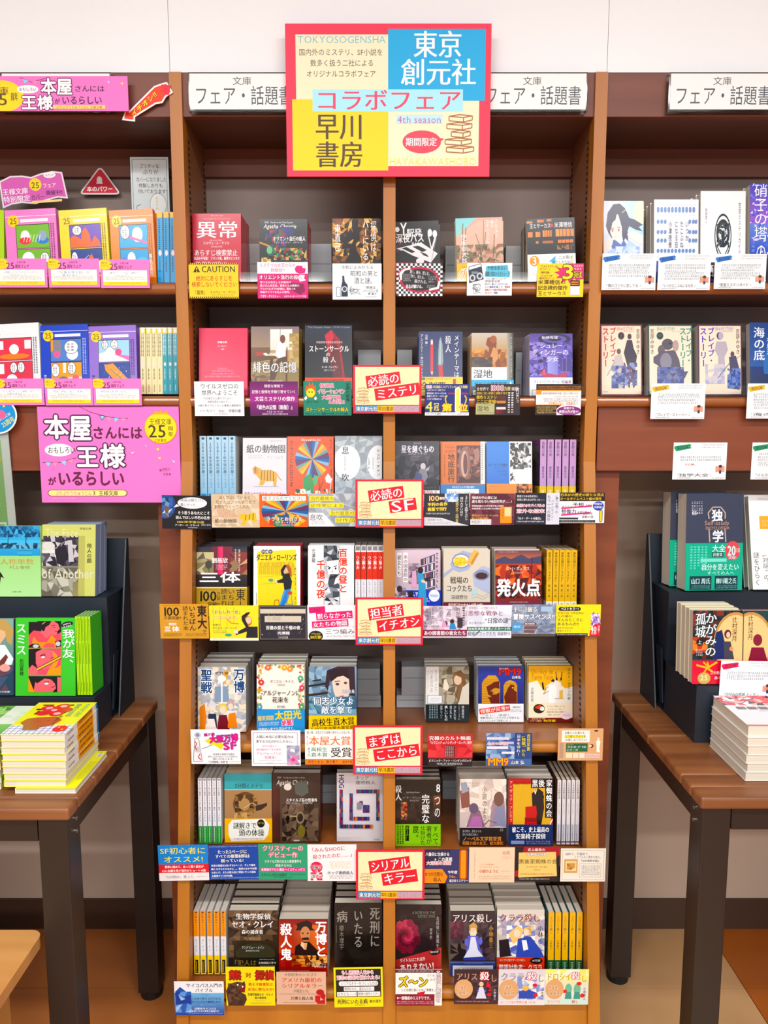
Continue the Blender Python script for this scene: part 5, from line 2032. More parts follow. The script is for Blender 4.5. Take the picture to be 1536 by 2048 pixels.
card(6, 1030, 1694, 1118, 1763, 'red and black card with yellow paper label under the red chair book', '''bg a82434
p 241c20 0 0 20 0 14 30 20 60 0 70
p 241c20 88 40 100 20 100 100 80 100
r 0 86 100 100 241c20
t 28 3 40 9 fff 史上最高の
p e4c87c 8 16 92 14 96 84 8 88
tb 26 16 46 10 fff/5a3a20 安楽椅子探偵
t 8 34 88 15 4a3420 黒後家蜘蛛の会
t 26 54 48 7 6a5434 アイザック・アシモフ
m 44 64 60 68 1 6a5434
m 12 76 88 82 1 8a3a30
m 10 90 80 95 1 ddd''')
card(6, 1121, 1697, 1211, 1763, 'cream card with ornate frame and small portrait, right end of sixth shelf', '''bg e9e3d8
f 4 6 96 94 .8 b8a890
t 10 12 56 9 556 純粋で、不器用で、
t 30 22 62 8 556 とてつもなく奇妙な彼ら。
tb 42 33 46 8 333 『10の奇妙な話』
r 8 32 38 74 d0a468
r 11 38 35 68 e8d0a0
s 14 44 32 64 16 4 a87a40,c89858
f 42 46 90 86 .8 c8b488
m 46 50 86 82 5 667''')
card(7, 349, 1963, 448, 2030, 'white and blue iceberg card at the left end of the bottom shelf', '''bg eceef2
g 0 34 100 100 7ab8e0 2448a0
p 2a5aa8 2 30 12 16 24 30 14 38
p 4a80c8 0 34 26 34 36 60 20 90 6 80
s 2 30 34 92 30 7 6aa0e0,3a68b8,a8c8f0,24489c
tb 24 5 74 13 333 サイコパス入門の
tb 42 20 36 12 333 バイブル
m 54 38 68 42 1 234
tb 34 47 60 7 1c3870 この本で取り上げられる
tb 34 57 60 7 1c3870 サイコパスの事例もまた
tb 28 66 56 7 7aa8d8 氷山の一角にすぎない
tb 40 77 44 7 fff 診断名サイコパス
tb 34 85 56 6 fff 身近にひそむ異常人格者たち
m 28 93 98 97 1 cde''')
card(7, 452, 1934, 550, 2011, 'yellow card with roaring bear and red brush lettering', '''bg eed81c
tB 6 8 26 26 c02c20/4a1010 熊
tB 40 14 12 14 a02c20 対
tB 60 8 38 26 c02c20/4a1010 探偵
p 4a3428 0 62 6 44 16 40 24 38 34 40 38 36 40 48 34 56 32 66 40 72 42 84 36 100 4 100
s 4 42 32 98 26 5 5a4030,3a281c,6a4c38
p 8a1c20 30 46 40 50 38 66 30 64
p eee 32 48 34 54 36 49
e 24 46 2 2 eee
tb 46 40 50 9 c83020 教え子殺害犯は
tb 44 53 54 9 c83020 本当に熊なのか?
tb 44 67 52 8 333 生物学探偵セオ・クレイ
tb 58 76 24 7 333 森の捕食者
m 56 86 80 89 1 776
m 48 92 92 96 1 776''', 0)
card(7, 553, 1944, 652, 2009, 'beige card with blood splash and red lettering, bottom shelf', '''bg d8b49c
t 16 3 66 10 555 19世紀末のシカゴで
tb 10 17 82 15 c83038 アメリカ最初の
tb 10 35 84 15 c83038 シリアルキラー
t 34 53 36 10 555 が誕生した。
m 4 66 80 70 1 666
tb 28 75 46 11 333 万博と殺人鬼
e 88 62 8 9 b81c28
e 94 74 5 9 b81c28
s 78 72 98 98 12 4 c02830
m 12 92 80 96 1 666''')
card(7, 668, 1935, 766, 2014, 'yellow and black card with white speech strips left of centre stile', '''bg efdf24
r 4 4 96 74 26221e
tb 16 6 66 12 f04878/fff もし連続殺人鬼から
tb 6 19 88 12 f04878/fff 冤罪の証明を頼まれたら?
e 14 40 4 6 eee
e 86 40 4 6 eee
r 14 34 86 46 eee
t 14 35 74 10 333 シリアルキラーをつくったのは
r 20 48 82 59 eee
t 21 49 60 9 333 環境なのか、遺伝なのか、
r 6 61 46 72 eee
t 7 62 38 9 333 それとも——?
r 48 61 94 72 eee
t 49 62 44 9 333 戦慄の傑作ミステリ
tb 6 79 62 13 333 死刑にいたる病
t 72 81 24 9 333 櫛木理宇
m 42 93 60 97 1 443''', 1)
card(7, 791, 1939, 884, 2011, 'white and maroon card with big yellow brush lettering', '''bg eeeeea
r 0 0 100 9 5a2030
m 4 2 80 7 1 ddd
v 86 2 12 90 fff/7a2030 名探偵に薔薇を
tB 6 18 64 32 f0d030/3a3020 ズ〜ン
t 68 12 16 8 333 とくる
t 74 24 12 8 333 ので
t 12 52 76 9 333 とどめ読む前に心のご準備を。
r 0 68 84 100 8a1c34
p c0283c 46 64 64 60 60 74 50 74
tb 3 73 76 11 fff ※一部構成のミステリです。
m 3 87 80 97 2 e8c0c8''')
ALI = '''r 0 86 100 100 %s
e 22 56 21 28 d8a878
tb 8 44 28 13 a86a3c/f0dcc0 中毒者、
tb 10 60 26 13 a86a3c/f0dcc0 量産中
'''
card(7, 908, 1939, 996, 2008, 'dark brown card with pale dress figure and coral disc', '''bg 3c2830
s 40 20 98 94 50 6 4a3440,2c1c24,5a3c44
p d8d8ec 58 50 66 50 74 84 50 84
e 62 42 5 7 e8c8a0
p 6a70c8 52 62 56 56 56 66
p 6a70c8 68 56 74 62 70 66
e 78 46 5 5 d8283c
e 80 72 5 5 d8283c
s 74 36 84 80 8 3 d8283c
'''+ALI % '4a2c34'+'''tb 4 8 50 24 c89880 アリス
tb 58 5 22 26 fff/c83040 殺
tb 82 12 16 24 c89880 し
v 90 54 6 34 ddd 小林泰三
m 4 90 80 95 1 fa8''')
card(7, 997, 1939, 1090, 2010, 'pale card with blue fantasy figure and coral disc', '''bg d8d4d8
s 40 20 98 84 50 7 e8e4ec,b8c0dc,8a9ad0,f0e8d8
p 3a54b0 44 62 60 54 84 66 80 82 44 82
e 58 52 7 8 e8b868
e 78 44 5 5 d83040
e 80 72 5 5 d83040
'''+ALI % 'e8e0e0'+'''tb 4 8 52 24 9a8a94 クララ
tb 60 6 22 24 fff/c83048 殺
tb 84 12 14 24 9a8a94 し
v 92 54 5 30 445 小林泰三
tb 4 87 76 9 c84a30/fff おとぎの国の警察を狙う計画''')
card(7, 1090, 1939, 1177, 2009, 'pale green and yellow card with two green figures at bottom right', '''bg dfe0d4
g 0 0 100 60 f0e060 d8e0d8
s 0 0 100 30 20 10 f4e884,e8ecd8
e 54 56 8 16 7ab898
e 74 56 8 16 7ab898
p 4a9a8a 48 64 60 64 62 84 46 84
p 4a9a8a 68 64 80 64 82 84 66 84
e 78 40 6 5 d83a3c
e 46 62 5 5 d83a3c
e 86 74 5 6 d83a3c
'''+ALI % 'cfe4d8'+'''tb 2 8 58 24 c8a83c ドロシイ
tb 60 6 20 22 fff/c83048 殺
tb 82 14 14 22 c8a83c し
v 88 50 6 36 456 小林泰三
tb 6 86 30 9 d85a3c/fff 狂気の国
t 62 86 16 10 c83030 殺し''')

# five yellow category signs on the centre stile
def sign(row, x0, y0, x1, y1, label, t1, t2, w1=50, x2=32, w2=66):
    spec = f'''bg e0384a
r 3.2 4 96.8 82 f8e6bc
rot 8 50 40
r {20 if w1 > 45 else 24} 17 {20+w1} 42 d8323f
tb {22 if w1 > 45 else 25} 18 {w1-3 if w1 > 45 else w1-5} 23 fff {t1}
r {x2-2} 45 {x2+w2-2} 70 d8323f
tb {x2} 46 {w2-4} 23 fff {t2}
rot 0
@BOOKS 5 46 20 34
r 3.2 84 36 97 3a98cc
r 36 84 60 97 f0c02c
r 60 84 96.8 97 c0a0b0
tb 4.5 85 31 10 fff/2a5a80 東京創元社
tb 36.5 85 23 10 3a2a10 早川書房
t 61 85 35 10 8a4a58/d8c8d4 コラボフェア'''
    return sheet('category_sign', x0, y0, x1, y1, front(ROWS[row][0])-.023, spec, label, 'sign', 'yellow category signs on the centre stile', th=.002)
sign(2, 706, 730, 843, 827, 'red framed yellow sign for must-read mysteries on the second shelf', '必読の', 'ミステリ', 50, 32, 66)
sign(3, 711, 959, 847, 1055, 'red framed yellow sign for must-read science fiction on the third shelf', '必読の', 'SF', 52, 50, 40)
sign(4, 711, 1195, 846, 1290, 'red framed yellow sign for staff favourites on the fourth shelf', '担当者', 'イチオシ', 52, 32, 66)
sign(5, 706, 1451, 845, 1549, 'red framed yellow start-here sign on the fifth shelf', 'まずは', 'ここから', 50, 30, 66)
sign(6, 712, 1700, 849, 1799, 'red framed yellow serial killer sign on the sixth shelf', 'シリアル', 'キラー', 60, 38, 52)

# the large fair sign over the header
sheet('fair_sign', 572, 47, 981, 353, 1.553, '''bg ee4a64
r 5 7 50 84 f8efd0
r 50 45 94.5 93 f8efd0
r 49.9 3.5 97.2 50 2ab4e8
r 3 49 50 96 fadb18
t 6 8 43 4.6 8cc8d8 TOKYOSOGENSHA
t 6.5 16 41 4.8 555 国内外のミステリ、SF小説を
t 12 23 31 4.8 555 数多く扱う二社による
t 10 30 34 4.8 555 オリジナルコラボフェア
tb 62 4 24 18.5 fff 東京
tb 56 22 37 18.5 fff 創元社
r 13 42.5 86.5 57 b4ecf8
tb 14 42 72 15 ee5a78 コラボフェア
tb 14 57.5 24 18.5 5a4a34 早川
tb 14 76 24 18.5 5a4a34 書房
r 54 59 76.5 65 c4ecf4
t 54.5 60 21.5 4.6 c070b0 4th season
e 66.5 77 9.5 7.6 ee5a6c
p ee5a6c 74 74 77.5 75 75 77.5
tb 58.5 74 15.5 6 fff 期間限定
@BOOKS 78 58.5 15 27
t 50.5 87.5 43 4.8 f4e890 HAYAKAWASHOBO''', 'large red, yellow and cyan collaboration fair sign above the centre bookcase', 'sign', th=.004, rz=0)
def plate(x0, x1, label, ytop=144, ybot=222):
    a = P(x0, ybot, 1.566); b = P(x1, ytop, 1.566)
    o = MB().box(a.x, b.x, 1.566, 1.5685, 0, b.z-a.z).make('shelf_label', M['glass'], None, bevel=.0005); o.location.z = a.z-.0002
    MB().box(a.x, b.x, 1.5786, 1.5832, 0, b.z-a.z).make('back_plate', M['glass'], o)
    MB().box(a.x, b.x, 1.5685, 1.5786, 0, .002).make('bottom_edge', M['glass'], o)
    W = b.x-a.x-.006; Hh = b.z-a.z-.006
    A = Art(W, Hh); A.run('''bg f4f6f5
t 40 8 18 25 5f6468 文庫
t 4 32 92 58 566068 フェア・話題書''')
    p = MB().box(-W/2, W/2, 0, .0006, 0, Hh, A.bg).make('paper_insert', M['matte'], o, True); p.location = ((a.x+b.x)/2, 1.5653, .003)
    A.make('print', p, M['matte'])
    tag(o, label, 'sign', 'white shelf label plates')
plate(378, 596, 'white acrylic label plate left of the big fair sign')
plate(957, 1176, 'white acrylic label plate right of the big fair sign')
plate(1336, 1556, 'white acrylic label plate at the top of the right bay')
plate(5, 222, 'white acrylic label plate mostly hidden by the pink banner')

# ---------------------------------------------------------------- left bay
def comic(bg, panels, ring='e84aa0', vt='333'):
    return f'''bg {bg}
l fff .8 0 9 100 9
e 16 15 11 8 f4d820
tb 9 11 14 8 7a5a10 25
r 30 13 84 17 fff
m 32 14 82 16 1 b8a
{panels}
M 88 20 97 70 2 {vt}
M 6 70 14 96 1 {vt}'''
def pan(c1, a1, c2, a2): return f'''r 20 20 86 52 333
r 21 21 85 51.5 {c1}
{a1}
r 20 53 86 88 333
r 21 53.7 85 87 {c2}
{a2}'''
BUB = lambda x, y, rx, ry: f'e {x} {y} {rx+1} {ry+.8} 555\ne {x} {y} {rx} {ry} fff\nM {x-rx*.6} {y-ry*.6} {x+rx*.6} {y+ry*.6} 2 666'
tray = '\n'.join(f'l fff 1 {34+k*6} 44 {38+k*6} 34' for k in range(6))
L1 = dict(h=1.656, D=1.612, lean=6); L2 = dict(h=1.423, D=1.612, lean=8)
def side_book(x0, x1, yt, spec, T, n, label, what, hl, roll=0, cov=None, rz=0, spc=None, mr=None):
    b = faced(0, x0, x1, yt, spec, T, n, label, cov=cov, what=what, roll=roll, h=hl['h'], D=hl['D'], lean=hl['lean'], rz=rz, spc=spc)
    b['group'] = 'books faced out in the side bays'; return b
side_book(-95, 8, 420, 'bg b4d840\nM 84 14 94 80 2 3a5a20\ne 16 15 11 8 f4d820', .016, 1, 'lime green comic paperback cut by the left edge, upper shelf', 'lime comic paperback', L1)
side_book(17, 119, 421, comic('f090d0', pan('7fc040', 'e 38 36 9 8 fff\ne 38 42 12 5 e84a50\ne 72 42 12 5 3a8ad8\ne 72 36 8 7 9ab0c8\n'+tray, '7fc040', 'e 42 66 12 9 fff\ne 42 72 14 5 e84a50\n'+BUB(74, 66, 8, 7)), vt='803070'), .016, 2, 'pink comic paperback with green panels, upper left shelf', 'pink comic paperback', L1, 3, cov='f090d0')
side_book(126, 222, 421, comic('f4dc18', pan('7a5ac0', 'p e0743a 21 51 21 38 30 34 44 40 46 30 54 24 62 34 64 46 72 36 80 42 85 51\n'+BUB(36, 28, 9, 6), '2a4a98', 'e 40 72 5 4 fff\nl ddd 1 42 70 58 62\np e0743a 58 64 64 60 70 72 76 87 60 87\n'+BUB(28, 66, 6, 9)+'\nr 72 70 84 86 fff'), vt='7a5a10'), .016, 2, 'yellow comic paperback with orange and navy panels, upper left shelf', 'yellow comic paperback', L1, 3.5, cov='f4dc18')
side_book(226, 313, 421, comic('f09038', pan('4ab0e0', 'e 62 34 12 10 fff\nl e87ab0 5 40 36 84 46\n'+BUB(34, 30, 10, 9), '3aa8dc', 'e 46 66 9 9 fff\ne 70 76 16 12 5ac0e8\ne 30 68 6 4 8a70c8\n'+BUB(30, 82, 7, 5)), vt='8a4a10')+'\nv 86 60 8 30 fff 養老孟司', .016, 2, 'orange comic paperback with sky blue panels, upper left shelf', 'orange comic paperback', L1, 3, cov='f09038')
b = spines(0, [(314.5, 325), (327.5, 338), (340.3, 347.8)], 424, '''bg 3aa8e0
r 0 0 100 8 f4c020
M 25 10 75 52 1 1c4a70
e 50 58 30 4 f4e0e8
M 30 64 70 84 1 1c4a70''', 'blue spine-out paperbacks, upper left shelf', cov='e8e8e8', spc='3aa8e0', front_spec='bg e8e8e8', h=1.656, D=1.612, lean=4)
side_book(-22, 84, 650, comic('eef2f4', pan('e04a60', 'e 52 46 28 4 f08a40\ne 52 36 9 7 fff\nr 22 24 32 36 fff\nr 72 24 84 36 fff', 'e04a60', 'e 50 86 36 6 f08a40\ne 46 78 10 7 fff\n'+BUB(50, 62, 6, 7)+'\n'+BUB(64, 62, 6, 7)+'\nr 22 56 32 70 fff'), vt='777'), .016, 2, 'white comic paperback with red panels at the lower left shelf', 'white comic paperback', L2, 3, cov='e8eaec')
side_book(85, 180, 651, comic('2a50c8', pan('5a8ad0', 'p 8a8a98 24 21 42 21 44 40 22 40\np f0a040 21 21 26 21 26 36 21 38\ne 34 42 7 5 e86aa0\ne 66 42 12 8 fff\n'+BUB(64, 32, 14, 9), 'f0a838', 'r 46 54 52 68 f8f8f0\np e8e4d4 40 74 85 74 85 87 50 87\ne 46 80 13 7 7a7a80\ne 72 76 7 5 e86a90\n'+BUB(30, 64, 8, 9)+'\n'+BUB(64, 62, 8, 8)), vt='c8d4f8'), .016, 2, 'royal blue comic paperback with slate and amber panels', 'royal blue comic paperback', L2, 2, cov='2a50c8')
side_book(181, 276, 653, comic('9878d0', pan('a8d8f0', 'p fff 21 40 50 34 84 51 21 51\np e87ac0 50 40 85 44 85 51\ne 44 38 9 7 fff\ne 62 38 7 5 e85a90\n'+BUB(34, 27, 6, 6)+'\n'+BUB(54, 27, 7, 6), '24489c', 'p f0a030 32 56 50 54 82 78 74 87 60 84 34 64\nl 333 1 44 62 70 78\ne 72 80 6 5 f0b040\ns 22 55 84 86 14 1.2 fff,8ac8f0'), vt='4a3080'), .016, 2, 'purple comic paperback with starry panel, lower left shelf', 'purple comic paperback', L2, 2, cov='9878d0')
CSP = '''bg %s
r 0 0 100 2 e8e8e0
r 0 2 100 9 f4d040
e 50 5 30 3 eee
M 15 10 85 42 2 %s
e 50 55 24 3 ddd
M 32 62 68 78 1 %s
M 36 86 64 96 1 %s'''
spines(0, [(280.5, 291), (292.3, 302), (303.3, 313), (314.2, 324)], 655, CSP % ('ecdfae', '5a4a2a', '5a4a2a', '5a4a2a'), 'cream spine-out paperbacks, lower left shelf', cov='e8e0c8', spc='ecdfae', h=1.423, D=1.612, lean=4, front_spec='bg e8e0c8')
spines(0, [(325, 334.5), (335.5, 345), (346, 354.5)], 655, CSP % ('22a0b0', 'e8f4f4', 'e8f4f4', 'e8f4f4'), 'teal spine-out paperbacks, lower left shelf', cov='e8e8e8', spc='22a0b0', h=1.423, D=1.612, lean=4, front_spec='bg e8e8e8')
PK = lambda l1, l2: f'''bg f08cd0
e 9 18 15 18 f4d830
tb 2 8 14 7 7a4a20 本屋さんに
tb 1 18 16 7 e87a20 いるらしい
tb 19 14 17 22 7a2850 25
t 40 9 18 8 a04080 王様文庫
tb 37 20 28 14 6a2850 周年フェア
r 5 38 95 88 fbf8f0
r 5 78 95 91 f4e048
t 15 43 66 9 3a98d0 {l1}
t 26 53 36 8 3a98d0 {l2}
m 10 60 88 74 2 777
m 16 81 80 88 1 a87820'''
for x0, y0, x1, y1, l1, l2, lb, hh in (
        (-6, 517, 94, 575, '対話ってドラマティックで', 'エキサイティング！', 'pink anniversary card under the pink comic book', 1), (97, 517, 199, 575, '「仏像を見る目」が', '変わる！', 'pink anniversary card under the yellow comic book', 1), (201, 519, 299, 576, 'たった', 'これだけ！', 'pink anniversary card under the orange comic book', 1),
        (-12, 757, 88, 810, 'この一言で', '印象は決まる！', 'pink anniversary card under the white comic book', 2), (90, 757, 186, 811, 'なんとか', 'なるもんですよ', 'pink anniversary card under the royal blue comic book', 2), (187, 757, 283, 811, '明日はきっと、', 'もっとよくなる', 'pink anniversary card under the purple comic book', 2)):
    sheet('shelf_card', x0, y0, x1, y1, 1.569, PK(l1, l2), lb, 'card', 'pink anniversary cards on the left bay')
FLG = '''l 8a2868 .6 %s
'''
poster_spec = '''bg f088d0
l 6a2060 .4 30 0 38 6 48 10 56 12 64 12
p 9adcf0 44 9 48 10 45.5 14
l 6a2060 .4 44 9 48 10 45.5 14 44 9
p f0a0b8 49 10.5 52.5 11.5 50 15.5
p 9adcf0 54 11.8 57.5 12 55 16
p f0a0b8 59 12 62.5 12 60.5 16
tB 4 8 18 26 f4f2f4/5a2858 本
tB 22 8 16 28 f4f2f4/5a2858 屋
tB 38 20 36 14 6a2448 さんには
e 14 45 10 6.6 fff
tb 6 41 20 8 444 おもしろい
tB 26 40 16 24 f4f2f4/5a2858 王
tB 43 38 18 26 f4f2f4/5a2858 様
l 6a2060 .4 2 58 14 58 26 53
p 9adcf0 4 58 8 58 6 62
p f0a0b8 9 58 13 58 11 62
p 9adcf0 15 57 19 56 18 61
p f0a0b8 20 55.5 24 54 23 59
tB 5 73 6 9 6a2448 が
tB 12 66 48 17 6a2448 いるらしい
e 8 90 3.5 3.4 5a2050
e 58 90 3.5 3.4 5a2050
r 8 86.6 58 93.4 5a2050
e 8 90 3 3 f8e898
e 58 90 3 3 f8e898
r 8 87 58 93 f8e898
tb 10 87.5 26 5.4 e87aa8 ぷりぷりうちゅうじん
tb 37 87.5 3 5 555 ×
tb 41 87.3 14 5.6 3a3a30 王様文庫
m 6 95 24 96.4 1 fce
e 87 22 11.6 16.4 e0a020
e 87 22 11.2 15.8 f8e010
p f0b020 82 8 84 4 86 7 87.5 3 89 7 92 4 93 8
t 79 12 16 7 5a4a10 王様文庫
tb 78 19 13 13 4a3a10 25
tb 92 20 4 5 4a3a10 周
tb 92 26 4 5 4a3a10 年
t 82 33 9 4 6a5a20 三笠書房
p c8b0e8 75 39 76.5 40 77.5 43 76 42
p f8e080 84 53 86.5 52 86 55
p c8d8f8 94 55 96.5 57 96 59
p f8d0d8 65 47 68 47 66.5 49.5
p f8e080 83 44 85.5 42.5 85 46
rot 8 90 66
t 85 63 8 4 5a2858 めでたい
t 87 68 6 4 5a2858 でちゅ
rot 0'''
sheet('poster', 79, 813, 360, 1005, 1.574, poster_spec, 'big glossy pink poster with outlined white lettering under the left bay', 'poster', th=.003, rz=0)
sheet('poster', -34, 152, 256, 222, 1.562, '''bg f088d0
e 13 58 15 46 f8e010
tb 2 30 16 24 6a5010 文庫
tb 3 50 14 34 6a5010 25
tb 19 46 5 26 6a5010 周年
l 8a3a90 .4 26 4 34 18 44 6
p 9adcf0 28 8 32 14 29 22
p f0a0b8 34 16 38 14 37 24
e 31 38 7.5 12 fff
tb 25 32 12 12 444 おもしろい
tB 40 5 22 50 fff/7a2868 本屋
tb 63 26 21 20 4a2050 さんには
tB 26 54 22 44 fff/7a2868 王様
tb 49 64 4 16 4a2050 が
tb 54 56 28 26 4a2050 いるらしい
r 48 84 84 94 f8e080
tb 50 85 32 8 8a6a20 ぷりぷりうちゅうじん×王様文庫
p c8d8f8 86 14 88 16 87 24
p f8e080 95 20 97 18 96.6 28''', 'pink bookshop banner across the top of the left bay', 'poster', th=.003)
# small cut-out notices on the back of the upper left bay
def cutout(name, pts, D, col, edge, inner, label, cat, rim=.93, ops='', bb=None, th=.0012):
    W3 = [P(x, y, D) for x, y in pts]; cx = sum(p.x for p in W3)/len(W3); cz = sum(p.z for p in W3)/len(W3)
    fl = [(p.x-cx, p.z-cz) for p in W3]
    o = MB().prism(fl, 0, th, 'y', lin(edge)).make(name, M['matte'], None, True); o.location = (cx, D, cz)
    x0 = min(p[0] for p in fl); x1 = max(p[0] for p in fl); z0 = min(p[1] for p in fl); z1 = max(p[1] for p in fl)
    A = Art(x1-x0, z1-z0); A.bg = lin(col)
    k = len(fl); sg = 1 if sum(fl[i][0]*fl[(i+1) % k][1]-fl[(i+1) % k][0]*fl[i][1] for i in range(k)) > 0 else -1; ins = []
    for i in range(k):
        e1 = (Vector(fl[i])-Vector(fl[i-1])).normalized(); e2 = (Vector(fl[(i+1) % k])-Vector(fl[i])).normalized()
        n_ = (Vector((-e1.y, e1.x))+Vector((-e2.y, e2.x)))*sg; d_ = max(.35, (1+e1.dot(e2))/2); n_ = n_.normalized()*(.0032/math.sqrt(d_)); ins.append((fl[i][0]+n_.x, fl[i][1]+n_.y))
    A.poly([((p[0]-x0)/(x1-x0)*100, (z1-p[1])/(z1-z0)*100) for p in ins], lin(col)); A.run(ops)
    p = A.make('print', o, M['matte']); p.location = ((x0+x1)/2, 0, z0)
    tag(o, label, cat); return o
def rnd_poly(pts, r=.12, n=5):
    out = []; k = len(pts)
    for i in range(k):
        a, b, c = Vector(pts[i-1]), Vector(pts[i]), Vector(pts[(i+1) % k]); p, q = b.lerp(a, r), b.lerp(c, r)
        for j in range(n+1):
            t = j/n; out.append(tuple(p*(1-t)**2+b*2*t*(1-t)+q*t*t))
    return out
cutout('sticker', rnd_poly([(157, 389), (200, 331), (243, 389)], .16), 1.760, 'd82440', 'f4f0f0', '', 'red triangular sticker with white rim on the upper left back board', 'sticker', .9,
       'e 50 46 7 14 f8f4f4\nr 42 54 58 60 f8f4f4\ntB 16 68 68 22 fff 本のパワー', th=.0009)
wv = [(-2, 363), (20, 352), (44, 351), (62, 354), (80, 347), (104, 342), (124, 344), (136, 397), (116, 395), (94, 401), (72, 408), (44, 406), (24, 409), (6, 417)]
cutout('notice', wv, 1.70, 'e070c0', 'f4ecf0', '', 'wavy pink notice with white rim propped above the pink comic book', 'sign', .95, '''e 53 36 9 17 f8e010
tb 47 30 12 16 6a4a10 25
rot 4 50 50
tb 4 42 38 18 fff 王様文庫
tb 4 62 40 18 fff 特別限定
tb 45 62 20 16 5a2050 カバー
tb 64 34 20 14 fff フェア
e 76 14 9 8 fff
t 69 11 14 7 6a2050 今だけ!
tb 68 54 24 14 4a2050 開催中!!
r 46 80 90 86 f8e090
rot 0''')
o = sheet('notice', 262, 314, 338, 430, 1.716, '''bg dfe6e6
f 5 4 95 97 1.2 4a8a80
m 34 2 66 4 1 4a8a80
t 24 11 52 9 444 プリティな
t 32 21 42 9 444 ぷりが
t 14 34 80 9 444 カバーになりました
t 20 45 64 8 444 特製しおりも
t 18 55 76 8 444 付いております!
e 70 82 22 20 888
e 70 82 21 19 f4f6f4
v 62 68 10 24 e0b830 おすすめ
v 54 84 8 12 e0b830 !!
l 444 1 12 96 14 84 24 82''', 'handwritten note with green border above the orange comic book', 'sign', lean=0)
def arrow():
    pts = [(244, 240), (253, 213), (259, 221), (308, 172), (325, 166), (334, 164), (346, 185), (332, 194), (325, 206), (312, 208), (270, 234), (270, 243)]
    cutout('sticker', pts, 1.575, 'e8502c', 'f2f4f6', '', 'orange arrow sticker with white rim pointing down from the left header', 'sticker', .86, '''p e83a4a 78 6 96 8 92 34 80 28
rot 40 44 55
tB 12 47 62 16 f8e040/a82010 イチオシ!!
rot 0''')
arrow()
# round blue badge
pts = [(-3+37*math.cos(i*.2094), 832+36*math.sin(i*.2094)) for i in range(30)]
cutout('badge', pts, 1.570, '2a9ad8', 'e8f4f8', '', 'round sky blue anniversary badge at the left edge under the shelf', 'sticker', .96, '''rot 30 60 60
tb 50 64 40 18 f4e050 25周年
t 50 52 38 9 e8f0f4 王様文庫
rot 0
e 66 22 3 3 f4e050
e 58 46 12 12 f070a0
t 44 10 18 9 fff で。''')

# ---------------------------------------------------------------- right bay
side_book(1207, 1287, 402, '''bg dfe4f4
h 0 0 100 40 e8ecf8 a8d8f0
e 92 14 18 14 f4f0c8
p 3a3456 6 30 10 14 24 4 40 3 54 9 64 20 78 22 98 28 88 31 98 36 80 34 64 30 60 36 62 48 54 44 50 50 46 40 20 44 12 38
p f8e6de 16 26 24 16 38 16 46 26 46 40 36 48 24 46 17 38
p 3a3456 14 28 22 12 34 12 30 22 22 26 18 36
p 3a3456 34 12 46 14 50 30 46 32 40 22
l b04860 1.6 19 33 26 32
l b04860 1.6 34 31 42 32
e 22.5 35 2 1.8 c05068
e 38 34.5 2 1.8 c05068
l c07070 .8 28 42 32 42
l f0d890 1.6 46 14 56 10
p 4a70b8 16 48 28 46 44 52 50 46 58 52 42 62 36 74 28 64
p b8d4f4 12 60 28 56 36 72 50 58 64 46 84 54 98 70 96 92 6 92
p f8e6de 58 40 72 36 88 38 98 44 98 52 84 50 72 46
p f8e6de 0 50 14 44 24 46 22 52 10 60 0 66
s 30 54 90 86 24 7 c8dcf4,a0bce4,d8e4f8
l d8506c 1.6 8 64 16 72 12 84
t 12 66 12 10 c85070 隣
t 22 62 76 12 d06a88/fff のゴリラに
t 44 74 50 13 d06a88/fff 恋してる
r 64 84 100 88 6a6480
band 88 e8b8d8''', .018, 3, 'anime style school uniform paperback in clear film, upper right shelf', 'school uniform paperback', L1, cov='d8d8d8')
side_book(1308, 1397, 399, '''bg eef2f8
'''+'\n'.join(f'm 6 {y} 94 {y+3} 1 a8c4e4' for y in (5, 17, 66))+'\n'+'\n'.join(f'e {x} {y} 3 2.4 6a90c8' for y in (11, 13, 60) for x in range(9, 96, 8))+'\n'+'\n'.join(f'e {x} {y} 3 2.4 6a90c8' for y in (26, 38, 48) for x in (9, 17, 25, 80, 88, 94))+'''
v 70 25 8 24 668 いつか
v 58 25 8 32 668 たこぶね
v 46 25 8 32 668 になる日
v 32 25 8 32 556 小津夜景
band 72 2c4ca8
e 34 84 16 10 f0d048
M 68 74 96 92 3 fff''', .022, 4, 'white paperback with tiny blue flower pattern, upper right shelf', 'blue flower pattern paperback', L1, cov='e0e2e4')
side_book(1401, 1491, 382, '''bg f4f6f8
v 84 12 6 56 445 密室ミステリガイド
v 10 18 5 16 556 飯城勇三
e 50 48 19 24 1c2c38
e 50 48 17 21.5 f0f2f4
e 50 45 15 15 1c2c38
e 50 46 10 10 dfe4e8
s 36 34 64 60 24 3 1c2c38,4a5a66
e 50 46 4 4 1c2c38
p 1c2c38 48 46 52 46 54 60 46 60
p f4f6f8 36 60 64 60 56 72 44 72
l 1c2c38 2 36 58 50 72 64 58
band 76 24262e
tb 2 78 68 14 fff 有栖川有栖
m 72 78 96 90 3 ccc
r 0 94 100 100 8a3a98''', .024, 3, 'white paperback with black keyhole emblem, upper right shelf', 'keyhole emblem paperback', L1, cov='e8eaec')
side_book(1500, 1592, 367, '''bg 3a4cb0
g 0 0 100 40 4a50c0 a070d8
g 0 40 100 72 7090e0 2c58c0
e 74 32 24 16 e8b8e8
s 0 0 100 72 40 4 e8d8f8,7a8ae8,5a60d0
band 74 22283c
v 8 0 30 56 fff 硝子の塔
v 12 58 24 40 fff の殺''', .03, 2, 'blue and violet starry book cut by the right edge, upper shelf', 'starry book', L1, cov='d8d8d0')
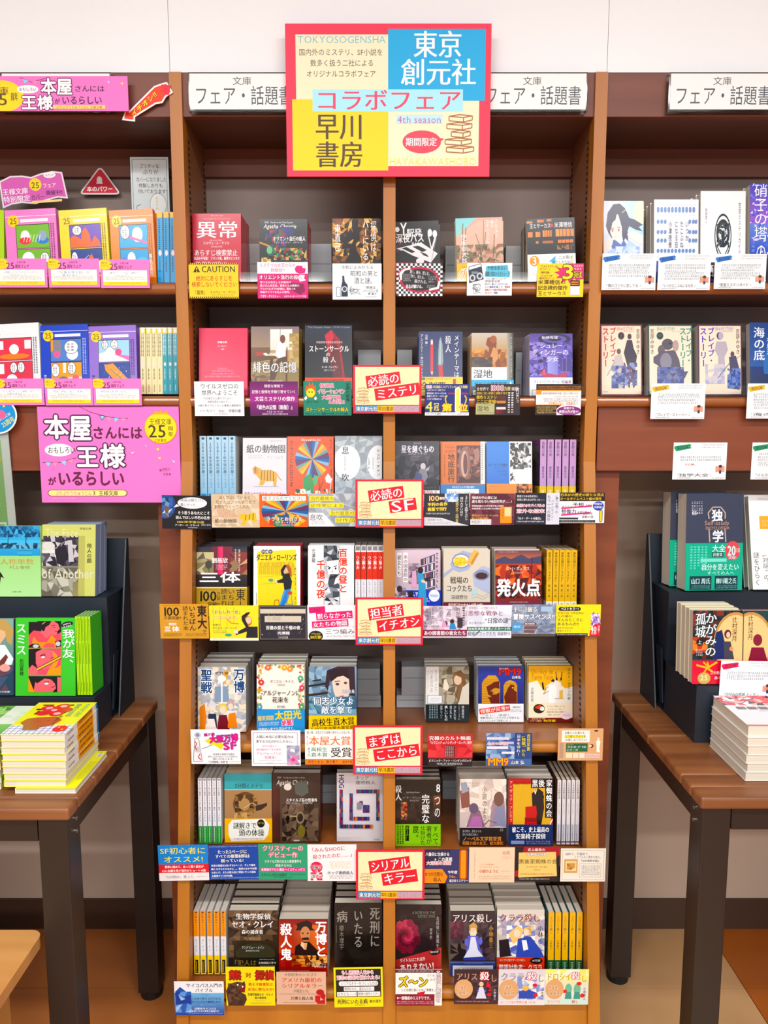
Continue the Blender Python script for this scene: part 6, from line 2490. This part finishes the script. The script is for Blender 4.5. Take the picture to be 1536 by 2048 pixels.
BS = lambda ed, c, num, art, flip: f'''bg {ed}
r 3 2 97 98 f4e2cc
vB {4 if not flip else 70} 4 17 56 {c} {'ストーリー' if not flip else 'ストーリー'}
vB {22 if not flip else 84} 4 16 52 {c} ブレイブ・
t {40 if not flip else 20} 4 42 4.6 {c} BRAVE STORY
m 54 9 80 11 1 {c}
vb {86 if not flip else 5} 6 9 36 333 宮部みゆき
e {50 if not flip else 27} 16 8 5.6 888
e {50 if not flip else 27} 16 6.6 4.6 {'1c1c24'}
tb {46 if not flip else 23} 12.6 8 6.4 {c} {num}
{art}
m 4 94 16 96 1 555'''
side_book(1201, 1284, 649, BS('8a2838', 'cc2030', '上', '''e 70 17 5 4 5a3a40
p 3c3448 64 22 76 22 80 34 88 44 84 58 82 88 78 90 74 62 70 90 66 88 64 58 56 40
s 46 54 88 86 26 6 5a6aa0,8a98c8,6a4a6a
e 44 38 5 4 6a5a58
p c8c0c0 34 44 50 42 56 56 52 90 34 90 30 60
s 26 58 58 90 40 6 5a6aa8,3a488a,8a90b8
l 8a8a98 1.4 34 52 16 72''', False), .03, 1, 'cream fantasy volume with red title, lower right shelf', 'red title volume', L2)
side_book(1296, 1385, 649, BS('2a4a44', '0c9484', '中', '''e 44 28 13 8 5a5560
e 30 36 8 7 6a6068
p 5a5468 26 38 60 36 70 50 74 66 90 66 82 76 60 82 60 88 20 88 22 76 30 68 22 58 12 54 12 46 22 42
e 40 52 13 12 8a8898
s 20 60 80 86 40 6 5a68a8,3c4888,7a80a8
e 62 30 7 8 b8a09c
e 50 27 2.4 1.6 222''', True), .03, 1, 'cream fantasy volume with teal title and horned beast, lower right shelf', 'teal title volume', L2)
side_book(1396, 1484, 649, BS('5a2848', '6038c0', '下', '''e 52 16 6 5 b8b0c8
p b8b0bc 42 24 64 24 68 36 60 46 62 66 44 66 46 46 38 36
s 16 56 60 84 34 7 c0bcc8,a8b0d0,d0c8d0
e 78 42 4.5 4 5a4a58
p 4a4868 70 46 86 44 94 64 94 92 68 90 72 62
s 66 62 96 90 30 5 4a68b8,2c4494,6a88c8
l 5a5a78 1.6 72 54 44 76
l 5a5a78 1 84 50 100 42''', False), .03, 1, 'cream fantasy volume with violet title, lower right shelf', 'violet title volume', L2)
side_book(1500, 1588, 645, '''bg 1c3a7c
g 0 0 100 60 24488c 2a60a8
e 80 60 50 40 3474b8
g 0 70 100 100 1c3a6c 142c54
vb 8 6 26 46 fff 海の底
v 38 20 12 24 fff 有川浩''', .02, 1, 'deep blue book cut by the right edge, lower right shelf', 'deep blue book', L2)
BKC = lambda c, title, n=4, extra='': f'''bg eff4f6
p {c} 2 10 30 4 33 7 31 12 34 15 5 24 3 19 1 15
rot 6 18 14
tb 7 9 22 9 243450 BOOK
rot 0
m 50 4 96 9 1 8a98a0
m 50 11 90 16 1 8a98a0
m 12 {28 if n > 2 else 36} 88 {28+n*7.6 if n > 2 else 52} {n} 6a787e
{extra}
r 80 64 97 80 d8a890
e 89 64 3.4 4 5a3a30
r 86 68 92 75 e88a70
r 87 75 91 84 2a4a78
t 6 84 6 7 444 『
t 12 83 56 10 444 {title}
t 70 84 6 7 444 』
m 8 94 34 98 1 555
m 74 94 96 98 1 888'''
BC_ = [(1204, 507, 1312, 580, '3a80d0', '隣のゴリラに恋してる', 5, 'book note card with blue tape mark under the school uniform book', 1.569),
       (1316, 508, 1421, 580, '3a80d0', 'いつかたこぶねになる日', 6, 'book note card with blue tape mark under the blue flower book', 1.569),
       (1429, 508, 1532, 578, '3a80d0', '密室ミステリガイド', 6, 'book note card with blue tape mark under the keyhole emblem book', 1.569),
       (1302, 767, 1410, 838, 'f0c020', 'ブレイブ・ストーリー', 4, 'book note card with yellow tape mark under the teal title volume', 1.569),
       (1494, 767, 1600, 837, 'f0c020', '海の底', 6, 'book note card with yellow tape mark under the deep blue book', 1.569),
       (1346, 885, 1453, 959, '28a068', '独学大全', 2, 'book note card with green tape mark on the red brown fascia', 1.588),
       (1503, 885, 1608, 959, '28a068', 'イルカと否定神学', 5, 'book note card with green tape mark at the right edge of the fascia', 1.588)]
for x0, y0, x1, y1, c, tt, n, lb, D in BC_:
    sheet('note_card', x0, y0, x1, y1, D, BKC(c, tt, n, 'tb 22 56 24 6 d83a50 大正解。' if tt == '独学大全' else ''), lb, 'card', 'book note cards in the right bay')

# ---------------------------------------------------------------- black cardboard displays and books on the tables
TH0 = .7242
def stand(x0, x1, yb, yf, yu, hl, hu, htop, label, s):
    """yb back, yu front of the upper tier, yf front of the lower tier"""
    t = empty('display_stand'); tag(t, label, 'stand', 'black cardboard display stands on the tables'); c = .003
    MB().box(x0, x1, yb-c, yb, TH0, htop).make('back_board', M['card'], t)
    for x in (x0, x1-c):
        o = MB().prism([(yb-.10, TH0), (yb-c, TH0), (yb-c, htop), (yb-.012, htop), (yb-.045, TH0+.24)], x, x+c).make('side_board', M['card'], t)
        ed = MB().prism([(yb-.10, TH0), (yb-.0985, TH0), (yb-.0435, TH0+.24), (yb-.0105, htop), (yb-.012, htop), (yb-.045, TH0+.24)], x, x+c).make('cut_edge', M['cut'], o)
        MB().prism([(yu, TH0+.02), (yb-.1, TH0+.02), (yb-.06, TH0+.14), (yu+.02, TH0+.14)], x+(.01 if x == x0 else -.01), x+(.0125 if x == x0 else -.0075)).make('side_flap', M['card'], t)
    i0, i1 = x0+.014, x1-.014
    MB().box(i0, i1, yu, yu+c, hl, hu).make('upper_riser', M['card'], t)
    MB().box(i0, i1, yu+c, yb-c, hu-c, hu).make('upper_tray', M['card'], t)
    MB().box(i0, i1, yf, yf+c, TH0, hl).make('lower_riser', M['card'], t)
    MB().box(i0, i1, yf+c, yu+c, hl-c, hl).make('lower_tray', M['card'], t)
    MB().box(i0, i1, yf+c, yb-c, TH0, TH0+c).make('base_sheet', M['card'], t)
    for x in (i0, i1-c):
        MB().prism([(yf+c, TH0+c), (yu, TH0+c), (yu, hl-c), (yf+c, hl-c)], x, x+c).make('inner_side', M['card'], t)
        MB().prism([(yu+c, hl), (yu+.035, hl), (yb-.03, hu-c), (yu+c, hu-c)], x, x+c).make('inner_side', M['card'], t)
    return t
stand(-1.14, -.583, 1.668, 1.470, 1.560, .806, .995, 1.108, 'black cardboard two-tier display on the left table', -1)
stand(.615, 1.18, 1.715, 1.436, 1.600, .843, .998, 1.112, 'black cardboard two-tier display on the right table', 1)
def table_book(x0, x1, yt, spec, T, n, label, what, h, D, lean=12, cov=None, spc=None, rz=0, roll=0):
    return faced(0, x0, x1, yt, spec, T, n, label, cov=cov, what=what, h=h, D=D, lean=lean, spc=spc, rz=rz, roll=roll)
table_book(-24, 81, 1052, '''bg a8d890
g 0 0 100 42 5ac0e8 3aa0d8
s 0 0 100 16 90 5 2a6a98,1c4a78,4aa8d8,3a88b8
s 0 22 100 32 70 5 2a5a80,1c3c58,6ab8d8
r 0 20 100 24 58c0ea
l 1c3c58 1.4 72 26 74 12 66 4
l 1c3c58 1.4 74 12 82 4
l 1c3c58 1.2 38 30 40 6
r 56 32 84 40 4ab0dc
l 1c5a80 1 56 35 84 35
l 1c4a20 1.4 58 42 84 42
r 4 32 24 38 4ab0dc
g 0 42 100 100 a4d88c b8e8a4
t 6 46 82 9 c8903c 一人称単数
t 40 56 40 5 a08038 村上春樹
p 2c2018 6 58 24 66 30 74 24 72 20 90 12 100 0 100 0 60
t 44 92 18 2.4 4a6a3a 文春文庫''', .014, 1, 'blue and light green glossy paperback of a park bench, left display top tier', 'park bench paperback', .9955, 1.563, 4.5, cov='a8d890')
table_book(84, 191, 1049, '''bg ccd07a
h 2 16 80 58 4a4450 3c3844
s 0 16 80 58 90 7 3c3644,5a5462,8a8690,c8c4cc,2c2834
g 0 58 80 100 8a8a7c 7a7668
s 0 60 80 100 60 8 a8a698,6a6658,c8c6b8,8a8876
r 68 16 80 100 b8b86a
g 58 80 68 100 8a8460 9a9468
s 0 24 24 40 20 5 e0e0dc,c0c0c0
l e8e8e8 2 20 36 34 58
p c8c4c8 48 22 56 22 60 52 50 52
p 2a2430 24 34 44 28 50 44 40 58 28 54
e 12 30 12 6 d8d8d4
t 6 6 62 12 dde0b4 The Face
t 0 62 98 13 dde0c8 of Another
t 70 4 22 3.4 5a5a30 安部公房
vb 84 26 9 28 2a2c1c 他人の顔
m 6 93 16 95 1 222''', .012, 5, 'yellow green paperback with blurred monochrome photograph, left display top tier', 'monochrome photograph paperback', .9955, 1.563, 8, cov='8a98b0', spc='9aa8c4')
table_book(-80, 27, 1238, '''bg 4a6478
g 0 0 100 100 8ab0a0 2c4a5c
p e0b890 50 8 78 4 88 20 74 34 56 30
p c0a060 40 0 84 0 100 14 96 34 88 30 84 16 60 10 48 22
p e4ecee 44 34 84 34 100 52 92 70 50 70
p 7a3c34 30 96 60 66 86 46 90 50 70 76 44 100
s 40 60 100 96 30 9 2c4c60,4a5a78,6a4a58
e 84 64 10 5 e8a8a0
t 70 94 24 2.6 fff 角川文庫''', .016, 1, 'blue-green paperback of a violin player at the left edge', 'violin paperback', .8065, 1.476, 7)
table_book(31, 151, 1236, '''bg 4cc43c
r 22 5 76 38 241a20
p e85a66 22 38 22 22 30 16 42 17 52 22 66 22 76 18 76 38
p f0942c 26 38 30 24 38 31 52 31 60 22 66 26 72 38
p f07078 44 4 70 4 72 10 74 14 71 16 68 22 58 22 52 26 42 20 44 12
p 241a20 36 4 60 4 56 9 50 12 48 17 44 16 42 12
p 241a20 64 4 76 4 76 14 72 8
l 241a20 1 60 10 66 9
l 241a20 .8 62 12 66 12
l 241a20 1 66 17 71 17
l f8b050 1 44 8 50 5
p 241a20 22 36 28 33 38 33 42 38 22 38
p 241a20 66 30 76 28 76 36 68 38
e 34 36 5 2.2 c8ccd4
e 71 33 4 3 c8ccd4
p e86068 46 38 48 34 54 32 64 33 66 38
r 22 39 76 73 f05c74
p 241a20 22 40 44 39 40 46 34 54 36 64 30 66 24 70 22 60
p f07078 34 44 46 39 62 42 70 48 72 54 66 60 56 64 46 66 38 62 34 54
p f8a038 62 42 70 48 72 54 68 62 60 64 64 54
l 241a20 1.2 42 48 50 46
e 46 50 3 1.4 fff
l 241a20 1.4 42 49 50 48
l 241a20 1 58 52 64 50
e 37 57 3 3.4 f07078
l 3a2018 5 34 67 76 50
l e8b850 3 34 67 76 50
p f8a038 52 73 58 62 68 64 76 60 76 73
p f07078 22 66 28 60 34 63 38 68 36 73 22 73
r 22 74.5 76 95 241a20
p f07078 30 95 34 80 46 77 60 79 66 84 68 90 62 95
p 241a20 28 76 52 76 44 80 36 84
e 52 84 3.4 1.4 fff
l 241a20 1.4 48 82.5 56 82
l 241a20 1 60 89 66 88
p f8a038 22 76 32 95 22 95
p f07078 70 76 76 76 76 95 70 95
vb 1 6 18 42 fff スミス
v 7 52 7 22 24341c 石田夏穂
vb 78 14 21 50 fff 我が友、
rot 14 86 8
e 86 8 10 3.4 1c1c1c
t 79 6.6 14 2.2 fff SMITH,
t 79 9.6 14 2.2 fff MY FRIEND
rot 0''', .006, 1, 'bright green paperback with stacked red figure panels, left display lower tier', 'bright green paperback', .8065, 1.476, 7)
for k in range(5):
    x = 152+k*6.2
    spines(0, [(x, x+5.2)], 1233, '''bg b0dc3c
M 25 3 75 30 1 3a7a1c
M 25 34 75 60 1 3a7a1c
M 30 84 70 96 1 3a7a1c''', 'thin lime spine-out paperback beside the bright green paperback' if k == 0 else f'thin lime spine-out paperback, {["", "second", "third", "fourth", "fifth"][k]} of the row beside bright green', cov='4cc43c', spc='b0dc3c', front_spec='bg 4cc43c', h=.8065, D=1.478, lean=2, dp=.06)['label'] = ['thin lime spine-out paperback touching the bright green cover', 'second thin lime spine right of the bright green cover', 'third thin lime spine right of the bright green cover', 'fourth thin lime spine right of the bright green cover', 'rightmost thin lime spine on the left display'][k]
SELF = '''bg 464c60
l c8b0a0 2 40 26 38 20 46 14 60 14 68 20 68 26
l c8b0a0 2 40 36 42 50
l c8b0a0 2 68 36 70 50
tB 44 16 20 13 eef6fa 独
t 32 28 44 6 c8a088 Self-study
t 34 34 42 3 c8a088 ENCYCLOPEDIA
tB 46 37.5 20 13 eef6fa 学
m 8 8 26 22 4 dde
tb 10 18 8 4 eee 55
band 51 18b494
tb 46 52.5 24 8 e4fcf8 大全
r 46 60.5 66 65.5 1c4a44
t 47.5 61 17 4 e4fcf8 読書猿
M 8 54 40 78 5 7ce0cc
e 82 59 13 10 e05a60
tB 73 54 15 10 d8f4f4 20
t 88 56 7 5 d8f4f4 万部
t 75 64 14 4 d8f4f4 突破!
r 26 67 72 70.5 8ae4d4
tb 28 72 66 7.5 d8fcf4 自分を変えたい
t 38 80 48 4 d8fcf4 すべての人へ
r 8 85 46 99 1c4850
r 52 85 92 99 1c4850
tb 10 87 34 6.4 d8fcf4 山口 周氏
tb 54 87 36 6.4 d8fcf4 柳川範之氏
m 10 94.5 44 98.5 2 8ac8c0
m 54 94.5 90 98.5 2 8ac8c0'''
b1 = table_book(1371, 1488, 987, SELF, .043, 1, 'thick navy and turquoise study handbook, front copy on the right display', 'navy and turquoise handbook', .9985, 1.603, 3.5, cov='464c60', spc='464c60', rz=3)
b2 = copy_tree(b1); b2.matrix_basis = Matrix.Translation((-.017, .0455, 0)) @ b1.matrix_basis; tag(b2, 'back copy of the thick navy handbook on the right display')
table_book(1500, 1600, 991, '''bg f4f6f4
r 20 22 60 36 e8b040
m 24 26 58 34 2 f4d8a0
m 18 3 40 6 1 aaa
v 22 60 12 30 555 「対話」の
v 4 60 12 36 555 謎をひらく
M 30 88 36 96 1 555''', .02, 2, 'white book with small orange block cut by the right edge, right display', 'white book with orange block', .9985, 1.603, 13, cov='f4f6f4')
KAG = lambda n: f'''bg 2c4a4c
p 6a2c28 30 0 100 0 100 30 40 40
s 0 0 100 66 60 8 2c3a3c,1c2c30,6a3028,8a3a30
e 86 44 44 42 c8985c
e 86 44 40 38 ecca90
s 0 30 30 60 16 7 c04a30,e08a40,3a2424
p 24346c 46 30 58 26 64 42 64 66 40 66
e 70 32 7 6 6a2c30
e 71 33 4 4 f0c8b0
p 4a4a58 62 42 76 42 84 66 64 66
e 78 52 4 3 e89a6c
vb 24 3 24 60 f0f4f4/2c4a4c かがみの
vb 4 3 22 34 f0f4f4/2c4a4c 孤城
e 14 43 7 5 1c2c30
t 10 39.6 8 6.4 f0f4f4 {n}
v 78 8 11 34 2c2420 辻村深月
m 6 52 20 62 3 ddd
band 68 d83048
l e0b840 4 8 74 30 78 50 70
l e0b840 4 30 78 42 84
l e0b840 3 30 78 18 90
l e0b840 3 30 70 34 78 22 70
t 36 82 32 5 fff この物語は
t 44 89 34 5 fff あなたの
e 24 92 13 8 c8b060
tb 16 88 16 7 f0ecd0 25'''
table_book(1385.5, 1485, 1221, KAG('上'), .020, 4, 'dark green castle novel with red ribbon band, right display lower tier', 'castle novel', .8435, 1.4425, 4, cov='ddd8bc')
table_book(1487, 1588, 1221, '''bg 2c4a4c
e 14 44 44 42 c8985c
e 14 44 40 38 ecca90
e 28 40 9 8 8a2c40
p 8a2040 16 50 40 50 48 68 10 68
v 8 6 11 34 2c2420 辻村深月
p e8ecf0 60 40 76 36 80 66 62 66
band 68 d83048''', .014, 1, 'second castle novel volume cut by the right edge, right display', 'second castle novel', .8435, 1.442, 5, cov='d83048')
c = sheet('note_card', 1440, 1322, 1548, 1398, 1.4335, BKC('e8305c', 'かがみの孤城 上・下', 3), 'book note card with crimson tape mark in front of the castle novel', 'card', 'book note cards in the right bay', roll=-1)
zz = TH0+.0002; c.location  # rests between stand and stack
MB().box(-.003, .003, .0010, .0018, -.07, .02).make('clear_stem', M['glass'], c)

# flat stacks
def flat(x0, W, y0, L, T, z, spec, label, spine='', cov='ffffff', spc=None, rz=0, group=None, first=None, back=False):
    b = first and copy_tree(first) or make_book(W, L, T, spec, spine, cov, spc)
    b.matrix_basis = Matrix.Translation((x0+W/2, y0+L/2, z+(0 if back else T))) @ Matrix.Rotation(math.radians(rz), 4, 'Z') @ Matrix.Translation((0, -L/2, 0)) @ Matrix.Rotation(-math.pi/2, 4, 'X')
    if back: b.matrix_basis = Matrix.Translation((x0+W/2, y0+L/2, z)) @ Matrix.Rotation(math.radians(rz), 4, 'Z') @ Matrix.Rotation(math.pi, 4, 'Z') @ Matrix.Translation((0, L/2, 0)) @ Matrix.Rotation(math.pi/2, 4, 'X')
    tag(b, label, 'book', group); return b
ORD = ['bottom', 'second from bottom', 'third from bottom', 'fourth from bottom', 'fifth from bottom', 'sixth from bottom', 'seventh from bottom', 'eighth from bottom', 'ninth from bottom', 'top']
top_spec = '''bg 
'''
YT = '''bg f0f020
r 0 72 100 100 f4f6fa
'''+'\n'.join(f'l 3a68c8 .9 {x} 72 {x} 100' for x in range(4, 100, 9))+'\n'+'\n'.join(f'l 3a68c8 .9 0 {y} 100 {y}' for y in (76, 83, 90, 97))+'''
s 10 8 66 40 14 4 2c3a20,1c2c18
e 28 20 12 8 d82c38
e 50 14 12 8 d82c38
e 60 26 12 8 d83a2c
e 30 36 12 8 d82c38
e 52 38 12 8 d82c38
e 42 27 11 8 d82c38
e 30 20 6 4 f4b8c8
e 51 14 6 4 f4c8d0
e 32 35 5 3 c81c28
e 53 38 6 4 f4c8d0
e 42 27 5 3.6 f4c8d0
p b8683c 14 54 28 50 60 48 72 58 66 74 50 80 48 88 26 88 22 76 10 66
l 5a3020 .8 34 62 42 62
l 5a3020 .8 50 61 56 61
e 84 84 11 9 e03838
e 80 80 2 1.4 f4e060
e 88 86 2 1.4 f4e060
v 84 6 10 42 3a9a9c きみの言い訳は
v 70 6 10 42 3a9a9c 最高の芸術
v 60 44 8 26 333 鳥谷夕七'''
YS = '''bg f4f4f2
r 0 16 100 64 f0a818
r 0 0 100 5 2a90d0
M 20 20 80 60 1 3a2410
M 25 76 75 92 1 555'''
G1 = 'yellow flower paperbacks stacked on the left table'
z = TH0; st0 = None; W0 = .112; y0 = 1.233; Lb = .15
# bottom three lie with the page edges to the right
b = flat(-.6455, .106, 1.228, .149, .0095, z, 'bg eef0e8\nr 0 0 100 30 dfe020', 'offset bottom book of the yellow flower stack, back cover up', spine='', cov='f0f020', spc='f4f6fa', group=G1, back=True); z += .0097
pr = Art(.106, .149); pr.run('r 86 30 99 78 dce030\nr 88 6 98 16 f4f6fa\nl 3a68c8 1 88 9 98 9\nl 3a68c8 1 88 13 98 13\nl 3a68c8 1 93 5 93 17'); o = pr.make('back_print', b); o.rotation_euler = (0, 0, math.pi); o.location = (0, .0095, 0)
for k in (1, 2):
    flat(-.668+.001*k, W0-.003, y0, Lb, .0118, z, 'bg f0f020', f'{ORD[k]} book of the yellow flower stack, spine turned away', cov='f0f020', spc='f0f020', group=G1, back=True); z += .012
ft = None
for k in range(3, 9):
    nm = flat(-.669+.0008*(k % 2), W0, y0, Lb, .0118, z, YT if k == 8 else '', ('top' if k == 8 else ORD[k])+(' yellow book with red flowers in a brown bowl, left stack' if k == 8 else ' yellow book of the left stack, orange spine outwards'), spine=YS, cov='f0f020', spc='f4f4f2', rz=(k % 3-1)*.5, group=G1); z += .0120
# curled front flap of the top book
mb = MB(); n = 10
for i in range(n+1):
    t = i/n; x = -.668+W0*t*.98; zc = z+.0006+.0035*math.sin(math.pi*min(1, (1-t)*1.1))*.0+.0
z_top = z
# green photo covered stack at the far left
GT = '''bg e8f0e4
s 0 0 60 100 90 8 5ab040,3a8a2c,8ad060,a8e080,6ab84a
s 60 20 100 60 20 10 d8ecd0,e8f4e8
g 0 60 100 100 7cc85c 4a9a34'''
z = TH0
for k in range(8):
    t = (.011, .0125, .0115, .012)[k % 4]
    flat(-.786+.002*(k % 2), .108, 1.243, .148, t, z, GT if k == 7 else '', (ORD[k] if k < 7 else 'top')+' book of the green stack at the left edge', cov=['e8e0b0', '8ab04a', 'e8e4d8', 'c8b048'][k % 4], spc=['e8e0b0', '8ab04a', 'e8e4d8', 'c8b048'][k % 4], group='green photo paperbacks stacked at the left edge'); z += t+.0002
z = TH0
WT = '''bg f4f4f8
s 0 0 100 34 60 8 e86a78,d84858,f4c8c0,3a3c44,f08a8a,fff
l 3a3c44 2 4 10 30 30 70 8
r 16 39 32 48 5a4a50
r 35 39 52 48 5a4a50
r 55 39 72 48 5a4a50
r 75 39 92 48 5a4a50
m 18 40 91 47 2 e8d8d8
m 50 51 90 55 1 666
r 0 97 100 100 c83a50'''
for k in range(6):
    t = (.0160, .0165, .0158, .0165, .0160, .0200)[k]
    flat(.6545+.0012*(k % 2)+(.002 if k == 5 else 0), .107, 1.274+(.0 if k < 5 else .004), .149, t, z, WT if k == 5 else '', (ORD[k] if k < 5 else 'top')+' book of the white stack on the right table', cov='e8e6e2', spc='e8e6e2', group='white paperbacks stacked on the right table', rz=(0, .6, -.4, .3, 0, -.8)[k]); z += t+.0003
# framed green poster in a clear stand at the far left
t_ = empty('poster_stand'); tag(t_, 'green poster in a clear acrylic stand cut by the left edge', 'poster')
a = P(-150, 1052, 1.60)
o = MB().box(-.15, .15, 0, .003, 0, .366).make('acrylic_front', M['glass'], t_)
A = Art(.294, .36); A.run('''bg eef2f0
r 4 6 94 100 98c884
g 4 6 94 100 a4d090 8cbc78
r 70 16 94 19 c8d070
t 56 10 34 6 e0f0d8 Akiko Moo
m 60 44 90 47 1 d8ecd0
t 70 54 26 22 f0f8ec 録
t 42 54 24 22 f0f8ec 語''')
p_ = MB().box(-.147, .147, .0032, .0042, 0, .36, A.bg).make('poster_sheet', M['matte'], t_, True); A.make('print', p_, M['matte']); p_.children[0].location.y = .0031
t_.matrix_basis = Matrix.Translation((-.946, 1.5995, .9958)) @ Matrix.Rotation(math.radians(3.4), 4, 'X')
